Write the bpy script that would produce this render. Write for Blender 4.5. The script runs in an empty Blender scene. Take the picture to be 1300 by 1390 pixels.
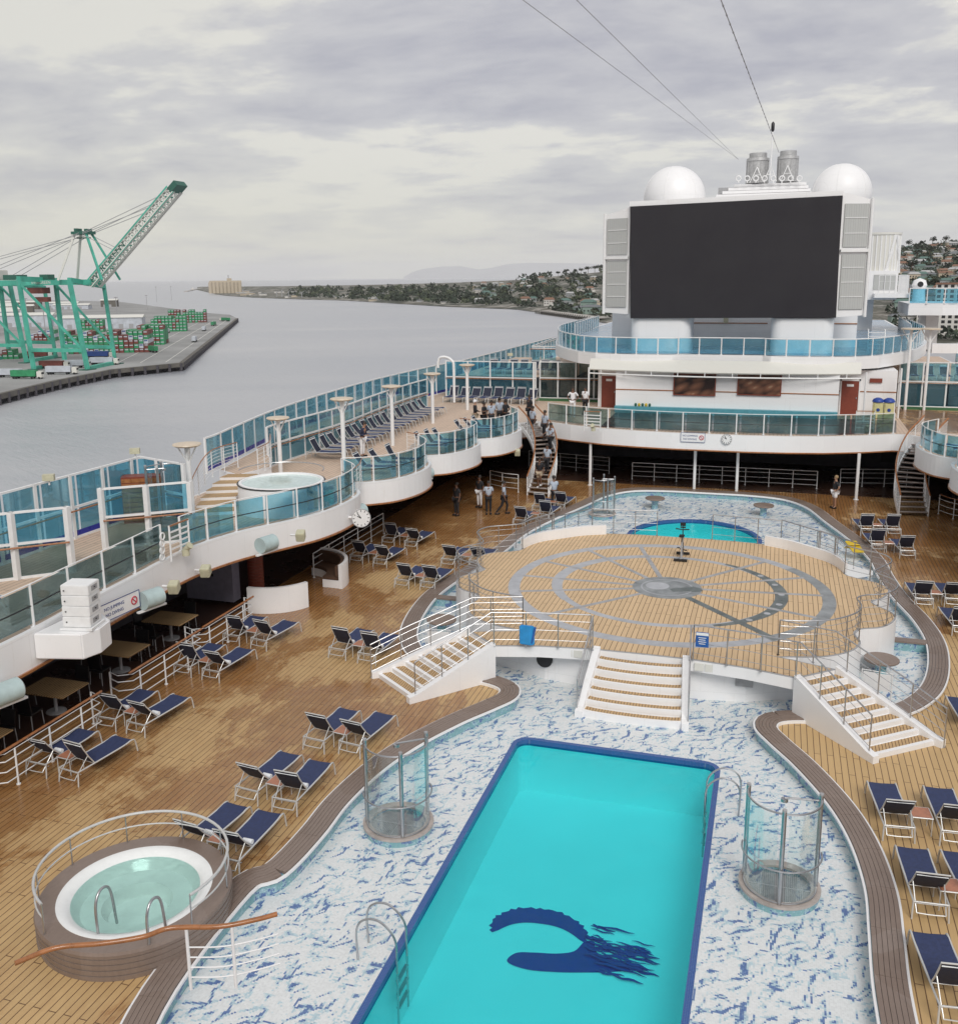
HAZE_D=2.0e-5
import bpy, bmesh, math, random
from mathutils import Vector, Matrix
R=math.radians
random.seed(7)
C=bpy.context.scene.collection
# ---------------------------------------------------------------- camera
CAMP=Vector((3.38,0,12)); YAW,PITCH,ROLL=R(17.3),R(11.9),R(0.55)
fw=Vector((-math.sin(YAW)*math.cos(PITCH),math.cos(YAW)*math.cos(PITCH),-math.sin(PITCH)))
r0=Vector((math.cos(YAW),math.sin(YAW),0)); u0=r0.cross(fw)
rt=r0*math.cos(ROLL)-u0*math.sin(ROLL); up=r0*math.sin(ROLL)+u0*math.cos(ROLL)
cam=bpy.data.cameras.new('camera'); co=bpy.data.objects.new('camera',cam); C.objects.link(co)
m=Matrix((rt,up,-fw)).transposed().to_4x4(); m.translation=CAMP; co.matrix_world=m
cam.sensor_fit='HORIZONTAL'; cam.sensor_width=36; cam.lens=36; cam.shift_y=-45/1300
cam.clip_start=.1; cam.clip_end=120000
bpy.context.scene.camera=co
def ray(x,y): return fw*1300+rt*(x-650)-up*(y-650)
def U(x,y,z):            # survey: where a sight line meets a level
    d=ray(x,y); return CAMP+d*((z-CAMP.z)/d.z)
def UY(x,y,Y):
    d=ray(x,y); return CAMP+d*((Y-CAMP.y)/d.y)
def U2(x,y,z): p=U(x,y,z); return (p.x,p.y)
# ---------------------------------------------------------------- scene tree
def props(o,label=None,cat=None,group=None,kind=None):
    if label: o['label']=label
    if cat: o['category']=cat
    if group: o['group']=group
    if kind: o['kind']=kind
    return o
def T(name,label,cat,loc=(0,0,0),rz=0,group=None):
    o=bpy.data.objects.new(name,None); C.objects.link(o); o.location=loc; o.rotation_euler=(0,0,rz)
    o.empty_display_size=.2
    return props(o,label,cat,group)
def copy_tree(o,parent=None):
    c=o.copy(); C.objects.link(c); c.parent=parent
    for ch in o.children: copy_tree(ch,c)
    return c
def place(proto,used,loc,rz,label,group=None,scale=None):
    o=proto if not used else copy_tree(proto)
    o.location=loc; o.rotation_euler=(0,0,rz); o['label']=label
    if group: o['group']=group
    if scale: o.scale=scale
    return o
ORD=['first','second','third','fourth','fifth','sixth','seventh','eighth','ninth','tenth','eleventh','twelfth','thirteenth','fourteenth','fifteenth','sixteenth','seventeenth','eighteenth','nineteenth','twentieth']
# ---------------------------------------------------------------- mesh collector
class MB:
    def __init__(s): s.v=[]; s.f=[]
    def add(s,vs,fs):
        n=len(s.v); s.v+=[tuple(v) for v in vs]; s.f+=[tuple(i+n for i in f) for f in fs]; return s
    def box(s,c,d,rz=0,rx=0,ry=0):
        M=Matrix.Rotation(rz,3,'Z')@Matrix.Rotation(ry,3,'Y')@Matrix.Rotation(rx,3,'X'); c=Vector(c)
        vs=[c+M@Vector((x*d[0]/2,y*d[1]/2,z*d[2]/2)) for x in(-1,1) for y in(-1,1) for z in(-1,1)]
        return s.add(vs,[(0,1,3,2),(4,6,7,5),(0,4,5,1),(2,3,7,6),(0,2,6,4),(1,5,7,3)])
    def bb(s,x0,x1,y0,y1,z0,z1): return s.box(((x0+x1)/2,(y0+y1)/2,(z0+z1)/2),(abs(x1-x0),abs(y1-y0),abs(z1-z0)))
    def tube(s,P,r,n=8,closed=False,cap=True,r2=None):
        P=[Vector(p) for p in P]; k=len(P)
        if k<2: return s
        rings=[]; nrm=None
        for i in range(k):
            a=P[(i-1)%k] if (closed or i>0) else P[i]; b=P[(i+1)%k] if (closed or i<k-1) else P[i]
            t=(b-a)
            if t.length<1e-9: t=Vector((0,0,1))
            t.normalize()
            if nrm is None:
                nrm=t.orthogonal().normalized()
                if abs(t.z)<.95: nrm=Vector((0,0,1)).cross(t).normalized()
            nrm=(nrm-t*nrm.dot(t))
            nrm=nrm.normalized() if nrm.length>1e-6 else t.orthogonal().normalized()
            bn=t.cross(nrm); rr=r if r2 is None else r+(r2-r)*i/(k-1)
            rings.append([P[i]+(nrm*math.cos(2*math.pi*j/n)+bn*math.sin(2*math.pi*j/n))*rr for j in range(n)])
        vs=[v for q in rings for v in q]; fs=[]
        for i in range(k if closed else k-1):
            for j in range(n):
                a=i*n+j; b=i*n+(j+1)%n; c=((i+1)%k)*n+(j+1)%n; d=((i+1)%k)*n+j
                fs.append((a,b,c,d))
        if not closed and cap: fs.append(tuple(range(n-1,-1,-1))); fs.append(tuple((k-1)*n+j for j in range(n)))
        return s.add(vs,fs)
    def cyl(s,c,r,h,n=24,r2=None): c=Vector(c); return s.tube([c,c+Vector((0,0,h))],r,n,r2=r2)
    def prism(s,poly,z0,z1):
        poly=[(p[0],p[1]) for p in poly]
        if sum(poly[i][0]*poly[(i+1)%len(poly)][1]-poly[(i+1)%len(poly)][0]*poly[i][1] for i in range(len(poly)))<0: poly=poly[::-1]
        n=len(poly); vs=[(p[0],p[1],z0) for p in poly]+[(p[0],p[1],z1) for p in poly]
        fs=[tuple(range(n-1,-1,-1)),tuple(range(n,2*n))]+[(i,(i+1)%n,n+(i+1)%n,n+i) for i in range(n)]
        return s.add(vs,fs)
    def sheet(s,poly,z):
        poly=[(p[0],p[1]) for p in poly]
        if sum(poly[i][0]*poly[(i+1)%len(poly)][1]-poly[(i+1)%len(poly)][0]*poly[i][1] for i in range(len(poly)))<0: poly=poly[::-1]
        return s.add([(p[0],p[1],z) for p in poly],[tuple(range(len(poly)))])
    def ribbon(s,path,w,z0,z1,side=0,closed=False):
        """upright band of width w along a plan path; side 0 centred, 1 left, -1 right. z0,z1 numbers or lists"""
        L,Rr=offset(path,w,side,closed); n=len(path)
        za=z0 if isinstance(z0,(list,tuple)) else [z0]*n; zb=z1 if isinstance(z1,(list,tuple)) else [z1]*n
        vs=[]
        for i in range(n): vs+=[(L[i][0],L[i][1],za[i]),(Rr[i][0],Rr[i][1],za[i]),(Rr[i][0],Rr[i][1],zb[i]),(L[i][0],L[i][1],zb[i])]
        fs=[]
        for i in range(n if closed else n-1):
            a=i*4; b=((i+1)%n)*4
            for k in range(4): fs.append((a+k,a+(k+1)%4,b+(k+1)%4,b+k))
        if not closed: fs+= [(3,2,1,0),((n-1)*4,(n-1)*4+1,(n-1)*4+2,(n-1)*4+3)]
        return s.add(vs,fs)
    def lathe(s,prof,c=(0,0,0),n=32,sx=1,sy=1,ring=False,cap=True):
        if ring: prof=list(prof)+[prof[0]]
        k=len(prof); vs=[]; fs=[]
        for (r,z) in prof:
            for j in range(n):
                a=2*math.pi*j/n; vs.append((c[0]+r*math.cos(a)*sx,c[1]+r*math.sin(a)*sy,c[2]+z))
        for i in range(k-1):
            for j in range(n): fs.append((i*n+j,i*n+(j+1)%n,(i+1)*n+(j+1)%n,(i+1)*n+j))
        if prof[0][0]>1e-6 and not ring and cap and abs(prof[0][1]-prof[1][1])>1e-6: fs.append(tuple(range(n-1,-1,-1)))
        if prof[-1][0]>1e-6 and not ring: fs.append(tuple((k-1)*n+j for j in range(n)))
        return s.add(vs,fs)
    def build(s,name,mat,parent=None,smooth=False,label=None,cat=None,group=None,kind=None,local=False,bevel=0):
        if not s.f: return None
        me=bpy.data.meshes.new(name); org=Vector((0,0,0))
        if parent is not None and not local:
            p=parent
            while p is not None: org+=p.location; p=p.parent
        me.from_pydata([(v[0]-org.x,v[1]-org.y,v[2]-org.z) for v in s.v],[],s.f)
        bm=bmesh.new(); bm.from_mesh(me); bmesh.ops.recalc_face_normals(bm,faces=bm.faces)
        if max(v.co.z for v in bm.verts)-min(v.co.z for v in bm.verts)<1e-5:
            bmesh.ops.reverse_faces(bm,faces=[f for f in bm.faces if f.normal.z<0])
        if bevel: 
            es=[e for e in bm.edges if len(e.link_faces)==2 and e.calc_face_angle(0)>.6]
            bmesh.ops.bevel(bm,geom=es,offset=bevel,segments=2,affect='EDGES',clamp_overlap=True)
        bm.to_mesh(me); bm.free()
        me.materials.append(mat)
        if smooth:
            me.polygons.foreach_set('use_smooth',[True]*len(me.polygons))
            try: me.set_sharp_from_angle(angle=R(38))
            except Exception: pass
        o=bpy.data.objects.new(name,me); C.objects.link(o); o.parent=parent
        return props(o,label,cat,group,kind)
def offset(path,w,side=0,closed=False):
    n=len(path); L=[];Q=[]
    for i in range(n):
        p=Vector((path[i][0],path[i][1])); a=path[(i-1)%n] if (closed or i>0) else None; b=path[(i+1)%n] if (closed or i<n-1) else None
        d1=(p-Vector((a[0],a[1]))).normalized() if a is not None else None; d2=(Vector((b[0],b[1]))-p).normalized() if b is not None else None
        if d1 is None: d1=d2
        if d2 is None: d2=d1
        t=d1+d2
        t=t.normalized() if t.length>1e-3 else d2
        nn=Vector((-t.y,t.x)); k=1/max(.5,nn.dot(Vector((-d1.y,d1.x))))
        a_=w/2+side*w/2; b_=w/2-side*w/2
        L.append(p+nn*a_*k); Q.append(p-nn*b_*k)
    return L,Q
def crom(P,n=6,closed=False):
    P=[Vector(p) for p in P]; out=[]; k=len(P)
    for i in range(k if closed else k-1):
        p0=P[(i-1)%k] if (closed or i>0) else P[0]*2-P[1]; p1=P[i]; p2=P[(i+1)%k]; p3=P[(i+2)%k] if (closed or i<k-2) else P[-1]*2-P[-2]
        for j in range(n):
            t=j/n; out.append(.5*((2*p1)+(p2-p0)*t+(2*p0-5*p1+4*p2-p3)*t*t+(3*p1-p0-3*p2+p3)*t**3))
    if not closed: out.append(P[-1])
    return out
def resample(P,step,closed=False):
    P=[Vector(p) for p in P]
    if closed: P=P+[P[0]]
    L=[0]
    for a,b in zip(P,P[1:]): L.append(L[-1]+(b-a).length)
    n=max(1,round(L[-1]/step)); out=[]; idx=[]; j=0
    for i in range(n+(0 if closed else 1)):
        d=L[-1]*i/n
        while j<len(L)-2 and L[j+1]<d: j+=1
        seg=L[j+1]-L[j]; out.append(P[j].lerp(P[j+1],(d-L[j])/seg if seg>0 else 0))
    return out
def mirror(P): return [(-p[0],)+tuple(p[1:]) for p in P][::-1]
# ---------------------------------------------------------------- materials
class NT:
    def __init__(s,name,world=False):
        if world: s.t=world.node_tree
        else:
            s.m=bpy.data.materials.new(name); s.m.use_nodes=True; s.t=s.m.node_tree
        s.t.nodes.clear(); s.n=s.t.nodes
    def N(s,ty,**k):
        n=s.n.new(ty)
        for a,b in k.items():
            if a=='ins':
                for i,v in b.items():
                    if hasattr(v,'is_output') or isinstance(v,bpy.types.NodeSocket): s.t.links.new(v,n.inputs[i])
                    else: n.inputs[i].default_value=v
            else: setattr(n,a,b)
        return n
    def math(s,op,a,b=0,c=None,clamp=False):
        n=s.N('ShaderNodeMath',operation=op,ins={0:a,1:b}); n.use_clamp=clamp
        if c is not None:
            if isinstance(c,bpy.types.NodeSocket): s.t.links.new(c,n.inputs[2])
            else: n.inputs[2].default_value=c
        return n.outputs[0]
    def mix(s,f,a,b):
        n=s.N('ShaderNodeMix',data_type='RGBA')
        for i,v in ((0,f),(6,a),(7,b)):
            if isinstance(v,bpy.types.NodeSocket): s.t.links.new(v,n.inputs[i])
            else: n.inputs[i].default_value=(v+(1,) if isinstance(v,tuple) and len(v)==3 else v)
        return n.outputs[2]
    def rng(s,v,a,b,c=0,d=1):
        return s.N('ShaderNodeMapRange',ins={0:v,1:a,2:b,3:c,4:d}).outputs[0]
    def pos(s): return s.N('ShaderNodeNewGeometry').outputs['Position']
    def mapv(s,v,loc=(0,0,0),rot=(0,0,0),sc=(1,1,1)): return s.N('ShaderNodeMapping',ins={0:v,1:loc,2:rot,3:sc}).outputs[0]
    def noise(s,v,sc,det=3,rough=.5,dist=0): return s.N('ShaderNodeTexNoise',ins={'Vector':v,'Scale':sc,'Detail':det,'Roughness':rough,'Distortion':dist}).outputs[0]
    def bump(s,h,st=.3,d=.02,n=None):
        b=s.N('ShaderNodeBump',ins={'Height':h,'Strength':st,'Distance':d}); return b.outputs[0]
    def pbr(s,col,rough=.5,metal=0,normal=None,spec=.5,**kw):
        ins={'Base Color':col if isinstance(col,bpy.types.NodeSocket) else tuple(col)+(1,),'Roughness':rough,'Metallic':metal,'Specular IOR Level':spec}
        if normal is not None: ins['Normal']=normal
        ins.update(kw)
        p=s.N('ShaderNodeBsdfPrincipled',ins=ins); s.out(p.outputs[0]); return s.m
    def out(s,sh): s.N('ShaderNodeOutputMaterial',ins={0:sh}); 
def simple(name,col,rough=.5,metal=0,var=.12,sc=6,bump=0,spec=.5,coat=0):
    k=NT(name); p=k.N('ShaderNodeTexCoord').outputs['Object']; nz=k.noise(p,sc,5,.6)
    c=k.mix(k.rng(nz,.3,.7),tuple(x*(1-var) for x in col),tuple(min(1,x*(1+var)) for x in col))
    rr=k.rng(nz,.3,.7,max(.02,rough-.08),min(1,rough+.08))
    return k.pbr(c,rr,metal,k.bump(nz,bump,.01) if bump else None,spec,**({'Coat Weight':coat} if coat else {}))
def m_paint(name,col=(.86,.855,.86),rough=.4):
    k=NT(name); p=k.pos()
    n1=k.noise(p,.7,5,.6); st=k.noise(k.mapv(p,sc=(3.5,3.5,.35)),1.3,5,.7); fine=k.noise(p,9,3,.6)
    c=k.mix(k.rng(n1,.35,.7,0,.5),tuple(col)+(1,),tuple(x*.94 for x in col))
    c=k.mix(k.rng(st,.62,.8,0,.35),c,(.52,.47,.40,1))
    c=k.mix(k.rng(fine,.62,.8,0,.12),c,(.5,.48,.45,1))
    sp=k.N('ShaderNodeSeparateXYZ',ins={0:p}); sv=k.N('ShaderNodeCombineXYZ',ins={0:k.math('ADD',sp.outputs[0],k.math('MULTIPLY',sp.outputs[1],.83)),1:sp.outputs[2],2:0.0}).outputs[0]
    bk=k.N('ShaderNodeTexBrick',offset=.5,ins={'Vector':sv,'Scale':1.0,'Mortar Size':.008,'Mortar Smooth':.6,'Brick Width':2.1,'Row Height':1.15}).outputs['Fac']
    c=k.mix(k.math('MULTIPLY',bk,.22),c,(.40,.39,.38,1)); hh=k.math('ADD',k.math('MULTIPLY',n1,.6),k.math('MULTIPLY',bk,-.4))
    return k.pbr(c,k.rng(n1,.3,.7,rough-.1,rough+.12),0,k.bump(hh,.22,.03))
def m_teak(name,dry,wet,bias,row=.2,local=False,dark=(.09,.04,.02)):
    k=NT(name); p=k.pos(); s_=k.N('ShaderNodeSeparateXYZ',ins={0:p})
    v=k.N('ShaderNodeCombineXYZ',ins={0:s_.outputs[1],1:s_.outputs[0],2:0.0}).outputs[0]
    b=k.N('ShaderNodeTexBrick',offset=.37,offset_frequency=2,ins={'Vector':v,'Color1':(.25,.25,.25,1),'Color2':(.75,.75,.75,1),'Mortar':(0,0,0,1),'Scale':1.0,'Mortar Size':.010,'Mortar Smooth':.1,'Bias':0.0,'Brick Width':2.4,'Row Height':row})
    grain=k.noise(k.mapv(p,sc=(14,1.2,1)),2.0,5,.65)
    tone=k.math('ADD',k.math('MULTIPLY',b.outputs[0],.5),k.math('MULTIPLY',grain,.5))
    n1=k.noise(k.mapv(p,sc=(1,.8,1)),.33,6,.62,.6); n2=k.noise(k.mapv(p,sc=(1.6,.7,1)),1.4,5,.65,.4); n3=k.noise(p,.12,3,.5)
    w=k.math('ADD',k.math('ADD',k.math('MULTIPLY',n1,.75),k.math('MULTIPLY',n2,.35)),k.math('MULTIPLY',n3,.35))
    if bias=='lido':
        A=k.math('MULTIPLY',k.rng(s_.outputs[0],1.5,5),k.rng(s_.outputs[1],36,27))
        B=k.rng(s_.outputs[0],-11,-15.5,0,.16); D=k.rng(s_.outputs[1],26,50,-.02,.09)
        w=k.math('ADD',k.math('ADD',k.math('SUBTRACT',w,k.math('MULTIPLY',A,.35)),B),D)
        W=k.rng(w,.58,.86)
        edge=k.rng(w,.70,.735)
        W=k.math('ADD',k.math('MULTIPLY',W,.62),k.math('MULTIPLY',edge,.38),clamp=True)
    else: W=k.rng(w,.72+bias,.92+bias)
    cd=k.mix(tone,tuple(x*.74 for x in dry)+(1,),tuple(x*1.12 for x in dry)+(1,))
    cw=k.mix(tone,tuple(x*.7 for x in wet)+(1,),tuple(x*1.2 for x in wet)+(1,))
    c=k.mix(W,cd,cw)
    c=k.mix(k.math('MULTIPLY',b.outputs['Fac'],.85),c,dark+(1,))
    rough=k.rng(W,0,1,.6,.14)
    rough=k.math('ADD',rough,k.math('MULTIPLY',k.math('SUBTRACT',grain,.5),.18))
    h=k.math('SUBTRACT',k.math('MULTIPLY',grain,.15),k.math('MULTIPLY',b.outputs['Fac'],1.0))
    return k.pbr(c,rough,0,k.bump(h,.35,.012),.5)
def m_mosaic(name,base=(.74,.76,.78),amount=0,vert=False):
    k=NT(name); p=k.pos()
    if vert: p=k.mapv(p,sc=(1,1,2.2),loc=(3,9,0))
    sn=k.N('ShaderNodeVectorMath',operation='SNAP',ins={0:p,1:(.036,.036,.036)}).outputs[0]
    wob=k.N('ShaderNodeTexNoise',ins={'Vector':sn,'Scale':1.7,'Detail':2.0}).outputs[1]
    q=k.N('ShaderNodeVectorMath',operation='MULTIPLY_ADD',ins={0:wob,1:(.55,.55,.55),2:sn}).outputs[0]
    a=k.noise(k.mapv(k.mapv(q,rot=(0,0,R(-24))),sc=(1.15,5.0,1)),1.75,2.5,.55); b=k.noise(k.mapv(k.mapv(q,rot=(0,0,R(-74))),loc=(9,4,2),sc=(1.3,5.6,1)),1.65,2.5,.55)
    mx=k.math('MAXIMUM',a,k.math('ADD',b,.0)); jit=k.N('ShaderNodeTexWhiteNoise',ins={0:sn}).outputs[0]
    mj=k.math('ADD',mx,k.math('MULTIPLY',k.math('SUBTRACT',jit,.5),.05))
    dk=k.rng(mj,.622-amount,.637-amount); lt=k.rng(k.math('ADD',mj,k.math('MULTIPLY',k.noise(sn,2.1,2),.12)),.622-amount,.65-amount)
    c=k.mix(jit,tuple(x*.93 for x in base),tuple(min(1,x*1.05) for x in base))
    c=k.mix(k.math('MULTIPLY',lt,.8),c,k.mix(jit,(.30,.47,.56,1),(.45,.62,.68,1)))
    c=k.mix(dk,c,k.mix(jit,(.06,.12,.31,1),(.12,.21,.42,1)))
    v=k.N('ShaderNodeTexVoronoi',distance='CHEBYCHEV',ins={'Vector':p,'Scale':1/.036,'Randomness':0.0})
    g=k.rng(v.outputs[0],.42,.5); c=k.mix(k.math('MULTIPLY',g,.3),c,(.5,.52,.53,1))
    rr=k.rng(k.noise(p,.6,4),.35,.7,.12,.5)
    return k.pbr(c,rr,0,k.bump(g,.15,.003))
def m_glass(name,tint,refl=.06,haze=0.0,hz=(.6,.7,.72),fk=.7):
    k=NT(name); vv=k.noise(k.pos(),.45,4,.6); tcol=k.mix(k.rng(vv,.35,.65),tuple(x**1.35 for x in tint)+(1,),tuple(x**.75 for x in tint)+(1,)); tr=k.N('ShaderNodeBsdfTransparent',ins={0:tcol}); gl=k.N('ShaderNodeBsdfGlossy',ins={0:(1,1,1,1),'Roughness':.03})
    df=k.N('ShaderNodeBsdfDiffuse',ins={0:hz+(1,)})
    nz=k.noise(k.pos(),1.7,4); dirt=k.rng(nz,.4,.75,haze,haze*1.6+.03)
    a=k.N('ShaderNodeMixShader',ins={0:dirt,1:tr.outputs[0],2:df.outputs[0]})
    fr=k.N('ShaderNodeFresnel',ins={0:1.45}).outputs[0]
    b=k.N('ShaderNodeMixShader',ins={0:k.math('ADD',k.math('MULTIPLY',fr,fk),refl*.3,clamp=True),1:a.outputs[0],2:gl.outputs[0]}); k.out(b.outputs[0]); return k.m
def m_perf(name,col,sc=18):
    k=NT(name); p=k.pos(); v=k.N('ShaderNodeTexVoronoi',ins={'Vector':p,'Scale':float(sc),'Randomness':0.0}); f=k.rng(v.outputs[0],.22,.3)
    return k.pbr(k.mix(f,(.25,.25,.25,1),tuple(col)+(1,)),.5)
M={}
M['white']=m_paint('white_ship_paint'); M['white2']=m_paint('cream_ship_paint',(.70,.69,.64)); M['rail']=simple('white_rail_paint',(.8,.8,.8),.35,var=.05)
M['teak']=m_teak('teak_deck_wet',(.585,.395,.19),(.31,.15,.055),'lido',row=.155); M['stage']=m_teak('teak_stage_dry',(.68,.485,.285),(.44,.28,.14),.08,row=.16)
M['teak_up']=m_teak('teak_upper_deck',(.66,.50,.38),(.30,.19,.12),.14); M['step']=m_teak('teak_step',(.54,.36,.18),(.3,.17,.08),.1,row=.085)
M['mosaic']=m_mosaic('mosaic_tiles',(.73,.75,.75)); M['mosaic_w']=m_mosaic('mosaic_wall_tiles',(.20,.40,.44),.01,True)
M['pooltile']=m_mosaic('pool_rim_tiles',(.025,.09,.30),-.3); 
M['glass']=m_glass('blue_tinted_glass',(.55,.83,.925),.06,.08,(.26,.52,.62)); M['glass_g']=m_glass('grey_green_glass',(.54,.67,.68),.06,.05,(.3,.38,.38)); M['glass_c']=m_glass('clear_shower_glass',(.95,.985,.985),.02,.0,fk=.35)
M['steel']=simple('brushed_steel',(.50,.50,.51),.36,1,.1,9); M['alu']=simple('lounger_metal',(.62,.62,.61),.35,.25,.06)
M['navy']=simple('navy_mesh_fabric',(.030,.043,.110),.75,0,.25,14,.2); M['navyb']=simple('navy_backrest_fabric',(.014,.018,.04),.7,0,.2,14,.2)
M['bluef']=simple('blue_mesh_fabric',(.045,.10,.20),.7,0,.2,14,.2)
M['table']=simple('terracotta_table_top',(.40,.17,.10),.4,0,.2,8); M['wood']=simple('varnished_wood',(.33,.13,.045),.3,0,.25,7,coat=.3)
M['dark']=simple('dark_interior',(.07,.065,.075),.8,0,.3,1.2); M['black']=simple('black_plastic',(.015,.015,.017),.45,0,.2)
M['screen']=simple('led_screen_panel',(.020,.018,.023),.75,0,.05,.4); M['grey']=simple('grey_metal',(.35,.35,.36),.5,0,.15); M['perf']=m_perf('perforated_grey_panel',(.47,.48,.47))
M['stone']=simple('grey_stone_inlay',(.27,.285,.295),.35,0,.3,2.2); M['stone_d']=simple('dark_slate_inlay',(.15,.17,.17),.35,0,.3,2.5); M['stone_l']=simple('pale_stone_inlay',(.42,.43,.455),.4,0,.15,2.5)
M['stone_m']=simple('mid_stone_inlay',(.37,.37,.38),.4,0,.2,2.5)
M['towel']=simple('white_towel',(.78,.8,.82),.9,0,.05,20); M['gel']=simple('white_gelcoat',(.82,.83,.82),.15,0,.03)
M['maroon']=simple('maroon_door',(.22,.05,.03),.45); M['green']=simple('crane_green_paint',(.075,.40,.30),.5,0,.25,.15); M['darkgreen']=simple('dark_green',(.03,.12,.09),.5)
M['cushion']=simple('brown_cushion',(.10,.055,.035),.8); M['beige']=simple('beige_lamp_lens',(.62,.52,.40),.4); M['beigef']=simple('beige_fixture',(.52,.50,.36),.5)
M['turq']=simple('turquoise_tank',(.42,.52,.52),.5,0,.15,2); M['bin']=simple('cream_bin',(.62,.58,.30),.5); M['binlid']=simple('blue_bin_lid',(.02,.06,.30),.4); M['sign']=simple('white_sign',(.8,.8,.8),.5,var=.03); M['signblue']=simple('blue_sign',(.02,.10,.35),.5); M['red']=simple('red_paint',(.5,.03,.06),.5)
M['yellow']=simple('yellow_plastic',(.60,.42,.02),.5); M['tarp']=simple('blue_float',(.03,.28,.62),.4); M['deckblue']=simple('blue_grey_wet_deck',(.27,.36,.46),.2,0,.2,.8); M['turf']=simple('green_turf',(.05,.14,.05),.9)
M['bluestrip']=simple('deep_blue_strip',(.02,.03,.30),.3); M['aquapanel']=simple('aqua_panel',(.10,.33,.40),.35)
def m_coping():
    k=NT('weathered_wood_coping'); p=k.pos(); s_=k.N('ShaderNodeSeparateXYZ',ins={0:p})
    n=k.noise(p,1.1,5,.6); f=k.noise(k.mapv(p,sc=(9,3,1)),2,4,.6)
    v=k.N('ShaderNodeTexVoronoi',ins={'Vector':p,'Scale':.8}).outputs[1]
    sx=k.N('ShaderNodeSeparateXYZ',ins={0:v}).outputs[0]
    c=k.mix(n,(.17,.115,.085,1),(.30,.235,.20,1)); c=k.mix(k.math('MULTIPLY',sx,.5),c,(.33,.27,.24,1)); c=k.mix(k.math('MULTIPLY',f,.4),c,(.10,.07,.055,1))
    return k.pbr(c,k.rng(n,.3,.7,.3,.6),0,k.bump(f,.3,.01))
M['coping']=m_coping(); M['coping_l']=simple('pale_weathered_rim',(.42,.37,.34),.5,0,.25,3)
def m_poolwater(name,tint,ripple=1.0):
    k=NT(name); p=k.pos(); n=k.noise(k.mapv(p,sc=(1,.6,1),rot=(0,0,.5)),1.1,2,.5,.8); n2=k.noise(p,5,2,.5,.5)
    h=k.math('ADD',k.math('MULTIPLY',n,1.0),k.math('MULTIPLY',n2,.3)); nm=k.bump(h,.3*ripple,.12)
    tr=k.N('ShaderNodeBsdfTransparent',ins={0:tint+(1,)}); gl=k.N('ShaderNodeBsdfGlossy',ins={0:(1,1,1,1),'Roughness':.02,'Normal':nm})
    fr=k.N('ShaderNodeFresnel',ins={0:1.33,'Normal':nm}).outputs[0]
    b=k.N('ShaderNodeMixShader',ins={0:k.math('MULTIPLY',fr,.75),1:tr.outputs[0],2:gl.outputs[0]}); k.out(b.outputs[0]); return k.m
M['poolwater']=m_poolwater('pool_water',(.275,.97,1.0)); M['tubwater']=m_poolwater('tub_water',(.80,1.0,.96),1.2)
def m_poolfloor():
    k=NT('pool_floor'); p=k.pos(); n=k.noise(p,.5,3); s_=k.N('ShaderNodeSeparateXYZ',ins={0:p})
    return k.pbr(k.mix(n,(.74,.93,.94,1),(.80,.97,.98,1)),.4)
M['poolfloor']=m_poolfloor(); M['poolmark']=simple('deep_blue_tile_mark',(.015,.03,.26),.4,0,.1)
def m_sea():
    k=NT('harbour_water'); p=k.pos(); n=k.noise(k.mapv(k.mapv(p,rot=(0,0,R(-60))),sc=(.5,.12,1)),.9,4,.6,.4); n2=k.noise(k.mapv(k.mapv(p,rot=(0,0,R(-25))),sc=(.3,1,1)),.010,5,.62)
    c=k.mix(k.rng(n2,.35,.65),(.345,.36,.395,1),(.46,.465,.48,1))
    return k.pbr(c,k.rng(n2,.35,.65,.28,.42),0,k.bump(n,.35,1.2),.9)
M['sea']=m_sea()
from mathutils.geometry import tessellate_polygon
def sheet_holes(mb,outer,holes,z):
    polys=[[Vector((p[0],p[1],0)) for p in q] for q in [outer]+holes]; tr=tessellate_polygon(polys)
    allp=[p for q in polys for p in q]; return mb.add([(p.x,p.y,z) for p in allp],tr)
def inset(poly,d):
    a=sum(poly[i][0]*poly[(i+1)%len(poly)][1]-poly[(i+1)%len(poly)][0]*poly[i][1] for i in range(len(poly)))
    L,Q=offset(poly,2*d,0,True); return [(p.x,p.y) for p in (L if a>0 else Q)]
def xy(P): return [(p[0],p[1]) for p in P]
# ================= LIDO DECK
near_h=[(5.2,26.0),(4.4,25.95),(3.75,25.6),(3.6,25.0),(3.95,24.25),(4.6,23.1),(5.3,21.5),(5.7,20),(5.88,18.4),(5.85,17),(5.8,15.5),(5.85,13.5),(5.9,11),(5,9.3),(2.5,8.7),(0,8.6)]
near=xy(crom([(x,y,0) for x,y in near_h]))
nearL_h=[(-x,y) for x,y in near_h]; nearL_h[10:13]=[(-5.95,15.6),(-6.35,14.8),(-6.1,11.5)]
nearL=xy(crom([(x,y,0) for x,y in nearL_h]))
near_path=near+nearL[::-1][1:]
far_h=[(6.95,26.9),(7.6,27.7),(8.2,28.9),(8.62,30.6),(8.85,32.8),(8.7,35),(8.25,37.5),(8.0,40),(7.85,42.5),(7.3,45.3),(6.3,48.8),(5.5,51.6),(4.3,53.3),(2.4,53.9),(0,53.95)]
far=xy(crom([(x,y,0) for x,y in far_h])); far_path=far+mirror(far)[1:]
hole=near_path+far_path[::-1]
mb=MB(); sheet_holes(mb,[(-19,-6),(19,-6),(19,64),(-19,64)],[hole],0)
mb.build('lido_deck',M['teak'],kind='structure')
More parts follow.
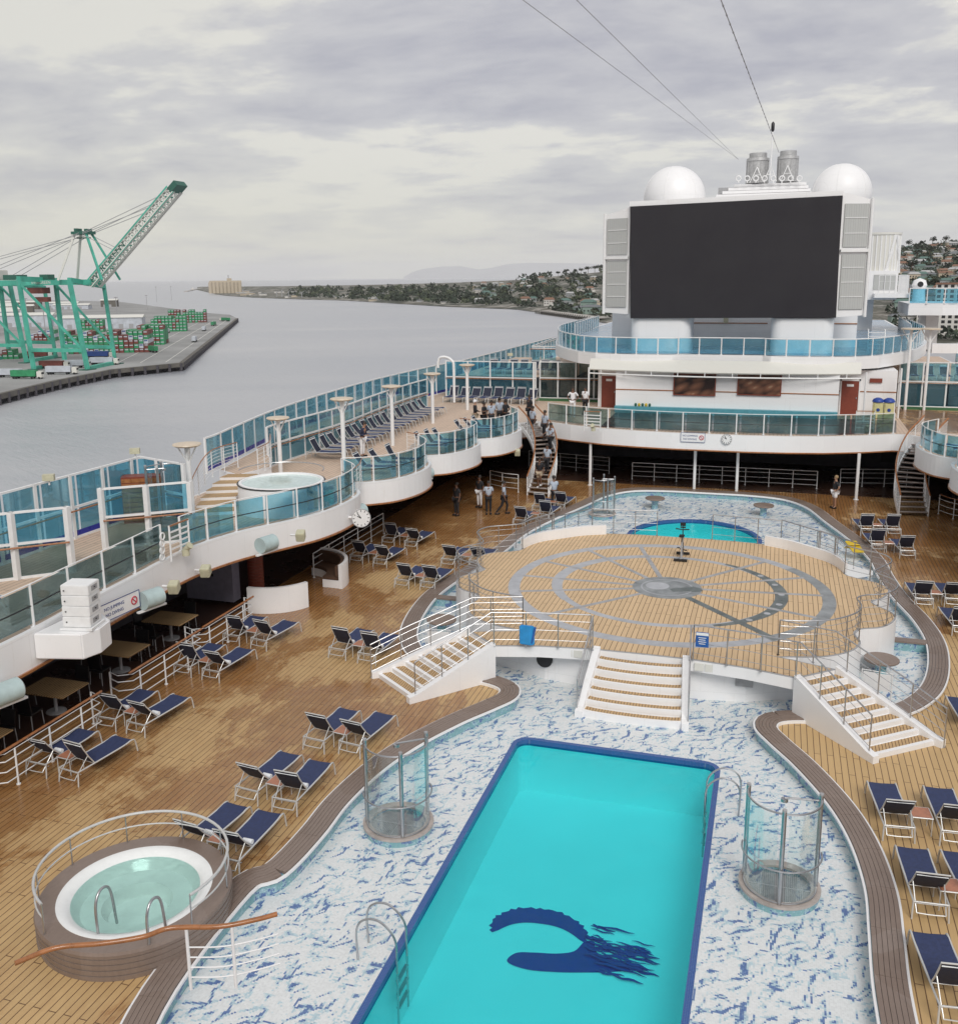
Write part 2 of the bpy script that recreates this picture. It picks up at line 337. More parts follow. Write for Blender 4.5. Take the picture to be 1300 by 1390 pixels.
# pools
POOL=[]
def rrect(x0,x1,y0,y1,r,n=6):
    P=[]
    for cx,cy,a0 in ((x1-r,y1-r,0),(x0+r,y1-r,90),(x0+r,y0+r,180),(x1-r,y0+r,270)):
        for j in range(n+1): a=R(a0+90*j/n); P.append((cx+r*math.cos(a),cy+r*math.sin(a)))
    return P
pool=rrect(-2.88,2.55,10.6,23.3,.42); pool_in=inset(pool,.13)
fpool=[(0+3.15*math.cos(a),45.1+3.6*math.sin(a)) for a in [2*math.pi*i/48 for i in range(48)]]; fpool_in=inset(fpool,.2)
mb=MB(); sheet_holes(mb,xy(near_path)+xy(far_path[::-1]),[pool,fpool],-.25)
mb.build('mosaic_floor',M['mosaic'],kind='structure')
def make_pool(outer,inn,name,label,mark=False):
    c=(sum(p[0] for p in outer)/len(outer),sum(p[1] for p in outer)/len(outer),-.25)
    t=T(name,label,'pool',c); n=len(outer)
    mb=MB(); mb.add([(p[0],p[1],-.246) for p in outer]+[(p[0],p[1],-.246) for p in inn]+[(p[0],p[1],-.42) for p in inn],
      [(i,(i+1)%n,n+(i+1)%n,n+i) for i in range(n)]+[(n+i,n+(i+1)%n,2*n+(i+1)%n,2*n+i) for i in range(n)]); mb.build('rim',M['pooltile'],t)
    mb=MB(); D=-1.75; mb.add([(p[0],p[1],-.42) for p in inn]+[(p[0],p[1],D) for p in inn],[(i,(i+1)%n,n+(i+1)%n,n+i) for i in range(n)]+[tuple(range(n,2*n))]); mb.build('basin',M['poolfloor'],t)
    return t
pt=make_pool(pool,pool_in,'swimming_pool','large rectangular turquoise pool with dark blue rim in front of the round stage')
ft=make_pool(fpool,fpool_in,'plunge_pool','small oval turquoise pool behind the stage in the far mosaic basin')
for n_,pp in (('pool_water',pool_in),('plunge_pool_water',fpool_in)):
    mb=MB(); mb.sheet(pp,-.36); mb.build(n_,M['poolwater'],kind='structure')
# tile mark on pool floor: crescent, refraction by ripples drawn into its fringed shape
mk=MB()
def blob(P,z=-1.74): mk.sheet(P,z)
def crescent(cx,cy,r1,r2,a0,a1,sh,n=40,sx=1,sy=1):
    random.seed(int(cx*100)+3); o=[];i_=[]
    for k in range(n+1):
        a=R(a0+(a1-a0)*k/n); w=math.sin(math.pi*k/n)**.6
        wob=1+.035*math.sin(k*2.6)+random.uniform(-.02,.02)
        o.append((cx+r1*wob*math.cos(a)*sx,cy+r1*wob*math.sin(a)*sy)); rr=r1-(r1-r2)*w
        i_.append((cx+rr*math.cos(a)*sx,cy+rr*math.sin(a)*sy+sh*w))
    return o+i_[::-1]
blob(crescent(-.05,14.3,1.05,.34,-8,205,0,sx=1.0,sy=.72))
q=[(-.35,13.5),(.0,13.62),(.45,13.72),(.8,13.9),(.95,14.25),(1.15,14.3),(1.25,14.0),(1.7,13.9),(2.05,13.72),(1.6,13.5),(1.1,13.34),(.6,13.2),(.0,13.1),(-.45,13.2)]
blob(xy(crom([(x,y,0) for x,y in q],5,True)),-1.7395)
random.seed(11)
for i in range(70):
    x=random.uniform(.9,2.0); y=14.1+random.gauss(0,.28)-(x-1.4)*.25; w=random.uniform(.2,.7)*(1.25-abs(x-1.3)*.6); h=random.uniform(.016,.045); s_=random.uniform(-.1,-.02)
    P=[];Q_=[]
    for u in range(7):
        f=u/6; wv=.02*math.sin(f*9+i); th=h*math.sin(math.pi*min(.98,max(.02,f)))**.7; P.append((x+w*f,y+s_*f+wv+th)); Q_.append((x+w*f,y+s_*f+wv-th))
    blob(P+Q_[::-1],-1.735+i*.0004)
q0=U(778,1285,-1.75); dx,dy=q0.x-.75,q0.y-14.05; mk.v=[(v[0]+dx,v[1]+dy,v[2]) for v in mk.v]; mk.build('tile_mark',M['poolmark'],pt)
# copings
def coping(name,label,path,z1=.12,w=.55,closed=False,zb=-.25):
    t=T(name,label,'coping bench',(path[len(path)//2][0],path[len(path)//2][1],0))
    # board top: blocks with small joints
    P=resample([(p[0],p[1],0) for p in path],.22); L=[]; k=0
    mb=MB(); i=0
    while i<len(P)-1:
        j=min(i+6,len(P)-1); seg=[Vector(p) for p in P[i:j+1]]
        if len(seg)>1:
            d=(seg[-1]-seg[-2]).normalized()*.006; seg[-1]=seg[-1]-d
            for o_ in (-.225,-.135,-.045,.045,.135,.225):
                Lp,_=offset(seg,abs(o_)*2*w/.55,0) if o_>0 else (offset(seg,abs(o_)*2*w/.55,0)[1],None)
                mb.ribbon(Lp,.082*w/.55,.06,z1+random.uniform(-.002,.002))
        i=j
    mb.build('board_top',M['coping'],t)
    mb=MB(); mb.ribbon(path,w-.06,zb+.002,.055); mb.build('tiled_base',M['mosaic_w'],t)
    mb=MB(); Lp,Q=offset(path,w+.05,0); mb.ribbon(Lp,.045,-.002,.085); mb.ribbon(Q,.045,.03,.085); mb.build('white_edge',M['white'],t)
    return t
coping('coping_bench','long curved wooden coping bench around the big pool, hooking at both stair feet',near_path)
coping('coping_bench','far curved wooden coping bench around the plunge pool behind the stage',far_path)
for s in(-1,1):
    t=T('divider_beam','wooden divider beam crossing the %s side channel beside the stage'%('left' if s<0 else 'right'),'beam',(s*8,32.8,0))
    mb=MB(); mb.bb(s*6.9,s*8.6,32.6,32.95,.04,.1); mb.build('board_top',M['coping'],t)
    mb=MB(); mb.bb(s*6.9,s*8.6,32.64,32.91,-.25,.04); mb.build('tiled_base',M['mosaic_w'],t)
# ================= STAGE
H=1.1
front=[(0,26.72),(1.45,26.7),(3.0,26.5),(4.35,26.15),(5.45,27.12)]
lobes=[(3.9,27.6),(5.1,27.95),(5.9,28.6),(6.25,29.4),(6.15,30.1),(6.3,30.6),(7.0,31.0),(7.45,31.8),(7.45,32.5),(6.9,33.4),(7.3,34.0),(7.6,34.9),(7.3,35.7),(6.3,36.35),(6.15,37.2),(5.7,38.1),(4.85,38.9),(4.0,39.7),(2.2,40.05),(0,40.1)]
half=front+xy(crom([(x,y,0) for x,y in lobes],4))
stage_poly=half+mirror(half)[1:-1]
low=[(x,max(y,26.98+max(0,x-1.4)*.12) if x<4.6 and y<27.4 else y) for x,y in half if not(3.9<x<5.5 and y<27.3)]
low_poly=low+mirror(low)[1:-1]
st=T('stage','round raised teak stage with white lobed walls and grey stone rings','stage',(0,33,-.25))
mb=MB(); mb.prism(stage_poly,.74,1.07); mb.build('edge_band',M['white'],st)
mb=MB(); mb.prism(low_poly,-.249,.74); mb.build('wall',M['white'],st)
mb=MB(); mb.prism(inset(stage_poly,.09),1.071,1.10); mb.build('teak_floor',M['stage'],st)
ins=inset(stage_poly,.04)
mb=MB(); mb.ribbon([(p[0],p[1]) for p in ins],.05,1.071,1.092,closed=True); mb.build('trim',M['grey'],st)
cx,cy=.05,33.1
def circ(r,n=96,a0=0,a1=360,cx=cx,cy=cy): 
    return [(cx+r*math.cos(R(a0+(a1-a0)*i/n)),cy+r*math.sin(R(a0+(a1-a0)*i/n))) for i in range(n+(0 if a1-a0==360 else 1))]
mb=MB(); mb.ribbon(circ(5.45),.42,1.09,1.104,closed=True); mb.build('outer_ring',M['stone_l'],st)
mb=MB(); mb.ribbon(circ(5.45,40,-50,40),.44,1.09,1.106); mb.build('outer_ring_dark',M['stone'],st)
mb=MB(); mb.ribbon(circ(3.85),.26,1.09,1.1045,closed=True); mb.build('inner_ring',M['stone_l'],st)
def crescent_ring(r,w,a0,a1,n=48):
    L=[];Q=[]
    for i in range(n+1):
        a=R(a0+(a1-a0)*i/n); h=w*(.35+.65*math.sin(math.pi*i/n)); L.append((cx+(r+h/2)*math.cos(a),cy+(r+h/2)*math.sin(a)));Q.append((cx+(r-h/2)*math.cos(a),cy+(r-h/2)*math.sin(a)))
    return L+Q[::-1]
mb=MB(); mb.prism(crescent_ring(3.9,.44,-62,62),1.09,1.1065); mb.build('dark_crescent',M['stone_d'],st)
mb=MB(); mb.prism(crescent_ring(3.95,.42,100,215),1.09,1.1065); mb.build('pale_crescent',M['stone_l'],st)
for a,dk,r1 in ((28,0,5.3),(6,0,5.3),(-20,0,5.3),(-48,1,5.6),(52,0,5.3),(108,0,5.3),(-132,0,5.3),(132,0,5.5),(158,0,5.3),(180,0,5.3),(200,0,5.3)):
    mb=MB(); d=Vector((math.cos(R(a)),math.sin(R(a)))); mb.ribbon([(cx+d.x*1.0,cy+d.y*1.0),(cx+d.x*r1,cy+d.y*r1)],(.25 if dk else .17),1.09,1.1085+a*1e-5); mb.build('ray_inlay',M['stone_d'] if dk else M['stone_m'],st)
mb=MB(); mb.prism(circ(1.22,48),1.09,1.112); md=mb.build('medallion',M['stone'],st)
mb=MB(); mb.prism([(cx+.25,cy-.45),(cx+1.05,cy-.1),(cx+.9,cy+.35),(cx+.1,cy-.15)],1.112,1.115); mb.prism(circ(.28,20,cx=cx+.95,cy=cy),1.112,1.1165); mb.build('dark_motif',M['stone_d'],md)
mb=MB(); mb.ribbon(circ(.9,32),.05,1.112,1.1142,closed=True); mb.prism(circ(.42,20,cx=cx-.35,cy=cy+.1),1.112,1.1145); mb.build('pale_motif',M['stone_l'],md)
for a in (-42,-28,-12,4,20,36):
    mb=MB(); mb.prism(circ(.11,14,cx=cx+3.9*math.cos(R(a)),cy=cy+3.9*math.sin(R(a))),1.1065,1.1085); mb.build('disc_inlay',M['stone_l'],st)
for s in(-1,1):
    mb=MB(); mb.ribbon([(s*x,y) for x,y in xy(crom([(3.3,39.75,0),(4.2,39.3,0),(5.0,38.6,0),(5.7,37.9,0),(6.05,37.2,0),(6.2,36.6,0)],4))],.14,1.10,1.5); mb.build('rear_parapet',M['white'],st)
# porthole speaker & vents in the front wall
mb=MB(); mb.tube([(-3.0,27.25,.42),(-3.0,27.08,.42)],.25,20); mb.build('wall_speaker',M['black'],st)
mb=MB(); mb.bb(2.7,3.2,27.05,27.3,.28,.58); mb.build('vent_grille',M['grey'],st)
for x0 in (-2.9,1.55):
    mb=MB(); [mb.bb(x0+k*.3,x0+k*.3+.26,26.62,26.69,.8,1.02) for k in range(4)]; mb.build('light_recess',M['white2'],st)
# ================= STAIRS
def lerp2(a,b,t): return (a[0]+(b[0]-a[0])*t,a[1]+(b[1]-a[1])*t)
def stairs(label,a0,a1,b0,b1,n,z0,z1,sag=0,tw=.72,narrow=False,name='staircase',side=(1,1)):
    t=T(name,label,'stairs',((b0[0]+b1[0])/2,(b0[1]+b1[1])/2,z0)); h=(z1-z0)/(n+1)
    dr=Vector(((b0[0]+b1[0]-a0[0]-a1[0])/2,(b0[1]+b1[1]-a0[1]-a1[1])/2)).normalized()
    def edge(f,m=8,push=0):
        p,q=lerp2(a0,b0,f),lerp2(a1,b1,f); out=[]
        for i in range(m+1):
            u=i/m; w=4*u*(1-u)*sag+push; x,y=lerp2(p,q,u); out.append((x+dr.x*w,y+dr.y*w))
        return out
    for k in range(n):
        f0,f1=k/n,(k+1)/n; z=z1-h*(k+1); A=edge(f0); B=edge(f1)
        s=MB(); s.prism(A+B[::-1],z0,z); sp=s.build('step',M['white'],t)
        fa,fb=f0+(f1-f0)*.08,f0+(f1-f0)*tw
        A3=edge(fa); B3=edge(fb); g=.045
        tr=MB(); P=[lerp2(A3[0],A3[-1],g)]+A3[1:-1]+[lerp2(A3[-1],A3[0],g),lerp2(B3[-1],B3[0],g)]+B3[1:-1][::-1]+[lerp2(B3[0],B3[-1],g)]
        tr.prism(P,z+.001,z+.008); tr.build('tread',M['step'],sp)
    for sd,(a,b) in zip(side,((a0,b0),(a1,b1))):
        if not sd: continue
        path=[lerp2(a,b,u) for u in (0,.97,1.06)]; mb=MB()
        mb.ribbon(path,.2,z0+.001,[z1+.10,z0+.24,z0+.2]); mb.build('side_wall',M['white'],t)
    return t
stairs('wide central white staircase with teak treads down from the stage to the big pool',(-1.3,26.72),(1.3,26.72),(-1.48,24.95),(1.48,24.95),6,-.25,H,sag=.12)
SI0,SO0,SI1,SO1=(4.35,26.15),(5.45,27.12),(6.15,24.0),(7.85,25.35)
stairs('right hand white staircase with teak treads fanning down from stage to deck',SI0,SO0,SI1,SO1,7,0,H)
fl=lambda p:(-p[0],p[1])
stairs('left hand white staircase with teak treads fanning down from stage to deck',fl(SI0),fl(SO0),fl(SI1),fl(SO1),7,0,H)
RI0,RO0,RI1,RO1=(3.9,39.75),(5.35,38.5),(6.1,41.6),(7.35,40.2)
stairs('rear right white staircase leading off the stage toward the far loungers',RI0,RO0,RI1,RO1,7,0,H)
stairs('rear left white staircase leading off the stage toward the glass shower',fl(RI0),fl(RO0),fl(RI1),fl(RO1),7,0,H)
# ================= RAILINGS
def railing(label,path,h=1.08,nr=4,spacing=1.3,post='steel',rail='steel',top='steel',rt_=.022,rr=.0085,rp=.018,glass=None,closed=False,name='railing',base=None,tilt=0,cat='railing',zgap=.12,smoothn=0,bot=.12):
    P=[Vector(p) for p in path]
    if smoothn: P=crom(P,smoothn,closed)
    t=T(name,label,cat,tuple(P[0]))
    Z=Vector((0,0,1))
    mb=MB(); mb.tube([p+Z*h for p in P],rt_,8,closed); mb.build('handrail',M[top],t,smooth=True)
    for k in range(nr):
        z=bot+(h-bot)*(k+.35)/(nr+.1) if nr>1 else h*.5
        mb=MB(); mb.tube([p+Z*z for p in P],rr,6,closed); mb.build('rail',M[rail],t,smooth=True)
    Q=resample(P,spacing,closed); pm=None
    for q in Q:
        if pm is None:
            mb=MB(); mb.tube([(0,0,0),(0,0,h)],rp,8); mb.cyl((0,0,0),rp*2.2,.02,10); pm=mb.build('post',M[post],t,smooth=True,local=True); pm.location=Vector(q)-t.location
        else:
            o=pm.copy(); C.objects.link(o); o.parent=t; o.location=Vector(q)-t.location
    if glass:
        D=[0]
        fine=resample(P,spacing/4,closed); m=4; n=len(Q) if closed else len(Q)-1
        for i in range(n):
            seg=fine[i*m:i*m+m+1]
            if closed and len(seg)<m+1: seg=seg+[fine[0]]
            if len(seg)<2: continue
            seg=[Vector(s) for s in seg]; d=(seg[-1]-seg[0]).normalized()*.05; seg[0]=seg[0]+d; seg[-1]=seg[-1]-d
            mb=MB(); mb.ribbon(seg,.012,[s.z+zgap for s in seg],[s.z+h-.05 for s in seg]); mb.build('glass_panel',M[glass],t)
    return t
lobe_rail=[(3.85,27.72),(4.6,27.85),(5.35,28.2),(6.0,28.95),(6.2,29.7),(6.12,30.35),(6.4,30.75),(7.0,31.05),(7.42,31.8),(7.4,32.6),(6.9,33.35),(7.15,34.0),(7.55,34.8),(7.4,35.6),(6.7,36.1),(6.2,36.5),(6.05,37.2),(5.65,38.0),(5.3,38.5)]
for s,nm in((1,'right'),(-1,'left')):
    f=lambda P:[(s*p[0],)+tuple(p[1:]) for p in P]
    railing('wavy steel railing following the lobes along the %s edge of the stage'%nm,[(x,y,H) for x,y in f(lobe_rail)],nr=4,spacing=1.05,smoothn=4)
    railing('steel railing down the outer side of the %s front stairs, curled at its foot'%nm,f([(3.85,27.72,H),(5.35,27.2,H),(7.0,26.0,.45),(8.0,25.25,.0)]),nr=4,spacing=.95)
    railing('steel railing from central stairs along the stage front down the %s stairs inner side'%nm,f([(1.5,26.66,H),(3.0,26.42,H),(4.4,26.05,H),(6.1,24.05,.12)]),nr=3,spacing=.9)
    railing('slanting steel railing on the %s side of the central stairs'%nm,f([(1.42,26.6,H),(1.55,24.98,-.25)]),nr=4,spacing=1.9)
    railing('steel railing along the rear edge of the stage, %s of the exercise bike'%nm,f([(1.15,40.05,H),(3.9,39.75,H)]),nr=3,spacing=.9)
    railing('steel railing down the inner side of the rear %s stairs'%nm,f([(3.9,39.85,H),(6.1,41.65,.1)]),nr=3,spacing=.9)
    railing('steel railing down the outer side of the rear %s stairs'%nm,f([(5.35,38.45,H),(7.4,40.1,.1)]),nr=3,spacing=.9)
# ================= SHOWERS
def shower(label,x,y,r=.70,h=2.2,n=3,a0=0,glassy=True):
    t=T('shower_stall',label,'shower',(x,y,-.25))
    mb=MB(); mb.lathe([(r+.07,0),(r+.08,.15),(r-.06,.15),(r-.08,.04),(0,.04),(0,0)],n=36); mb.build('base',M['mosaic_w'],t,local=True,smooth=True)
    mb=MB(); mb.lathe([(r+.10,.15),(r+.10,.2),(r-.09,.2),(r-.09,.15)],n=48,ring=True); mb.build('rim',M['coping_l'],t,local=True,smooth=True)
    mb=MB(); 
    for k in range(-11,12):
        L_=math.sqrt(max(0,(r-.05)**2-(k*.04)**2)); mb.box((k*.04,0,.1),(.012,2*L_,.02)); mb.box((0,k*.04,.098),(2*L_,.012,.02))
    mb.box((0,0,.106),(.03,2*r-.1,.02)); mb.box((0,0,.108),(2*r-.1,.03,.02)); mb.build('drain_grate',M['grey'],t,local=True)
    for k in range(n):
        a=R(a0+k*360/n*.83); mb=MB(); mb.tube([(r*math.cos(a),r*math.sin(a),.15),(r*math.cos(a),r*math.sin(a),h)],.045,10); p=mb.build('post',M['steel'],t,local=True,smooth=True)
        mb=MB(); mb.cyl((r*math.cos(a),r*math.sin(a),h),.045,.04,10); mb.build('cap',M['grey'],p,local=True)
    A=[R(a0+i*(360*.83*2/n)/24) for i in range(25)]
    mb=MB(); mb.tube([(r*math.cos(a),r*math.sin(a),h-.06) for a in A],.02,8); mb.build('top_ring',M['steel'],t,local=True,smooth=True)
    mb=MB(); mb.tube([((r+.07)*math.cos(a),(r+.07)*math.sin(a),.95) for a in A],.018,8); mb.build('grab_ring',M['steel'],t,local=True,smooth=True)
    mb=MB(); mb.tube([((r)*math.cos(a),(r)*math.sin(a),.22) for a in A],.015,8); mb.build('bottom_ring',M['steel'],t,local=True,smooth=True)
    for q in range(2):
        mb=MB(); mb.ribbon([(r*math.cos(a),r*math.sin(a)) for a in A[q*12+1:q*12+12]],.01,.26,h-.1); mb.build('glass_panel',M['glass_c'],t,local=True,smooth=True)
    mb=MB(); a=R(a0+360/n*.83*2); b=R(a0+360/n*.83); mb.tube([(r*math.cos(a),r*math.sin(a),h-.12),(0,0,h-.1)],.02,8); mb.cyl((0,0,h-.18),.07,.06,14); mb.build('shower_head',M['steel'],t,local=True,smooth=True)
p=U(541,1122,-.2); shower('tall glass shower stall by the left edge of the big pool',p.x,p.y,a0=200)
p=U(1057,1208,-.2); shower('tall glass shower stall by the right edge of the big pool',p.x,p.y,a0=170)
p=U(817,700,-.2); shower('distant glass shower stall at the left of the far mosaic basin',p.x,p.y,.62,2.1,4,a0=230)
# stools in the basins
for x,y,l in((-7.35,29.9,'in the left channel beside the stage'),(6.95,30.3,'in the right channel under the stair railing'),(-2.5,50.6,'left of the two on the far mosaic'),(3.1,50.4,'right of the two on the far mosaic')):
    t=T('round_table','low round brown table %s'%l,'table',(x,y,-.25),group='round brown tables in the mosaic basins')
    mb=MB(); mb.lathe([(.5,.5),(.52,.52),(.52,.56),(.5,.58),(0,.585)],n=32); mb.build('table_top',M['coping'],t,local=True,smooth=True)
    mb=MB(); mb.lathe([(.18,0),(.16,.3),(.3,.5)],n=20); mb.build('pedestal',M['mosaic_w'],t,local=True,smooth=True)
# pool ladders
def ladder(label,x,y,z,rz):
    t=T('pool_ladder',label,'ladder',(x,y,z),rz)
    for s in(-.24,.24):
        mb=MB(); mb.tube(crom([(.55,s,0),(.56,s,.6),(.4,s,.85),(.1,s,.88),(-.18,s,.6),(-.22,s,.1),(-.22,s,-1.2)],5),.021,8); mb.build('grab_rail',M['steel'],t,local=True,smooth=True)
    for k in range(3): mb=MB(); mb.box((-.22,0,-.3-.28*k),(.07,.46,.03)); mb.build('rung',M['steel'],t,local=True)
p=U(965,1095,-.25); ladder('curved steel ladder at the right edge of the pool near the glass shower',2.52,p.y,-.25,0)
p=U(540,1290,-.25); ladder('curved steel ladder at the left edge of the pool at the bottom of the view',-2.85,p.y-.2,-.25,math.pi)
# ================= HOT TUB (left front)
tc=U(185,1212,.5)
def tub(label,cx,cy,r,h,wall,openrail=True):
    t=T('hot_tub',label,'hot tub',(cx,cy,0))
    if wall=='wood':
        for k in range(5):
            mb=MB(); mb.lathe([(r-.05,.0+k*.11),(r+.0,.0+k*.11),(r+.01,.095+k*.11),(r-.05,.1+k*.11)],n=64,ring=True); mb.build('wall_slat',M['coping'],t,local=True,smooth=True)
        mb=MB(); mb.lathe([(r-.06,.01),(r-.06,.5),(r-.1,.5),(r-.1,.01)],n=64,ring=True); mb.build('core',M['dark'],t,local=True)
    mb=MB(); mb.lathe([(r*.80,h+.012),(r*1.0,h+.01),(r*1.01,h-.05),(r*.8,h-.06)],n=72,ring=True); mb.build('wooden_top',M['coping'],t,local=True,smooth=True)
    mb=MB(); rr=r*.8; mb.lathe([(rr+.01,h-.021),(rr,h+.02),(rr*.95,h+.025),(rr*.85,h-.03),(rr*.80,h-.12),(rr*.72,h-.26),(rr*.46,h-.29),(rr*.38,h-.52),(0,h-.54)],n=72,cap=False); mb.build('shell',M['gel'],t,local=True,smooth=True)
    mb=MB(); mb.lathe([(rr*.828,h-.07),(0,h-.07)],n=64); mb.build('water',M['tubwater'],t,local=True)
    return t
t=tub('large round hot tub with wooden surround and white shell at the lower left',tc.x,tc.y,1.78,.56,'wood')
rr=1.74
for nm,h,rad in(('handrail',.62,.028),('rail',.34,.016)):
    mb=MB(); mb.tube([(rr*math.cos(R(a)),rr*math.sin(R(a)),.56+h) for a in range(-20,246,6)],rad,8); mb.build(nm,M['alu'],t,local=True,smooth=True)
for a in (-20,18,56,94,132,170,208,244):
    mb=MB(); mb.tube([(rr*math.cos(R(a)),rr*math.sin(R(a)),.55),(rr*math.cos(R(a)),rr*math.sin(R(a)),1.18)],.014,6); mb.build('post',M['steel'],t,local=True,smooth=True)
for px in (132,216):
    q=U(px,1268,.56)-Vector((tc.x,tc.y,0)); y0=-1.25
    mb=MB(); mb.tube(crom([(q.x,y0,.5),(q.x,y0,1.05),(q.x,y0+.1,1.28),(q.x,y0+.28,1.3),(q.x,y0+.42,1.1),(q.x,y0+.5,.4)],6),.026,10); mb.build('grab_rail',M['steel'],t,local=True,smooth=True)
# curved wood-topped rail at the very bottom left (balcony below the camera)
P=[U(x,y,5.4) for x,y in((20,1308),(76,1287),(138,1281),(194,1272),(232,1260),(298,1258),(346,1249),(376,1241))]
wr=T('balcony_rail','curved varnished wooden handrail with white bars crossing the lower left corner','railing',tuple(P[0]-Vector((0,0,1))))
Pz=crom(P,6)
mb=MB(); mb.tube(Pz,.027,10); mb.build('handrail',M['wood'],wr,smooth=True)
for dz in(.24,.36,.48,.60): mb=MB(); mb.tube([p-Vector((0,0,dz)) for p in Pz[26:]],.008,6); mb.build('rail',M['rail'],wr,smooth=True)
for p in resample(Pz[26:],.6)[:-1]: mb=MB(); mb.tube([p,p-Vector((0,0,.75))],.018,8); mb.build('post',M['rail'],wr,smooth=True)
# ================= SUN LOUNGERS
def make_lounger(seatm='navy',dang=0.0):
    t=T('sun_lounger','x','sun lounger'); w=.31
    mb=MB()
    for s in(-w,w): mb.tube(crom([(s,-.96,.36),(s,-.3,.36),(s,.5,.37),(s,.78,.40),(s,.90,.34),(s,.97,.02)],4),.02,7)
    for y in(-.95,-.42,.62): mb.tube([(-w,y,.36),(w,y,.36)],.015,6)
    mb.build('frame',M['alu'],t,local=True,smooth=True)
    for s in(-w,w): mb=MB(); mb.tube([(s,-.94,.36),(s*1.05,-.98,0)],.018,7); mb.build('leg',M['alu'],t,local=True,smooth=True)
    def sling(P,wd,name,mat,th=.012,par=t):
        mb=MB(); k=len(P); vs=[]
        for p in P:
            for s in(-wd,0,wd): vs.append((s,p[0],p[1]-(.014 if s==0 else 0)))
        for p in P:
            for s in(-wd,0,wd): vs.append((s,p[0],p[1]-th-(.014 if s==0 else 0)))
        fs=[]; n=k*3
        for i in range(k-1):
            for j in range(2): a=i*3+j; fs+=[(a,a+1,a+4,a+3),(n+a,n+a+3,n+a+4,n+a+1)]
            fs+=[(i*3,i*3+3,n+i*3+3,n+i*3),(i*3+2,n+i*3+2,n+i*3+5,i*3+5)]
        fs+=[(0,n,n+1,1),(1,n+1,n+2,2),(n-3,n-2,2*n-2,2*n-3),(n-2,n-1,2*n-1,2*n-2)]
        mb.add(vs,fs); return mb.build(name,mat,par,local=True,smooth=True)
    sling([(-.42,.375),(0,.365),(.45,.375),(.72,.415),(.84,.39)],w-.015,'seat_sling',M[seatm])
    rot=lambda y,z:(-.42+(y+.42)*math.cos(dang)-(z-.37)*math.sin(dang),.37+(y+.42)*math.sin(dang)+(z-.37)*math.cos(dang))
    b=[rot(*q) for q in [(-.42,.37),(-.595,.585),(-.765,.845),(-.84,.99)]]
    bk=sling(b,w-.02,'backrest',M['navyb'])
    mb=MB(); mb.tube([(-w+.01,y,z) for y,z in b]+[(w-.01,y,z) for y,z in b[::-1]],.016,7); mb.build('back_frame',M['alu'],bk,local=True,smooth=True)
    mb=MB(); hy,hz_=rot(-.80,.925); mb.box((0,hy,hz_),(2*w-.06,.028,.05),rx=R(-35)+dang); mb.build('head_strap',M['towel'],bk,local=True)
    mb=MB(); mb.tube(crom([(-w+.03,)+rot(-.60,.62),(-w+.05,-.98,.22),(-w+.1,-1.02,.17),(w-.1,-1.02,.17),(w-.05,-.98,.22),(w-.03,)+rot(-.60,.62)],3),.012,6); mb.tube([(-w,-.86,.27),(w,-.86,.27)],.010,6); mb.build('prop_frame',M['alu'],t,local=True,smooth=True)
    return t
def make_sidetable():
    t=T('side_table','x','side table'); mb=MB(); mb.box((0,0,.43),(.40,.42,.02)); mb.build('table_top',M['table'],t,local=True)
    mb=MB()
    for a,b in(((-.21,-.22),(.21,-.22)),((-.21,.22),(.21,.22)),((-.21,-.22),(-.21,.22)),((.21,-.22),(.21,.22))): mb.tube([a+(.425,),b+(.425,)],.014,6)
    mb.build('frame',M['alu'],t,local=True)
    for x in(-.2,.2):
        for y in(-.21,.21): mb=MB(); mb.tube([(x,y,.42),(x,y,0)],.013,6); mb.build('leg',M['alu'],t,local=True)
    return t
LPS=[[make_lounger(dang=q),False] for q in (0.0,.10,-.09)]; TP=make_sidetable(); TW=MB(); 
used=[False,False]
def lounger(x,y,z,rz,label,group=None,towel=False):
    lp=random.choice(LPS); o=place(lp[0],lp[1],(x,y,z),rz,label,group); lp[1]=True
    if towel:
        d=Matrix.Rotation(rz,3,'Z')@Vector((.17,-.36,0)); mb=MB(); mb.tube([(-.11,0,0),(.11,0,0)],.055,12)
        q=mb.build('rolled_towel',M['towel'],None,local=True,smooth=True); q.location=(x+d.x,y+d.y,z+.43); q.rotation_euler=(0,0,rz); props(q,'rolled towel on the '+' '.join(label.split()[:11]),'towel')
    return o
def side_table(x,y,z,rz,label,group=None):
    o=place(TP,used[1],(x,y,z),rz,label,group); used[1]=True
def by_leg(px,py,side,ang,label,z=0,group=None,towel=False):
    ang+=random.uniform(-2.2,2.2); p=U(px,py,z); rz=R(-ang); d=Matrix.Rotation(rz,3,'Z')@Vector((.31*side,-.96,0)); lounger(p.x-d.x,p.y-d.y,z,rz,label,group,towel); return (p.x-d.x,p.y-d.y)
GL='navy sun loungers in pairs along the left side'; GR='navy sun loungers on the right side'
def pair(a,b,side,ang,la,lb,lt,group):
    p=by_leg(*a,side,ang[0],la,group=group,towel=random.random()<.75); q=by_leg(*b,side,ang[1],lb,group=group,towel=random.random()<.75)
    side_table((p[0]+q[0])/2,(p[1]+q[1])/2-.42,0,R(-(ang[0]+ang[1])/2),lt,'small side tables between loungers')
pair((63.5,1056.5),(107,1068),1,(3,7),'lounger nearest the lower left corner, against the white railing','lounger in the lower left pair, on its deck side','side table between the nearest pair at the left railing',GL)
pair((157.5,993),(197,1001.5),1,(3,9),'railing side lounger of the second pair from the left edge','deck side lounger of the second pair along the left railing','side table in the second pair along the left railing',GL)
pair((259.6,920),(297.7,927),1,(3,6),'railing side lounger of the third pair along the left','deck side lounger of the third pair along the left','side table in the third pair along the left railing',GL)
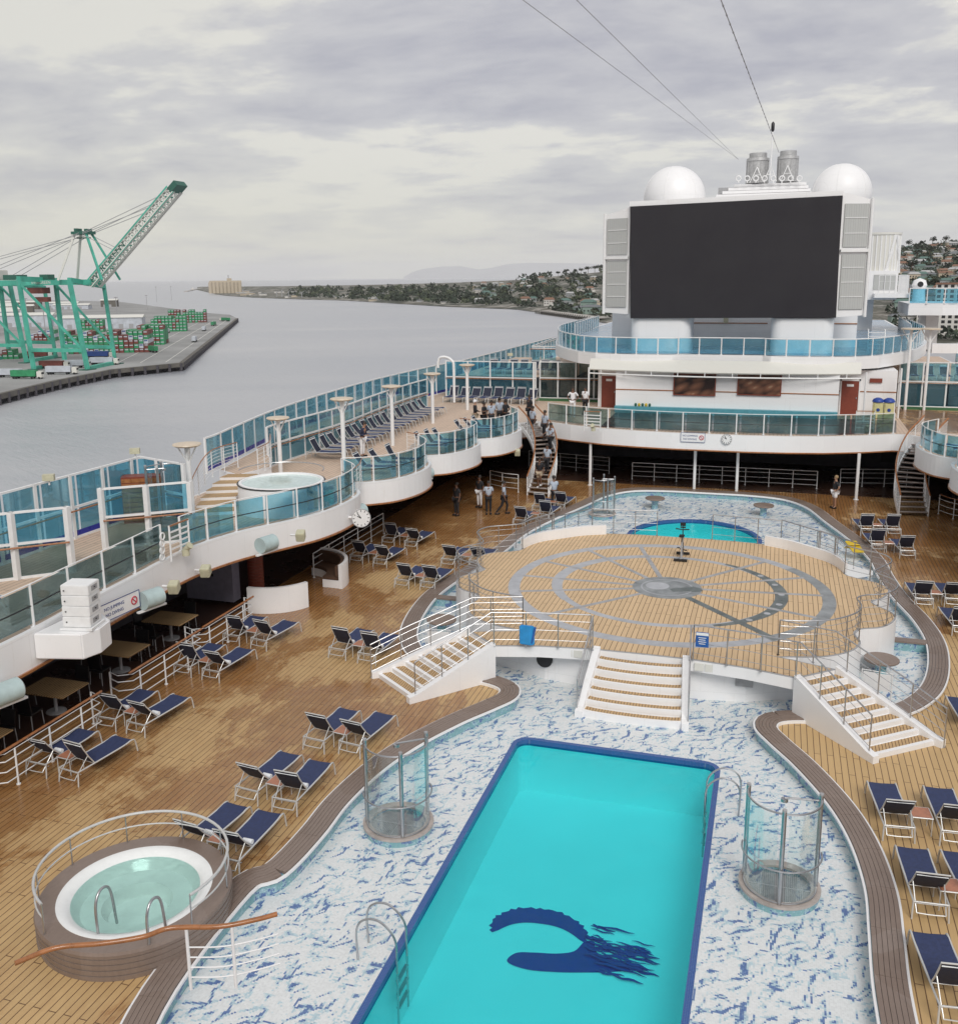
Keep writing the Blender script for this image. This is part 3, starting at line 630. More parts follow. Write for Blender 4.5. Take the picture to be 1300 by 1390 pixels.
pair((325,877),(361.7,884),1,(3,8),'lounger touching the railing end in front of the white curved seat','deck side lounger in front of the white curved seat','side table in the pair before the white curved seat',GL)
pair((350,1094),(403,1108),1,(7,3),'left lounger of the pair midway between hot tub and left shower','right lounger of the pair beside the coping above the hot tub','side table in the pair above the hot tub',GL)
pair((268,1178),(325,1191),1,(4,3),'lounger half hidden behind the hot tub rail','lounger between the hot tub and the coping bench','raised side table right behind the hot tub rail',GL)
pair((440,1023.5),(488.5,1030),1,(8,7),'left lounger of the pair behind the left glass shower','right lounger seen through the left glass shower','side table behind the left glass shower',GL)
pair((469,897),(509.6,904),1,(5,5),'left lounger of the pair above the left stairs','right lounger of the pair next to the left stair railing','side table in the pair beside the left stairs',GL)
pair((554.6,800),(590,803),1,(6,5),'left lounger of the pair at the top of the left channel','right lounger of the pair at the top of the left channel','side table at the top of the left channel',GL)
pair((617,771),(655,773),1,(6,6),'lounger left of the wavy stage railing','lounger seen through the wavy stage railing on the left','side table by the left wavy stage railing',GL)
pair((524.6,771),(492,766),1,(6,6),'shaded lounger under the edge of the second balcony','shaded lounger deeper under the second balcony','side table in the shade of the second balcony',GL)
pair((566,746.5),(535,741),1,(6,6),'shaded lounger below the third balcony','shaded lounger deeper under the third balcony','side table in the shade of the third balcony',GL)
pair((712,716),(745,708),1,(6,6),'near left lounger of the group at the foot of the left spiral stairs','near right lounger of the group at the foot of the left spiral stairs','side table in the group at the left spiral stairs',GL)
pair((737,697),(766,694),1,(6,6),'far left lounger of the group by the left spiral stairs','far right lounger of the group by the left spiral stairs','far side table in the group at the left spiral stairs',GL)
pair((1198.3,1141),(1275.5,1148),-1,(-5,-5),'left lounger of the right side pair nearest the right stairs','lounger at the right edge below the right stairs','terracotta side table in the pair below the right stairs',GR)
pair((1237.8,1246.8),(1313,1255),-1,(-6,-6),'lounger at the lower right beside the coping curve','lounger cut by the right edge at the lower right','terracotta side table near the lower right corner',GR)
by_leg(1273,1392,-1,-6,'lounger at the very bottom right whose foot end shows',group=GR)
by_leg(1307,1003,-1,-6,'lounger whose foot peeps in at the right edge beside the stair foot',group=GR)
pair((1241,824.6),(1281.5,824.6),-1,(-7,-7),'left lounger of the pair by the right end of the coping curve','right lounger of the pair above the right channel','side table in the pair above the right channel',GR)
by_leg(1292,863,-1,-7,'single lounger at the right edge beside the right channel',group=GR)
pair((1167.7,727.7),(1203,728),-1,(-7,-7),'back left lounger of the four near the right spiral stairs','back right lounger of the four near the right spiral stairs','back side table of the four loungers on the far right',GR)
pair((1182,749),(1221,758),-1,(-7,-7),'front left lounger of the four near the right spiral stairs','front right lounger of the four near the right spiral stairs','front side table of the four loungers on the far right',GR)
# upper deck rows
n=16
for i in range(n):
    y=41.3+i*1.07; x=-17.15-.035*i
    lounger(x,y,3.46,R(-86-random.uniform(0,5)),'%s lounger from the near end of the long row on the left upper deck'%ORD[i],'long row of blue loungers on the left upper deck')
for i,(x,y,l) in enumerate([(-13.5,38.5,'near'),(-13.2,39.5,'middle'),(-12.9,40.5,'far')]): lounger(x,y,3.46,R(-88),'%s lounger of three behind the glass of the second left balcony'%l,'balcony loungers')
for i,(x,y,l) in enumerate([(-12.9,44.2,'near'),(-12.7,45.1,'middle'),(-12.5,46.0,'far')]): lounger(x,y,3.46,R(-88),'%s lounger of three behind the glass of the third left balcony'%l,'balcony loungers')
for i,(x,y,l) in enumerate([(-12.3,49.0,'near'),(-12.1,49.9,'middle'),(-11.9,50.8,'far')]): lounger(x,y,3.46,R(-88),'%s lounger of three behind the glass of the fourth left balcony'%l,'balcony loungers')
for i in range(8): lounger(-18.4+i*.82,63.6,3.46,R(180),'%s lounger from the left in the far row against the blue windscreen'%ORD[i],'far row of blue loungers')
for i in range(6): lounger(12.2+i*1.0,70.5,4.9,R(180),'%s lounger from the left on the far right terrace behind the windscreen'%ORD[i],'loungers on the far right terrace')
for i in range(7): lounger(-17.2+i*.8,69.5,4.9,R(180),'%s lounger from the left on the far raised terrace behind the windscreen'%ORD[i],'loungers on the far raised terrace')
for i,(x,y) in enumerate([(12.4,49.2),(12.2,50.3)]): lounger(x,y,3.46,R(88),'%s lounger behind the glass of the right balcony at the right edge'%('near' if i==0 else 'far'),'balcony loungers')
for i,(x,y) in enumerate([(-18.6,16.6),(-17.6,17.3),(-16.6,18.0)]): lounger(x+.2,y+.6,3.46,R(-50),'%s lounger at the left frame edge on the near upper deck'%ORD[i],'loungers at the left edge of the upper deck')
# ================= UPPER DECK (level 3.45)
Z1=3.45
Eh=[(-13.9,8),(-13.9,17),(-14.1,20),(-14.25,22.5),(-14.4,24.5),(-14.35,26.2),(-13.9,28),(-13.1,29.6),(-12.45,31.1),(-12.2,33),(-12.5,34.8),(-13.7,36.1)]
b2=[(-13.7,36.2),(-12.9,36.6),(-12.0,37.6),(-11.55,39.4),(-11.8,41.3),(-12.8,42.8)]
b3=[(-12.8,42.9),(-11.7,43.8),(-11.1,45.6),(-11.2,47.2),(-11.8,48.1)]
b4=[(-11.8,48.2),(-10.8,49.0),(-10.3,50.6),(-10.35,52.4),(-11.3,54.0)]
cr=lambda P,n=5: xy(crom([(x,y,0) for x,y in P],n))
E1,E2,E3,E4=cr(Eh),cr(b2),cr(b3),cr(b4)
stl=[(-11.4,54.4),(-10.35,55.6)]
bm_px=[(740,568.5),(787,573.5),(850,579),(902,583),(977,585),(1048,586.4),(1156,586.4),(1201,584.8),(1235,583.5),(1272,582)]
mid_y=sum(U(x,y,Z1).y for x,y in bm_px[3:6])/3
beam=[(-9.6,55.6),(-8.0,54.7),(-6.0,53.9),(-4,53.5),(-2,53.3),(0,53.3)]
beam=beam+mirror(beam)[1:]
inner=E1+E2+E3+E4+stl+beam
inner_full=inner+mirror(E1+E2+E3+E4+stl)
outer=[(-19.15,8),(-19.15,29),(-18.9,33.5),(-19.5,37),(-20.6,43.5),(-21.3,54.5),(-20.9,66),(-20.1,75),(-19.6,110)]
outL=xy(crom([(x,y,0) for x,y in outer],4))
deck_poly=inner_full+mirror(outL)[::-1]+outL[::-1] if False else inner_full+[(p[0],p[1]) for p in [(-a,b) for a,b in outL]]+outL[::-1]
mb=MB(); mb.prism(deck_poly,2.56,Z1); mb.build('upper_deck',M['white'],kind='structure')
mb=MB(); mb.prism(inset(deck_poly,.16),Z1+.001,Z1+.012); mb.build('upper_deck_planking',M['teak_up'],kind='structure')
ie=[p for p in inner_full]
t=T('deck_edge_trim','brown lower lip running under the white edge of the upper deck','trim',(0,53.3,2.5))
mb=MB(); mb.ribbon(ie,.10,2.50,2.565); mb.build('lower_lip',M['wood'],t)
for seg in (E1,E2,E3,E4):
    for s in(1,-1):
        q=[(s*x,y) for x,y in seg]; mb=MB(); mb.ribbon(q,.14,Z1+.001,Z1+.07,side=(1 if s==1 else -1)); mb.build('curb',M['white'],t)
def bal(label,path,glass='glass',sp=1.25):
    return railing(label,[(x,y,Z1+.02) for x,y in path],h=1.12,nr=1,spacing=sp,post='rail',rail='black',top='rail',rt_=.018,rr=.018,rp=.038,glass=glass,name='glass_balustrade',zgap=.1)
flat1=[p for p in E1 if 19.6<p[1]<24.6]; flat0=[p for p in E1 if p[1]<=19.8]; bul=[p for p in E1 if p[1]>25.4]
sh=lambda P,d=.22:[(x-d,y) for x,y in P]
bal('green tinted glass balustrade on the near left upper deck behind the loudspeaker',sh(flat0+flat1),'glass_g',1.5)
bal('blue glass balustrade round the first left balcony in front of the small tub',sh(bul))
bal('blue glass balustrade round the second left balcony',sh(E2))
bal('blue glass balustrade round the third left balcony',sh(E3),sp=1.05)
bal('blue glass balustrade round the fourth left balcony beside the spiral stairs',sh(E4),sp=1.05)
bal('blue glass balustrade of the balcony at the right edge',[(-x,y) for x,y in sh(E4)],sp=1.05)
bal('blue glass balustrade of the next balcony on the right side',[(-x,y) for x,y in sh(E3)],sp=1.05)
bfull=[(x,y+.2) for x,y in beam]
bal('long grey green glass balustrade across the far upper deck below the screen',bfull,'glass_g',1.45)
def bar_gate(label,x,y,rz,w=.9,z=Z1):
    t=T('bar_gate',label,'gate',(x,y,z),rz)
    for s in(-w/2,w/2): mb=MB(); mb.tube([(s,0,0),(s,0,1.15)],.03,8); mb.build('post',M['rail'],t,local=True,smooth=True)
    for k in range(5): mb=MB(); mb.box((0,0,.2+k*.18),(w,.03,.05)); mb.build('bar',M['rail'],t,local=True)
    mb=MB(); mb.box((0,0,1.13),(w,.06,.04)); mb.build('top_rail',M['wood'],t,local=True)
    mb=MB(); mb.cyl((.1,-.12,.05),.12,.2,12); mb.tube([(.1,-.12,.25),(.1,-.3,.4)],.08,10,r2=.12); mb.build('floodlight',M['beigef'],t,local=True,smooth=True)
for px,l,rz in((205/1.0,'white bar gate with wood top in the near left glass balustrade',R(70)),(803,'white bar gate in the far balustrade below two uniformed men',R(-8)),(1173,'white bar gate in the far balustrade at the foot of the recycling bins',R(6))):
    p=U(180,790,Z1) if px==205 else U(px,586,Z1); 
    if px==205: bar_gate(l,-14.22,24.9,R(88),.95)
    else: bar_gate(l,p.x,p.y+.12 if p.y>50 else 53.5,rz,.95)
# white round pipe stack by the gate
t=T('hose_stand','white loops of hose hanging beside the near left bar gate','hose',(-14.4,24.2,Z1))
for k in range(4): 
    mb=MB(); mb.tube([(-14.4+.02*k,24.2+.11*math.cos(a),Z1+.2+.22*k+.11*math.sin(a)) for a in [i*math.pi/6 for i in range(12)]],.025,6,closed=True); mb.build('hose_loop',M['rail'],t,smooth=True)
# small round tub on first balcony
p=U(382,652,4.55)
t=T('round_pool','small raised round tub with pale water and white drum on the first left balcony','tub',(p.x,p.y,Z1))
mb=MB(); mb.lathe([(1.62,.012),(1.62,1.0),(1.58,1.1),(1.48,1.1),(1.45,1.0),(1.45,.012)],n=64,ring=True); mb.build('drum',M['white'],t,local=True,smooth=True)
mb=MB(); mb.lathe([(1.47,1.03),(0,1.03)],n=64); mb.build('water',simple('pale_tub_water',(.55,.68,.66),.05),t,local=True)
mb=MB(); mb.tube([(1.6*math.cos(R(a)),1.6*math.sin(R(a)),1.5) for a in range(10,200,8)],.018,6); mb.build('handrail',M['steel'],t,local=True,smooth=True)
mb=MB(); mb.tube([(1.63*math.cos(R(a)),1.63*math.sin(R(a)),1.06) for a in range(0,360,8)],.025,8,closed=True); mb.build('dark_trim',M['black'],t,local=True,smooth=True)
tubc=p
# raised promenade
prom_in=[(-18.0,37.4),(-18.75,38.6),(-18.75,41),(-18.5,46),(-18.85,52),(-19.0,57),(-18.9,60)]; prom_out=[p for p in outL if 34<p[1]<62]
pi_=cr(prom_in,4); pw=[(x+.25,y) for x,y in prom_out]
mb=MB(); mb.prism([(-17.4,33.6),(-16.9,35.5)]+pi_+pw[::-1],Z1+.012,4.2); mb.build('raised_promenade',M['white'],kind='structure')
mb=MB(); mb.prism(inset([(-17.4,33.6),(-16.9,35.5)]+pi_+pw[::-1],.06),4.201,4.212); mb.build('promenade_planking',M['teak_up'],kind='structure')
def screen(label,path,z0,z1,zm=None,glass='glass',sp=1.3,pw_=.05,top='rail',name='glass_windscreen',strip=True,zz=None):
    """windscreen: posts, top rail, optional mid rail with wood, glass above and below"""
    P=[Vector((x,y,0)) for x,y in path]; Q=resample(P,sp); t=T(name,label,'windscreen',(P[0].x,P[0].y,z0)); h=z1-z0
    mb=MB(); mb.ribbon(P,.09,z1-.06,z1); mb.build('top_rail',M[top],t)
    mb=MB(); mb.ribbon(P,.05,z0+.015,z0+.10); mb.build('bottom_rail',M['rail'],t)
    if strip: mb=MB(); mb.ribbon(P,.02,z0+.1,z0+.28); mb.build('blue_kick_strip',M['bluestrip'],t)
    if zm:
        mb=MB(); mb.ribbon(P,.07,zm,zm+.07); mb.build('middle_rail',M['rail'],t)
        if zm and name!='cubicle': 
            L,Qq=offset(P,.3,0); mb=MB(); mb.tube([(a[0],a[1],zm-.05) for a in Qq],.03,8); mb.build('wood_handrail',M['wood'],t,smooth=True)
    pm=None
    for q in Q:
        if pm is None: mb=MB(); mb.box((0,0,h/2),(pw_*1.6,pw_*1.6,h)); pm=mb.build('post',M['rail'],t,local=True); pm.location=(q.x-P[0].x,q.y-P[0].y,0)
        else: o=pm.copy(); C.objects.link(o); o.parent=t; o.location=(q.x-P[0].x,q.y-P[0].y,0)
    fine=resample(P,sp/4)
    for i in range(len(Q)-1):
        seg=fine[i*4:i*4+5]
        if len(seg)<2: continue
        d=(seg[-1]-seg[0]).normalized()*.05; seg=[seg[0]+d]+seg[1:-1]+[seg[-1]-d]
        for ti,(a,b) in enumerate([(z0+.28 if strip else z0+.1,zm-.02),(zm+.09,z1-.08)] if zm else [(z0+.28 if strip else z0+.1,z1-.08)]):
            mb=MB(); mb.ribbon(seg,.012,a,b); mb.build('glass_pane',M['glass_g' if 'cubicle' in label and ti==0 else glass],t)
    return t
screen('tall two tier blue windscreen with wooden handrail along the near left ship side',[(-19.2,9),(-19.25,20),U2(190,619,5.68),U2(248,629,5.68)],Z1,5.68,4.5,sp=1.55,pw_=.075)
screen('long curving outer blue windscreen of the raised left promenade',[(x+.15,y) for x,y in outL if 33.4<y<63],4.2,5.7,sp=1.45)
screen('far outer blue windscreen on the left side beyond the promenade',[(x+.15,y) for x,y in outL if [q for q in outL if 33.4<q[1]<63][-1][1]-.01<y<108],Z1,5.7,sp=1.6)
screen('inner blue windscreen between raised promenade and the long lounger row',pi_[2:],Z1,5.4,4.45,sp=1.4,name='glass_windscreen',strip=False)
screen('near white framed glass wind cubicle on the left upper deck',[(-18.6,20.6),(-17.4,21.7),(-16.4,22.6)],Z1,5.5,4.5,sp=1.5,pw_=.10,strip=False)
screen('white framed glass wind cubicle behind the near left bar gate',[(-17.1,25.0),(-16.0,25.85),(-14.95,26.7)],Z1,5.5,4.5,sp=1.4,pw_=.10,strip=False)
screen('far blue two tier windscreen across the left deck end behind the blue loungers',[(-19.6,66),(-12.9,66)],Z1,6.1,4.9,sp=1.7,pw_=.06,strip=False)
screen('green tinted far windscreen left of the maroon door',[(-12.7,66.5),(-7.6,66.9)],Z1,6.1,4.9,'glass_g',1.4,.06,strip=False)
screen('far blue windscreen beyond the recycling bins on the right',[(11.0,67.5),(19.5,67.5)],Z1,6.4,5.1,sp=1.5,pw_=.06,strip=False)
screen('right outer blue windscreen beyond the right balconies',[(-(x+.15),y) for x,y in outL if 33.4<y<108][::-1],Z1,5.5,sp=1.6)
p1,p2=UY(722,478,80),UY(761,461,80); screen('upper blue windscreen of the far raised terrace on the left',[(p1.x-.6,92),(p1.x,80),(p2.x,80)],4.9,(p1.z+p2.z)/2,6.0,sp=1.4,strip=False)
mb=MB(); mb.bb(-19.3,-10.4,67.2,84,Z1+.012,4.88); mb.bb(10.8,19.3,68.4,84,Z1+.012,4.88); mb.build('far_terrace',M['dark'],kind='structure')
mb=MB(); mb.bb(-19.2,-10.5,67.3,83.9,4.881,4.9); mb.bb(10.9,19.2,68.5,83.9,4.881,4.9); mb.build('terrace_planking',M['teak_up'],kind='structure')
mb=MB(); mb.bb(-12.7,-7.9,65.2,66.3,Z1+.013,Z1+.07); props(mb.build('turf_strip',M['turf']),'strip of green artificial turf before the far green windscreen','turf strip')
mb=MB(); mb.bb(11.2,19.3,66.2,67.2,Z1+.013,Z1+.07); props(mb.build('turf_strip',M['turf']),'strip of green artificial turf before the far right windscreen','turf strip')
# curved steps to promenade with wood handrail
t=T('curved_stairs','short curved white stairs with wooden handrail climbing to the left promenade','stairs',(-16.6,30.3,Z1))
for k in range(6):
    f=k/6; f2=(k+1)/6; A=lambda f:(-16.9-.9*f-.25*math.sin(f*3),29.6+4.0*f); B=lambda f:(-15.6-.9*f-.4*math.sin(f*3),30.3+3.7*f)
    mb=MB(); mb.prism([A(f),B(f),B(f2),A(f2)],Z1+.012,Z1+.125*(k+1)); s_=mb.build('step',M['white'],t)
    mb=MB(); mb.prism([A(f),B(f),B(f2),A(f2)],Z1+.125*(k+1),Z1+.125*(k+1)+.015); mb.build('tread',M['step'],s_)
railing('white bar railing with wooden handrail outside the short curved stairs',[(-16.95,29.5,Z1),(-17.5,30.8,3.75),(-18.0,32.2,4.05),(-18.25,33.4,4.2),(-18.2,35,4.2)],nr=7,spacing=.9,post='rail',rail='rail',top='wood',smoothn=4,rp=.022)
railing('white bar railing with wooden handrail between curved stairs and round tub',[(-16.6,33.9,4.2),(-16.9,35.4,4.2),(-17.9,37.3,4.2)],nr=6,spacing=.8,post='rail',rail='rail',top='wood',smoothn=3,rp=.022)
railing('short wood topped white railing to the right of the round tub',[(-13.2,36.6,Z1),(-12.8,35.4,Z1),(-12.6,34.4,Z1)],nr=5,spacing=.6,post='rail',rail='rail',top='wood',smoothn=3)
railing('short wood topped white railing at the start of the third balcony',[(-13.9,43.6,Z1),(-12.9,43.1,Z1)],nr=5,spacing=.6,post='rail',rail='rail',top='wood')
railing('short wood topped white railing at the start of the fourth balcony',[(-12.9,48.8,Z1),(-11.9,48.4,Z1)],nr=5,spacing=.6,post='rail',rail='rail',top='wood')
t=T('locker','wooden slatted locker beside the near light mast on the left','locker',(-18.2,28.6,Z1),R(30))
mb=MB(); mb.bb(-.7,.7,-.3,.3,.012,1.7); mb.build('cabinet',M['maroon'],t,local=True)
for k in range(9): mb=MB(); mb.bb(-.68,.68,-.32,-.3,.1+k*.175,.24+k*.175); mb.build('slat',M['wood'],t,local=True)
p=U(228,722,Z1); 
shower('curved glass shower cabin on the near left upper deck',-16.9,28.1,.62,2.2,4,a0=60); bpy.data.objects[[o.name for o in bpy.data.objects if o.name.startswith('shower_stall')][-1]].location.z=Z1+.012
# light masts
for i,(dx,dy) in enumerate([(257,603),(379,567),(467,541),(533,524),(588,507),(635,495)]):
    base=[(-17.0,29.7),None,(-14.7,38.0),(-15.5,45.6),(-16.1,53.4),(-15.9,59.5)][i]
    if base is None: q=U(381,641,Z1); base=(q.x,q.y)
    top=UY(dx,dy,base[1]).z; h=top-Z1
    t=T('light_mast','%s white post with round beige lamp disc from the near end of the left deck'%ORD[i],'lamp post',(base[0],base[1],Z1),group='lamp posts with round discs')
    mb=MB(); mb.tube([(0,0,.01),(0,0,h-.05)],.10,12); mb.build('pole',M['rail'],t,local=True,smooth=True)
    for a in(45,225,315,135): mb=MB(); c_,s_=math.cos(R(a)),math.sin(R(a)); mb.tube([(0,0,h-.75),(.34*c_,.34*s_,h-.06)],.03,6); mb.build('brace',M['rail'],t,local=True)
    mb=MB(); mb.lathe([(0,h-.10),(.42,h-.08),(.52,h-.02),(.50,h+.02),(.3,h+.05),(0,h+.06)],n=28); mb.build('lamp_disc',M['beige'],t,local=True,smooth=True)
g0=UY(616,520,57.5); 
t=T('goose_neck_pipe','white goose neck vent pipe rising above the left promenade','vent pipe',(g0.x,57.5,4.2))
mb=MB(); a=UY(614,492,57.5).z; mb.tube(crom([(g0.x,57.5,4.21),(g0.x,57.5,a-.3),(g0.x-.1,57.5,a+.1),(g0.x-.45,57.5,a+.32),(g0.x-.9,57.5,a+.3),(g0.x-1.05,57.5,a-.05),(g0.x-1.05,57.5,a-.35)],5),.085,10); mb.build('pipe',M['rail'],t,smooth=True)
# floodlights on the windscreen, camera
for x,y,l in((66,648,'cream floodlight on the near left windscreen rail'),(183,612,'cream security camera and floodlight on the windscreen corner'),(700-8,481,'distant cream floodlight on the far left windscreen')):
    p=U(x,y,5.85) if x<600 else UY(x,y,66); t=T('floodlight',l,'floodlight',tuple(p))
    mb=MB(); mb.box(p,(.35,.22,.2),rz=.5); mb.build('housing',M['beigef'],t); mb=MB(); mb.tube([p-Vector((0,0,.25)),p],.03,6); mb.build('bracket',M['rail'],t)
# fascia fittings: drum tanks, floodlights
def drum(x,y,z,l,rz=0):
    t=T('drum_float',l,'life raft drum',(x,y,z),rz); mb=MB(); mb.tube([(-.32,0,0),(-.28,0,0),(.28,0,0),(.32,0,0)],.27,24); mb.build('drum',M['turq'],t,local=True,smooth=True)
    mb=MB(); mb.tube([(.31,0,0),(.36,0,0)],.22,24); mb.build('end_cap',M['grey'],t,local=True,smooth=True)
    mb=MB(); mb.bb(-.5,.5,-.05,.05,-.33,-.28); mb.bb(-.05,.05,-.0,.45,-.3,-.22); mb.build('bracket',M['rail'],t,local=True)
for x,y,l in((205,812,'grey green round drum hung below the jumping sign'),(362,738,'grey green round drum under the first balcony'),(486,694,'grey green drum between first balcony and clock'),(578,643,'grey green drum between second and third balcony'),(8,940,'grey green drum at the left frame edge')):
    xx={205:-13.75,362:-12.95,486:-12.6,578:-12.0,8:-13.6}[x]; d=ray(x,y); tt=(xx-CAMP.x)/d.x; p=CAMP+d*tt; drum(p.x,p.y,p.z,l,R(75))
for x,y,l,xx in((236,797,'cream floodlight clamp beside the nearest drum',-13.7),(408,727,'cream square floodlight on the first balcony edge',-12.2),(279,775,'small cream floodlight on the straight white fascia',-13.9),(702,614,'cream floodlight under the fourth balcony',-10.2)):
    d=ray(x,y); p=CAMP+d*((xx-CAMP.x)/d.x); t=T('floodlight',l,'floodlight',tuple(p)); mb=MB(); mb.box(p,(.3,.34,.32),rz=.3,rx=.3); mb.build('housing',M['beigef'],t,bevel=.02); mb=MB(); mb.tube([p-Vector((.4,0,0)),p],.04,6); mb.build('bracket',M['rail'],t)
# loudspeaker on its bracket
t=T('speaker_bracket','white bracket box under the stacked loudspeaker','bracket',(-13.2,19.2,2.6))
mb=MB(); mb.prism([(-13.95,18.2),(-12.75,18.5),(-12.6,19.0),(-12.75,19.6),(-13.95,20.4)],2.75,3.42); mb.build('box',M['white'],t,bevel=.03)
t=T('loudspeaker','white stack of four loudspeaker cabinets on a bracket at the left','loudspeaker',(-13.1,19.0,3.43),R(12))
mb=MB(); mb.bb(-.42,.42,-.36,.36,0,.06); mb.build('base_plate',M['rail'],t,local=True)
for k in range(4):
    mb=MB(); mb.box((0,.015*k,.2+k*.272),(.72,.6,.268)); c_=mb.build('cabinet',M['rail'],t,local=True,bevel=.015)
    mb=MB(); mb.box((.355,.02*k,.2+k*.275),(.02,.3,.13)); mb.build('grille',M['grey'],c_,local=True); mb=MB(); mb.cyl((.367,.02*k,.2+k*.275),.025,.02,8); mb.tube([(-.25,-.3,.2+k*.275),(-.25,-.31,.2+k*.275)],.02,8); mb.build('hole',M['black'],c_,local=True)
# ---- text helper and signs
def text(s,size,mat,parent,loc,rot,name='lettering',ex=.003,align='CENTER'):
    cu=bpy.data.curves.new(name,'FONT'); cu.body=s; cu.size=size; cu.extrude=ex; cu.align_x=align; cu.align_y='CENTER'; cu.materials.append(mat)
    q=bpy.data.objects.new(name,cu); C.objects.link(q); dg=bpy.context.evaluated_depsgraph_get(); me=bpy.data.meshes.new_from_object(q.evaluated_get(dg)); bpy.data.objects.remove(q)
    me.materials.clear(); me.materials.append(mat); o=bpy.data.objects.new(name,me); C.objects.link(o); o.parent=parent; o.location=loc; o.rotation_euler=rot; return o
M['ink']=simple('blue_ink',(.03,.06,.22),.5)
def nosign(label,loc,rz,w,h,lines):
    t=T('warning_sign',label,'sign',loc,rz)
    mb=MB(); mb.box((0,0,0),(w,.02,h)); mb.build('board',M['sign'],t,local=True)
    mb=MB()
    for a,b in(((0,h/2),(w,.02)),((0,-h/2),(w,.02)),((-w/2,0),(.02,h)),((w/2,0),(.02,h))): mb.box((a[0],-.012,a[1]),(b[0],.012,b[1]))
    mb.build('border',M['ink'],t,local=True)
    for i,l in enumerate(lines): text(l,h*.27,M['ink'],t,(-w*.12,-.014,h*.17-i*h*.36),(R(90),0,0))
    mb=MB(); mb.tube([(w*.36+h*.22*math.cos(a),-.02,h*.22*math.sin(a)) for a in [i*math.pi/12 for i in range(24)]],.018,6,closed=True); mb.tube([(w*.36-h*.15,-.02,h*.15),(w*.36+h*.15,-.02,-h*.15)],.016,6); mb.build('prohibition_ring',M['red'],t,local=True,smooth=True)
nosign('white no jumping no diving sign on the near left fascia',(-13.93,21.45,3.02),R(86),1.65,.5,['NO JUMPING','NO DIVING'])
p=UY(940,594,53.2); nosign('white no jumping no diving sign on the far fascia',(p.x,53.26,p.z),0,1.3,.52,['NO JUMPING','NO DIVING'])
def clock(label,loc,rz,r,faces=2):
    t=T('clock',label,'clock',loc,rz); mb=MB(); mb.tube([(0,-.05,0),(0,.05,0)],r,36); mb.build('case',M['sign'],t,local=True,smooth=True)
    mb=MB(); 
    for k in range(12): a=R(k*30); mb.box((r*.8*math.sin(a),-.055,r*.8*math.cos(a)),(.022,.01,.07),ry=a)
    mb.build('hour_marks',M['black'],t,local=True)
    for L_,a in((r*.5,R(-58)),(r*.72,R(-35))): mb=MB(); mb.box((L_/2*math.sin(a),-.06,L_/2*math.cos(a)),(.025,.01,L_),ry=a); mb.build('hand',M['black'],t,local=True)
    mb=MB(); mb.tube([(r*math.cos(a),-.05,r*math.sin(a)) for a in [i*math.pi/18 for i in range(36)]],.015,6,closed=True); mb.build('rim',M['grey'],t,local=True,smooth=True); return t
d=ray(490,703); p=CAMP+d*((-11.75-CAMP.x)/d.x); t=clock('round white wall clock on an arm beside the first balcony',tuple(p),R(30),.36)
mb=MB(); mb.tube([(-.75,.2,.05),(-.3,.05,.02)],.05,8); mb.build('arm',M['rail'],t,local=True)
p=UY(986,596,53.2); clock('small grey rimmed clock on the far white fascia',(p.x,53.24,p.z),0,.27)
# ================= UNDER DECK, PILLARS
for s,nm in((-1,'left'),(1,'right')):  # near-black walls, under-deck shade put into their colour
    t=T('shade_wall','inner wall coloured dark for shade at the back of the %s side arcade'%nm,'wall',(s*18.4,30,0)); mb=MB(); mb.bb(s*18.3,s*18.5,8,64,0,2.55); mb.build('wall',M['dark'],t)
t=T('shade_wall','restaurant back wall coloured dark for shade under the far deck','wall',(0,64,0)); mb=MB(); mb.bb(-18.5,18.5,63.9,64.1,0,2.55); mb.build('wall',M['dark'],t)
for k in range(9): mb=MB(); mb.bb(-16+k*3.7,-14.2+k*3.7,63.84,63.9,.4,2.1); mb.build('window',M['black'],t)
ceil=T('arcade_ceiling','ceiling panels coloured dark for shade under the upper deck','ceiling',(0,55,2.5));  # panels added below the white slab, shade painted in as dark colour
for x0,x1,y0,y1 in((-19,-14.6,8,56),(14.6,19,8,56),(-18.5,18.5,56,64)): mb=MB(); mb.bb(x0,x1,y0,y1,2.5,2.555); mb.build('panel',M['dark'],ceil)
mb=MB(); mb.bb(-18.4,18.4,55.2,63.8,.004,.008); mb.bb(-18.4,-15.2,12,55,.004,.008); mb.bb(15.2,18.4,12,55,.004,.008); mb.build('arcade_floor',simple('shade_toned_wet_floor',(.055,.028,.02),.3,0,.4,.6),kind='structure')  # wet floor sheet over the teak, overhang shade put into its dark tone
for x,l in((801,'leftmost'),(943,'second'),(1001,'third'),(1165,'rightmost')):
    p=UY(x,630,54.3); t=T('pillar','%s slim white pillar under the far deck edge'%l,'pillar',(p.x,54.3,0),group='slim white pillars under the far deck'); mb=MB(); mb.tube([(0,0,0),(0,0,2.54)],.085,12); mb.build('shaft',M['rail'],t,local=True,smooth=True); mb=MB(); mb.cyl((0,0,0),.14,.03,14); mb.build('foot',M['rail'],t,local=True)
R3=lambda l,P,**k: railing(l,P,h=1.02,nr=3,spacing=k.pop('spacing',1.1),post='rail',rail='rail',top=k.pop('top','rail'),rp=.025,rr=.013,rt_=.02,**k)
R3('white bar railing across the dark restaurant front, centre run',[(-4.6,56.6,0),(5.9,56.6,0)],spacing=1.3)
R3('white bar railing in the dark left of the first far pillar',[(-11.6,59.0,0),(-6.2,57.8,0)])
R3('white bar railing in the dark right of the last far pillar',[(7.2,57.6,0),(12.0,58.6,0)])
R3('curved white railing with wooden top beside the right spiral stairs',[(11.6,52.0,0),(12.0,51.2,0),(12.9,50.6,0),(14.2,50.5,0)],top='wood',smoothn=4)
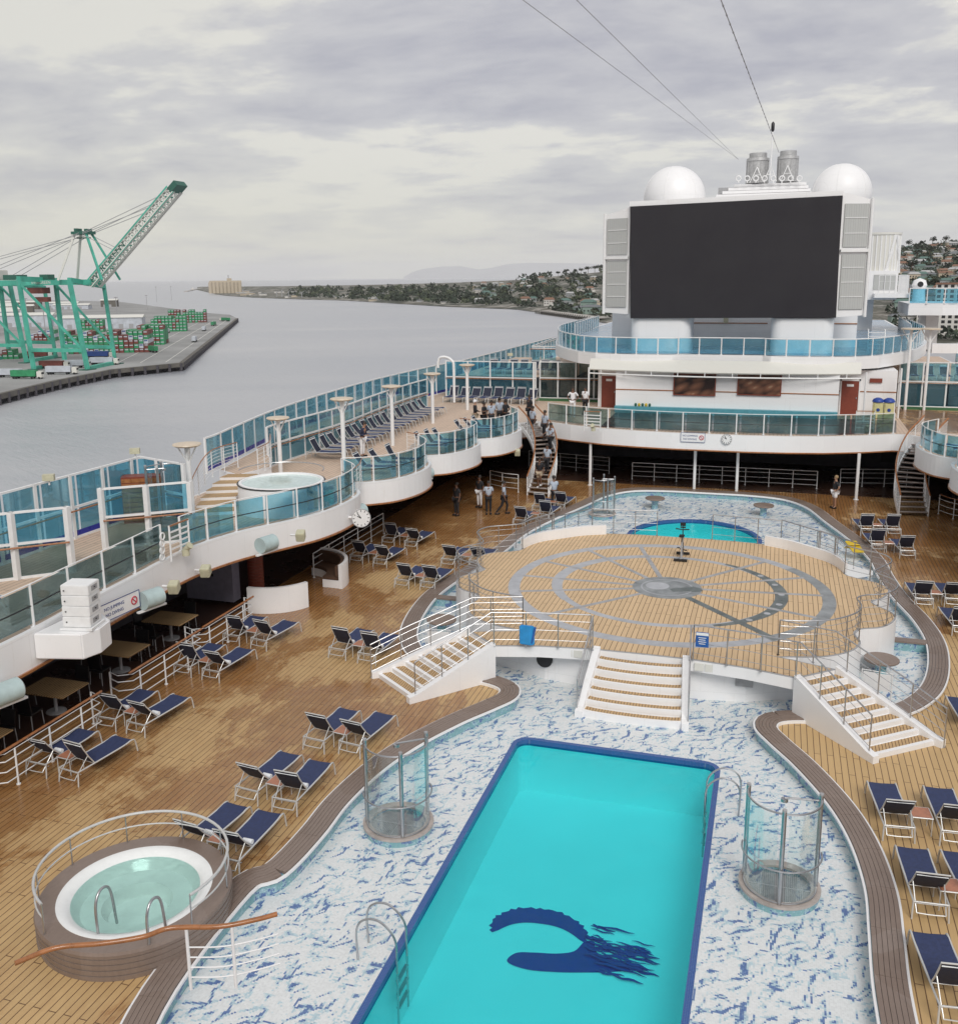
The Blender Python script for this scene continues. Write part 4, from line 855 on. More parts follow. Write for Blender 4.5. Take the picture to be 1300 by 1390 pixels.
R3('short curved white railing at the foot of the left spiral stairs',[(-12.2,52.2,0),(-11.2,51.6,0),(-10.3,51.4,0)],smoothn=4)
for a,b,l in(((-14.4,17.0),(-14.15,20.2),'first'),((-14.35,21.3),(-14.2,24.9),'second'),((-14.5,24.9),(-14.1,28.3),'third')): pass
def woodrail(l,y0,y1,xx=-13.75):
    t=railing(l,[(xx-.75,y0-.05,0),(xx-.35,y0-.22,0),(xx,y0,0),(xx,y1,0),(xx-.4,y1+.15,0)],h=.95,nr=3,spacing=1.05,post='rail',rail='rail',top='rail',rp=.025,rr=.016,rt_=.012)
    mb=MB(); mb.tube([(xx,y0-.15,1.04),(xx,y1+.1,1.04)],.035,8); mb.build('wood_handrail',M['wood'],t,smooth=True)
woodrail('nearest white railing with wooden handrail along the left arcade',16.7,20.1); woodrail('middle white railing with wooden handrail along the left arcade',21.6,25.0,-13.8); woodrail('third white railing with wooden handrail ending at the white curved seat',25.4,28.3,-13.85)
R3('white railing in the shade before the dark loungers under the second balcony',[(-14.3,33.9,0),(-14.2,41.0,0)],spacing=1.3)
for i,(x,y) in enumerate([(-15.6,17.6),(-15.7,20.6),(-15.8,23.6),(-15.9,26.4),(-15.6,14.6)]):
    t=T('dining_table','square brown table top in the left arcade shade, %s from the near end'%ORD[[1,2,3,4,0][i]],'table',(x,y,0),group='square tables in the left arcade'); mb=MB(); mb.box((0,0,.73),(1.5,1.1,.04)); mb.build('table_top',M['step'],t,local=True,bevel=.01); mb=MB(); mb.cyl((0,0,0),.05,.72,10); mb.cyl((0,0,0),.28,.03,16); mb.build('pedestal',M['grey'],t,local=True)
    for k,(dx,dy) in enumerate(((-1.1,0),(0,.95),(0,-.95))):
        t=T('dining_chair','dark dining chair at the %s brown table of the left arcade, %s side'%(ORD[[1,2,3,4,0][i]],['inner','far','near'][k]),'chair',(x+dx,y+dy,0),[R(90),0,R(180)][k],group='dark chairs in the left arcade')
        mb=MB(); mb.box((0,0,.45),(.46,.46,.05)); mb.build('seat',M['black'],t,local=True,bevel=.01); mb=MB(); mb.box((0,.22,.72),(.46,.04,.42),rx=R(-8)); mb.build('backrest',M['black'],t,local=True,bevel=.01)
        for a in(-.2,.2):
            for b in(-.2,.2): mb=MB(); mb.tube([(a,b,.44),(a*1.1,b*1.1,0)],.015,6); mb.build('leg',M['grey'],t,local=True)
t=T('service_cabinet','grey violet cabinet in the shade beside the brown column','cabinet',(-16.4,30.3,0)); mb=MB(); mb.bb(-17.6,-15.6,29.9,30.4,.15,2.2); mb.build('body',simple('mauve_panel',(.23,.22,.28),.5),t); mb=MB(); mb.bb(-16.9,-16.5,29.88,29.9,1.75,1.95); mb.bb(-16.5,-16.4,29.88,29.9,1.1,1.2); mb.build('panel',M['black'],t)
t=T('column','brown slatted column beside the cabinet in the left arcade','column',(-15.2,30.9,0)); mb=MB()
for k in range(22): mb.cyl((-15.2,30.9,k*.115),.30,.1,20)
mb.build('shaft',M['maroon'],t)
# curved sofas
def sofa(label,cx,cy,r,a0,a1,ends=True):
    t=T('curved_sofa',label,'sofa',(cx,cy,0)); A=[R(a0+(a1-a0)*i/20) for i in range(21)]; P=lambda rr:[(cx+rr*math.cos(a),cy+rr*math.sin(a)) for a in A]
    mb=MB(); mb.ribbon(P(r),.14,.002,.98); mb.build('outer_shell',M['white'],t,smooth=True)
    mb=MB(); mb.ribbon(P(r-.44),.72,.002,.32); mb.build('base',M['white'],t)
    mb=MB(); mb.ribbon(P(r-.46),.70,.32,.46); mb.build('seat_cushion',M['cushion'],t,bevel=.03)
    mb=MB(); mb.ribbon(P(r-.16),.16,.46,.92); mb.build('back_cushion',M['cushion'],t,bevel=.03)
    return t
a=U(405,828,0); b=U(335,830,0); sofa('white curved bench seat back facing the camera under the first balcony',-14.55,31.2,1.75,-95,-20)
sofa('white curved sofa with brown cushions deeper under the first balcony',-14.55,33.0,1.95,-5,88)
# ================= SPIRAL STAIRS
def spiral(label,cl,w,s,n=17):
    cl=crom([(s*x,y,z) for x,y,z in cl],8); L=resample(cl,.01); t=T('spiral_stairs',label,'stairs',tuple(cl[0])); fine=resample(cl,.25)
    Lf,Rf=offset([(p.x,p.y) for p in fine],w,0); N=len(fine)
    Lp=[Vector((a.x,a.y,p.z)) for a,p in zip(Lf,fine)]; Rp=[Vector((a.x,a.y,p.z)) for a,p in zip(Rf,fine)]
    def at(P,f): i=min(int(f*(N-1)),N-2); return P[i].lerp(P[i+1],f*(N-1)-i)
    for k in range(n):
        f0,f1=k/n,(k+1.15)/n; f1=min(f1,1); a,b,c_,d_=at(Lp,f0),at(Rp,f0),at(Rp,f1),at(Lp,f1); z=.01+3.42*(k+1)/n
        mb=MB(); mb.prism([a,b,c_,d_],z-.05,z); st_=mb.build('tread',M['coping'],t)
        mb=MB(); mb.prism([a,b,a.lerp(d_,.1)+(b-a),a.lerp(d_,.1)],z,z+.008); mb.build('nosing',M['rail'],st_)
    for P_,nm in((Lp,'left'),(Rp,'right')):
        mb=MB(); n2=len(P_); mb.ribbon([(p.x,p.y) for p in P_],.06,[max(.0,p.z-.15) for p in P_],[p.z+.12 for p in P_]); mb.build('stringer',M['rail'],t)
        mb=MB(); mb.tube([p+Vector((0,0,1.08)) for p in P_],.04,8); mb.build('handrail',M['wood'],t,smooth=True)
        for k in range(6): mb=MB(); mb.tube([p+Vector((0,0,.22+k*.14)) for p in P_],.012,6); mb.build('rail',M['rail'],t,smooth=True)
        for q in P_[::4]: mb=MB(); mb.tube([q,q+Vector((0,0,1.06))],.024,8); mb.build('post',M['rail'],t,smooth=True)
    return t
SPL=[(-9.0,50.7,0),(-8.9,51.9,.95),(-9.1,53.0,1.85),(-9.75,54.1,2.7),(-10.7,54.9,3.43)]
spiral('curving staircase with wooden handrails and people on it at the left far end',SPL,1.25,1)
spiral('empty curving staircase with wooden handrails at the right far end',[(-10.35,51.2,0),(-10.2,52.4,.95),(-10.4,53.5,1.85),(-10.9,54.6,2.7),(-11.6,55.4,3.43)],1.4,-1)
# ================= FAR HOUSE UNDER SPORTS DECK
ZS=7.1
t=T('deck_house','white deck house with dark posters and maroon doors below the giant screen','deck house',(0,61,Z1))
mb=MB(); mb.bb(-6.4,7.0,61,66,Z1+.012,ZS-.9); mb.build('wall',M['white'],t)
mb=MB(); mb.bb(-7.9,-6.42,63,66.2,Z1+.012,ZS-.9); mb.bb(7.02,10.4,63,66.2,Z1+.012,ZS-.9); mb.build('side_wall',M['white'],t)
mb=MB(); mb.bb(-6.42,7.02,60.97,61.0,Z1+1.42,Z1+1.48); mb.bb(7.02,10.4,62.97,63,Z1+1.42,Z1+1.48); mb.build('stripe',M['wood'],t)
mb=MB(); mb.bb(-6.4,6.98,60.60,60.99,Z1+.012,Z1+.42); mb.build('aqua_bench',M['aquapanel'],t)
def m_poster(name,seed):
    k=NT(name); p=k.pos(); p=k.mapv(p,loc=(seed*3.1,0,seed)); n=k.N('ShaderNodeTexVoronoi',feature='SMOOTH_F1',ins={'Vector':k.mapv(k.mapv(p,rot=(0,R(28),0)),sc=(1.0,.1,2.2)),'Scale':1.15,'Smoothness':.25}).outputs[0]
    n=k.math('ADD',n,k.math('MULTIPLY',k.noise(p,2,3),.25)); c=k.mix(k.rng(n,.25,.85),(.27,.12,.07,1),(.022,.008,.007,1)); c=k.mix(k.rng(n,.2,.3,1,0),c,(.36,.22,.14,1)); return k.pbr(c,.35)
for a,b,l in((915,970,'left'),(1002,1059,'right')):
    p=UY(a,507,60.9); q=UY(b,537,60.9); t2=T('poster','%s framed dark brown abstract poster on the deck house wall'%l,'poster',((p.x+q.x)/2,60.93,(p.z+q.z)/2)); w,h=q.x-p.x,p.z-q.z
    mb=MB(); mb.box((0,0,0),(w,.04,h)); mb.build('picture',m_poster('poster_'+l,1 if l=='left' else 4),t2,local=True)
    mb=MB()
    for s in(-1,1): mb.box((s*w/2,-.01,0),(.06,.07,h+.06)); mb.box((0,-.01,s*h/2),(w-.06,.07,.06))
    mb.build('frame',M['maroon'],t2,local=True)
for x0,l,yy in((-7.15,'left',62.9),(7.75,'right',62.9)):
    t2=T('door','maroon door with small window at the %s end of the deck house'%l,'door',(x0,yy,Z1)); mb=MB(); mb.bb(-.5,.5,0,.08,.02,2.1); mb.build('leaf',M['maroon'],t2,local=True)
    mb=MB(); mb.bb(-.58,-.5,-.02,.1,.02,2.2); mb.bb(.5,.58,-.02,.1,.02,2.2); mb.bb(-.58,.58,-.02,.1,2.1,2.2); mb.build('frame',M['rail'],t2,local=True); mb=MB(); mb.bb(-.2,.2,-.02,0,1.75,1.9); mb.build('notice',M['sign'],t2,local=True); mb=MB(); mb.bb(.36,.42,-.05,0,1.0,1.1); mb.build('handle',M['steel'],t2,local=True)
t2=T('wall_notice','small brown notice on the white wall above the recycling bins','notice',(9.2,62.9,5.6)); mb=MB(); mb.bb(-.35,.35,0,.05,-.13,.13); mb.build('board',M['maroon'],t2,local=True)
for px,l in((1192,'left'),(1207,'right')):
    p=UY(px,553,61.2); t2=T('recycling_bin','%s cream recycling bin with blue lid beside the maroon door'%l,'bin',(p.x,61.6,Z1+.012),group='cream recycling bins')
    mb=MB(); mb.lathe([(.26,0),(.29,.95)],n=4,sx=1.1,sy=1.1); 
    mb=MB(); mb.prism([(-.28,-.28),(.28,-.28),(.28,.28),(-.28,.28)],0,1.0); mb.build('body',M['bin'],t2,local=True,bevel=.06)
    mb=MB(); mb.lathe([(.34,1.0),(.34,1.05),(.28,1.17),(.12,1.25),(0,1.26)],n=24); mb.build('lid',M['binlid'],t2,local=True,smooth=True)
    mb=MB(); mb.tube([(0,-.285,.55),(0,-.30,.55)],.10,18); mb.build('round_badge',M['binlid'],t2,local=True)
t2=T('planter','tiny row of yellow and green items standing on the aqua bench','planter',(-2.2,60.7,Z1+.43)); p0=UY(873,553,60.7)
for k in range(5): mb=MB(); mb.lathe([(.06,0),(.09,.12),(.05,.2)],(p0.x-.5+k*.22,60.75,Z1+.43),10); mb.build('item',M['yellow'] if k%2 else M['darkgreen'],t2)
# sports deck slab
sd_l=[(815,481),(795,479),(773,474.5),(762,470),(764,460),(780,455),(800,450)]; sd_r=[(1172,483),(1208,481),(1242,475),(1262,469),(1268,462),(1255,453),(1235,443)]
fr_l=[U2(x,y,ZS) for x,y in sd_l]; fr_r=[U2(x,y,ZS) for x,y in sd_r]
sp_side=[]
for (a,b),(c_,d_) in zip(fr_l,fr_r): sp_side.append(((c_-a)/2,(b+d_)/2))
sp_side=[sp_side[0]]+xy(crom([(x,y,0) for x,y in sp_side[1:]],4))+[(13.2,80),(13.9,95),(14.2,112)]
y0=sp_side[0][1]; frontc=[(0,y0+.1),(2.5,y0+.1),(3.0,y0-.35),(5.0,y0-.45),(6.2,y0-.35)]
sdh=frontc+sp_side; sdp=sdh+mirror(sdh)[:-1]
mb=MB(); mb.prism(sdp,ZS-.75,ZS); mb.build('sports_deck',M['white'],kind='structure')
mb=MB(); sheet_holes(mb,[(x*.985,y+(.2 if y<70 else -.2)) for x,y in sdp],[],ZS+.012); mb.build('sports_deck_surface',M['deckblue'],kind='structure')
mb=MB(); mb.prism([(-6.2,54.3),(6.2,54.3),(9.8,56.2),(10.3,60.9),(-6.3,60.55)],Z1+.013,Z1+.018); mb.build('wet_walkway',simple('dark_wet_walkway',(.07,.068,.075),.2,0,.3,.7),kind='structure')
path=[(x*.985,y+.1) for x,y in sdh if y<112.5]; path=[(-x,y) for x,y in path[::-1]][:-1]+path
railing('blue glass balustrade wrapping the sports deck below the giant screen',[(x,y,ZS) for x,y in path if y<111],h=1.05,nr=0,spacing=1.35,post='rail',rail='rail',top='rail',rt_=.03,rp=.035,glass='glass',name='glass_balustrade',zgap=.06)
mb=MB(); mb.prism([(10.5,56.6),(18.7,56.6),(18.7,66.1),(10.6,66.1)],Z1+.013,Z1+.017); mb.build('wet_side_planking',M['teak'],kind='structure')
# cream canopy under the deck edge
c_=T('canopy','cream bowed canopy with bracket rail under the front of the sports deck','canopy',(0,y0-.6,ZS-.8)); N=20; xs=[-8.2+16.4*i/N for i in range(N+1)]; bow=lambda x:y0-.6-1.1*(1-(x/8.2)**2)
vs=[(x,y0-.05-.3*(1-(x/8.2)**2),ZS-.32) for x in xs]+[(x,bow(x),ZS-.95) for x in xs]+[(x,bow(x)+.04,ZS-1.02) for x in xs]+[(x,y0+.3,ZS-.80) for x in xs]; n=N+1
fs=[(k*n+i,k*n+i+1,(k+1)*n+i+1,(k+1)*n+i) for k in range(3) for i in range(N)]
mb=MB(); mb.add(vs,fs); mb.build('shell',M['white2'],c_,smooth=True)
mb=MB(); mb.tube([(x,bow(x)-.05,ZS-1.22) for x in xs],.045,8); mb.build('rail',M['rail'],c_,smooth=True)
for i in range(1,N,2): mb=MB(); mb.tube([(xs[i],bow(xs[i])+.02,ZS-.98),(xs[i],bow(xs[i])-.05,ZS-1.2)],.025,6); mb.build('bracket',M['rail'],c_)
for x in (-8.0,8.4): 
    t2=T('pillar','%s slim post carrying the sports deck'%('left' if x<0 else 'right'),'pillar',(x,60.2,Z1)); mb=MB(); mb.tube([(0,0,.01),(0,0,ZS-.76-Z1)],.06,10); mb.build('shaft',M['rail'],t2,local=True)
for px,l in((724,'far left beside the green turf'),(1222,'far right beside the windscreen')):
    p=UY(px,520,62); t2=T('pillar','slim post %s'%l,'pillar',(p.x,62,Z1)); mb=MB(); mb.tube([(0,0,.01),(0,0,3)],.06,10); mb.build('shaft',M['rail'],t2,local=True)
# ================= SCREEN TOWER
YS=64.0
a,b,c2,d2=UY(855,280,YS),UY(1143,265,YS),UY(1134.5,431,YS),UY(855.5,432,YS)
scr=T('video_screen','giant black video screen in a white louvred tower above the deck','screen',(0,YS,9.2))
x0,x1=-6.35,6.65; z0,z1=(c2.z+d2.z)/2,(a.z+b.z)/2
mb=MB(); V=[(a.x,YS,a.z),(b.x,YS,b.z),(c2.x,YS,c2.z),(d2.x,YS,d2.z)]; mb.add(V+[(v[0],YS+.5,v[2]) for v in V],[(0,1,2,3),(7,6,5,4),(0,4,5,1),(1,5,6,2),(2,6,7,3),(3,7,4,0)]); mb.build('display',M['screen'],scr)
mb=MB(); mb.add([(a.x-.05,YS+.1,a.z),(b.x+.05,YS+.1,b.z),(b.x+.05,YS+.1,b.z+.30),(a.x-.05,YS+.1,a.z+.32)]+[(a.x-.05,YS+4,a.z),(b.x+.05,YS+4,b.z),(b.x+.05,YS+4,b.z+.30),(a.x-.05,YS+4,a.z+.32)],[(0,1,2,3),(7,6,5,4),(0,4,5,1),(1,5,6,2),(2,6,7,3),(3,7,4,0)]); mb.build('top_cap',M['white'],scr)
mb=MB(); mb.bb(x0-.02,x1+.02,YS+.51,YS+4,z0,z1-.1); mb.build('housing',M['white'],scr)
for s,xa,xb,zt,zb in((-1,a.x-.02,UY(820,300,YS+.6).x,UY(820,292,YS+.6).z,UY(820,424,YS+.6).z),(1,b.x+.05,UY(1183,300,YS+.6).x,UY(1183,270,YS+.6).z,UY(1178,428,YS+.6).z)):
    w=T('screen_wing','%s white framed wing of the screen tower with two grey perforated panels'%('left' if s<0 else 'right'),'screen wing',(xb,YS+.5,zb)) ; w=scr
    X=(xa+xb)/2; W=abs(xb-xa); zm=zb+(zt-zb)*.565
    mb=MB(); mb.add([(xa,YS+.3,zb-.1),(xb,YS+1.0,zb),(xb,YS+1.0,zt),(xa,YS+.3,zt+.45)]+[(xa,YS+3.5,zb-.1),(xb,YS+3.5,zb),(xb,YS+3.5,zt),(xa,YS+3.5,zt+.45)],[(0,1,2,3),(7,6,5,4),(0,4,5,1),(1,5,6,2),(2,6,7,3),(3,7,4,0)]); wg=mb.build('wing',M['white'],w)
    for p0_,p1_ in((zb+.25,zm-.12),(zm+.12,zt-.15)):
        zc=(p0_+p1_)/2; hh=p1_-p0_; ang=math.atan2(.7,abs(xb-xa))*(1 if s>0 else -1)
        mb=MB(); mb.box((X,YS+.60,zc),(W*.88,.06,hh*.94),rz=ang); mb.build('perforated_panel',M['perf'],wg,bevel=.02)
        mb=MB()
        for k in range(1,4 if hh>3 else 3): mb.box((X,YS+.55,zc-hh/2+hh*k/(4 if hh>3 else 3)),(W*.8,.03,.04),rz=ang)
        mb.build('panel_bar',M['rail'],wg)
    mb=MB(); mb.box((X,YS+.52,zm),(W,.12,.16),rz=ang); mb.tube([(xb,YS+.9,zb-.1),(xb,YS+.9,zt+.1)],.10,8); mb.build('frame_bar',M['rail'],wg)
for o in [o for o in bpy.data.objects if o.name.startswith('screen_wing')]: bpy.data.objects.remove(o)
for s in(-1,1):
    lo,hi=(UY(857,450,YS+1).x,UY(938,450,YS+1).x) if s<0 else (UY(1046,450,YS+1).x,UY(1131,450,YS+1).x)
    mb=MB(); mb.prism(rrect(lo,hi,YS+.2,YS+3.6,.7),ZS+.012,z0-.02); mb.build('support_column',M['white'],scr,smooth=True)
t=T('aft_house','white house wall behind the screen columns with a thin brown stripe','deck house',(0,72,ZS))
mb=MB(); mb.bb(-8.2,8.4,70,84,ZS+.012,ZS+2.9); mb.build('wall',M['white'],t); mb=MB(); mb.bb(-2.6,2.6,69.96,70,ZS+1.55,ZS+1.62); mb.bb(6.0,8.4,69.96,70,ZS+1.55,ZS+1.62); mb.build('stripe',M['wood'],t)
mb=MB(); mb.bb(-6.5,8.0,76,92,ZS+2.9,ZS+9.4); mb.build('upper_block',M['white'],t)
mb=MB(); mb.prism([(-4.6,84),(5.4,84),(6.2,96),(-5.4,96)],ZS+9.4,ZS+9.5); mb.build('roof_edge',M['white'],t)
t2=T('wall_box','small yellow box on the stripe of the white wall under the screen','wall box',(-.2,69.9,ZS+1.8)); mb=MB(); mb.bb(-.15,.15,-.12,.1,-.2,.3); mb.build('box',M['beigef'],t2,local=True)
# louvred funnel roof
t=T('funnel_casing','white louvred funnel casing with sloping sides above the screen','funnel casing',(0,86,16))
ZL=[UY(1044,y,86).z for y in(262,245)]; xl=UY(948,265,86).x; xr=UY(1112,265,86).x; xl2=UY(1003,246,86).x; xr2=UY(1092,245,86).x
nl=7
for k in range(nl):
    f=k/nl; f2=(k+.82)/nl; A_=xl+(xl2-xl)*f; B_=xr+(xr2-xr)*f; z_=ZL[0]-1.0+(ZL[1]-ZL[0]+1.0)*f; zz=ZL[0]-1.0+(ZL[1]-ZL[0]+1.0)*f2
    mb=MB(); mb.prism([(A_,86+f*2),(B_,86+f*2),(B_,92),(A_,92)],z_,zz); mb.build('louvre',M['white'],t)
mb=MB(); mb.prism([(xl+1.5,87.5),(xr-1.5,87.5),(xr-1.5,92),(xl+1.5,92)],14,ZL[1]-.3); mb.build('core',M['grey'],t)
for x_,y_,w_,h_,l in((1027,245,27,207,'left'),(1068,243,25,204,'right')):
    p=UY(x_,y_,88); tp=UY(x_,h_,88); r=w_/2*88/1300*1.0; hh=tp.z-p.z
    M['stackgrey']=M.get('stackgrey') or simple('pale_steel_stack',(.46,.46,.46),.45,.3,.2)
    t2=T('exhaust_stack','%s grey steel exhaust stack on the funnel casing'%l,'exhaust',(p.x,88.5,p.z-.2))
    mb=MB(); mb.lathe([(r*1.05,0),(r*1.05,.1),(r*.98,.12),(r*.98,hh*.78),(r*1.05,hh*.8),(r*1.02,hh*.9),(r*.8,hh*.92),(r*.8,hh+.2),(r*.72,hh+.2),(r*.70,hh*.9)],n=28); mb.build('shell',M['stackgrey'],t2,local=True,smooth=True)
    for k in range(10): a_=k*math.pi/5; mb=MB(); mb.box((r*1.0*math.cos(a_),r*1.0*math.sin(a_),hh*.4),(.05,.05,hh*.75)); mb.build('rib',M['stackgrey'],t2,local=True)
    mb=MB(); 
    for s in(-1,1): mb.tube([(s*r*.6,-r-.3,0),(0,-r-.15,hh*.55)],.035,6)
    mb.tube([(-r*.3,-r-.2,hh*.27),(r*.3,-r-.2,hh*.27)],.025,6); mb.build('brace',M['rail'],t2,local=True)
p=UY(1045,246,87.2); tp=UY(1045,165,87.2); t2=T('signal_mast','thin white mast with a dark lamp between the exhaust stacks','mast',(p.x,87.2,p.z)); hh=tp.z-p.z
mb=MB(); mb.tube([(0,0,0),(0,0,hh*.85)],.055,8); mb.build('pole',M['rail'],t2,local=True); mb=MB(); mb.tube([(-.5,0,0),(0,0,hh*.28),(.5,0,0)],.06,6); mb.tube([(-.3,0,hh*.12),(.3,0,hh*.12)],.04,6); mb.build('a_frame',M['rail'],t2,local=True)
mb=MB(); mb.lathe([(.05,hh*.83),(.14,hh*.86),(.14,hh*.97),(.04,hh)],n=12); mb.build('lamp',M['black'],t2,local=True,smooth=True)
for i in range(8):
    p=UY(1002+i*11.8,246,87.0); t2=T('ring_light','%s small round ring fitting from the left along the casing top'%ORD[i],'ring fitting',tuple(p),group='ring fittings on the funnel casing'); mb=MB(); mb.tube([(.2*math.cos(a),0,.25+.2*math.sin(a)) for a in [k*math.pi/8 for k in range(16)]],.05,6,closed=True); mb.build('ring',M['rail'],t2,local=True,smooth=True); mb=MB(); mb.tube([(0,0,-.1),(0,0,.1)],.05,6); mb.build('stem',M['rail'],t2,local=True)
for cx_,cy_,rp,l in((915,268,41.5,'left'),(1142,262,41,'right')):
    Yd=84; c3=UY(cx_,cy_,Yd); r=(UY(cx_+rp,cy_,Yd)-UY(cx_-rp,cy_,Yd)).length/2
    t2=T('satellite_dome','%s large white satellite dome behind the giant screen'%l,'satellite dome',(c3.x,Yd,c3.z-r)); mb=MB(); mb.lathe([(r*.55,-.4),(r*.6,r*.2)]+[(r*math.cos(R(a)),r+r*math.sin(R(a))) for a in range(-50,90,7)]+[(0,2*r)],n=48); mb.build('shell',M['white'],t2,local=True,smooth=True)
    mb=MB(); 
    for k in range(6): a_=k*math.pi/3+.3; mb.tube([(1.003*r*math.cos(a_)*math.cos(R(b_)),1.003*r*math.sin(a_)*math.cos(R(b_)),r+1.003*r*math.sin(R(b_))) for b_ in range(-40,86,9)],.02,5)
    mb.build('seam',M['rail'],t2,local=True); mb=MB(); mb.cyl((0,0,-1.6),r*.5,1.8,20); mb.build('pedestal',M['white'],t2,local=True)
# funnel drum and cabin on the right
t=T('ventilation_drum','round white ribbed drum with diagonal braces right of the screen','ventilation drum',(11.6,92,12))
A_=UY(1186,320,92); B_=UY(1219,370,92); cxx=(A_.x+B_.x)/2-.6; rr_=B_.x-cxx
mb=MB(); mb.lathe([(rr_,B_.z),(rr_,A_.z+.0),(rr_*1.05,A_.z+.05),(rr_*1.05,A_.z+.22),(rr_*.9,A_.z+.25),(0,A_.z+.25)],(cxx,92,0),40); mb.build('drum',M['white2'],t,smooth=True)
for k in range(16): a_=R(-150+k*12); mb=MB(); mb.box((cxx+rr_*math.cos(a_),92+rr_*math.sin(a_),(A_.z+B_.z)/2),(.1,.1,A_.z-B_.z)); mb.build('rib',M['rail'],t)
for a0_,a1_ in((-75,-50),(-20,-45)): mb=MB(); mb.tube([(cxx+1.04*rr_*math.cos(R(a0_+(a1_-a0_)*f)),92+1.04*rr_*math.sin(R(a0_+(a1_-a0_)*f)),B_.z+(A_.z-B_.z)*f) for f in(0,.5,1)],.12,6); mb.build('brace',M['rail'],t)
t=T('bridge_cabin','white cabin with pale windows and a railed balcony under the round drum','cabin',(12,90,10))
A_=UY(1180,374,90); B_=UY(1217,397,90); mb=MB(); mb.bb(8.2,B_.x,90,98,B_.z-.6,A_.z+.4); mb.build('wall',M['white'],t)
for k in range(2): q=UY(1193+k*14,384,89.96); mb=MB(); mb.bb(q.x-.45,q.x+.45,89.93,89.99,q.z-.55,q.z+.7); mb.build('window',M['perf'],t)
C1=UY(1186,398,89); C2=UY(1233,398,89); mb=MB(); mb.bb(C1.x,C2.x,88.4,97,C2.z-.35,C2.z); mb.build('balcony_floor',M['white'],t)
railing('white bar railing of the cabin balcony on the right',[(C1.x+.3,88.5,C2.z),(C2.x-.1,88.5,C2.z),(C2.x-.1,96,C2.z)],h=1.5,nr=2,spacing=.42,post='rail',rail='rail',top='rail',rp=.035)
mb=MB(); mb.bb(8.2,11.2,92,100,ZS+.012,C2.z-.36); mb.build('lower_wall',M['white'],t)
# far right balcony with blue glass
q=[U2(x,y,8.0) for x,y in((1213,413),(1240,413),(1265,411),(1284,408))]; q=[(13.6,88.0),(16.2,87.8),(17.8,88.6),(18.6,90.5),(18.4,96)]
zf=UY(1240,412,88).z
mb=MB(); mb.prism(q+[(13.6,96)],zf-.95,zf); o=mb.build('balcony_slab',M['white']); props(o,'white slab of the far right wing balcony','balcony')
railing('blue glass balustrade of the far right wing balcony',[(x,y,zf) for x,y in q],h=1.25,nr=0,spacing=1.3,post='rail',rail='rail',top='rail',rt_=.035,rp=.04,glass='glass',name='glass_balustrade',smoothn=3,zgap=.06)
mb=MB(); mb.bb(15.4,16.4,91,95.8,zf-4,zf-.951); props(mb.build('wing_support',M['white']),'dark support under the far right wing balcony','support')
p=UY(1248,384,96); t=T('radar_light','white searchlight on a pedestal beyond the far right balcony','searchlight',(p.x,96,p.z-1.6)); mb=MB(); mb.lathe([(.55,0),(.5,1.0)],n=20); mb.build('pedestal',M['white'],t,local=True); mb=MB(); mb.lathe([(0,.95),(.5,1.0),(.65,1.4),(.5,1.85),(0,2.05)],n=20); mb.build('lamp_body',M['white'],t,local=True,smooth=True); mb=MB(); mb.tube([(0,-.62,1.5),(0,-.68,1.5)],.25,14); mb.build('lens',M['black'],t,local=True)
# right white beam with V lamp posts
q=UY(1284,436,75); mb=MB(); mb.bb(14.5,21.5,79.7,80.3,6.05,6.75); props(mb.build('cross_beam',M['white']),'white cross beam at the right behind the sports deck','beam')
for px,l in((1237,'left'),(1263,'right')):
    tp=UY(px,447,66); t=T('lamp_post','%s white lamp post with V brace at the far right'%l,'lamp post',(tp.x,66,Z1)); h=tp.z-Z1
    mb=MB(); mb.tube([(0,0,.01),(0,0,h)],.09,10); mb.build('pole',M['rail'],t,local=True); mb=MB()
    for s in(-1,1): mb.tube([(0,0,h-.9),(s*.5,0,h-.03)],.04,6)
    mb.build('brace',M['rail'],t,local=True); mb=MB(); mb.cyl((0,0,h),.62,.08,24); mb.build('lamp_disc',M['beige'],t,local=True,smooth=True)
# stair ladder frame on sports deck right
t=T('step_ladder','small white step ladder frame on the sports deck right of the screen','ladder',(9.4,66.5,ZS+.012))
for k in range(5): mb=MB(); mb.bb(-.5,.5,.0+k*.12,.08+k*.12,.18+k*.24,.22+k*.24); mb.build('rung',M['rail'],t,local=True)
for s in(-.5,.5): mb=MB(); mb.tube([(s,0,0),(s,.6,1.35),(s,1.1,1.35)],.03,6); mb.build('side_rail',M['rail'],t,local=True)
# cables
for i,((x1_,y1_,Ya),(x2_,y2_,Yb)) in enumerate([((705,-4,34),(1002,216,86)),((779,-4,34),(1002,216,86)),((977,-4,40),(1057,207,87))]):
    A_=UY(x1_,y1_,Ya); B_=UY(x2_,y2_,Yb); A2=A_+(A_-B_)*.25; t=T('stay_cable',['left thin stay cable running to the funnel top','middle thin stay cable running to the funnel top','beaded light cable running down to the mast'][i],'cable',tuple(B_))
    mb=MB(); mb.tube([A2,A_,B_],.013 if i<2 else .022,5); mb.build('wire',M['grey'],t)
    if i==2:
        for k in range(36): q=B_.lerp(A2,.12+k/36*.88); mb=MB(); mb.lathe([(.0,-.06),(.05,0),(.0,.06)],tuple(q),6); mb.build('bulb',M['grey'],t)
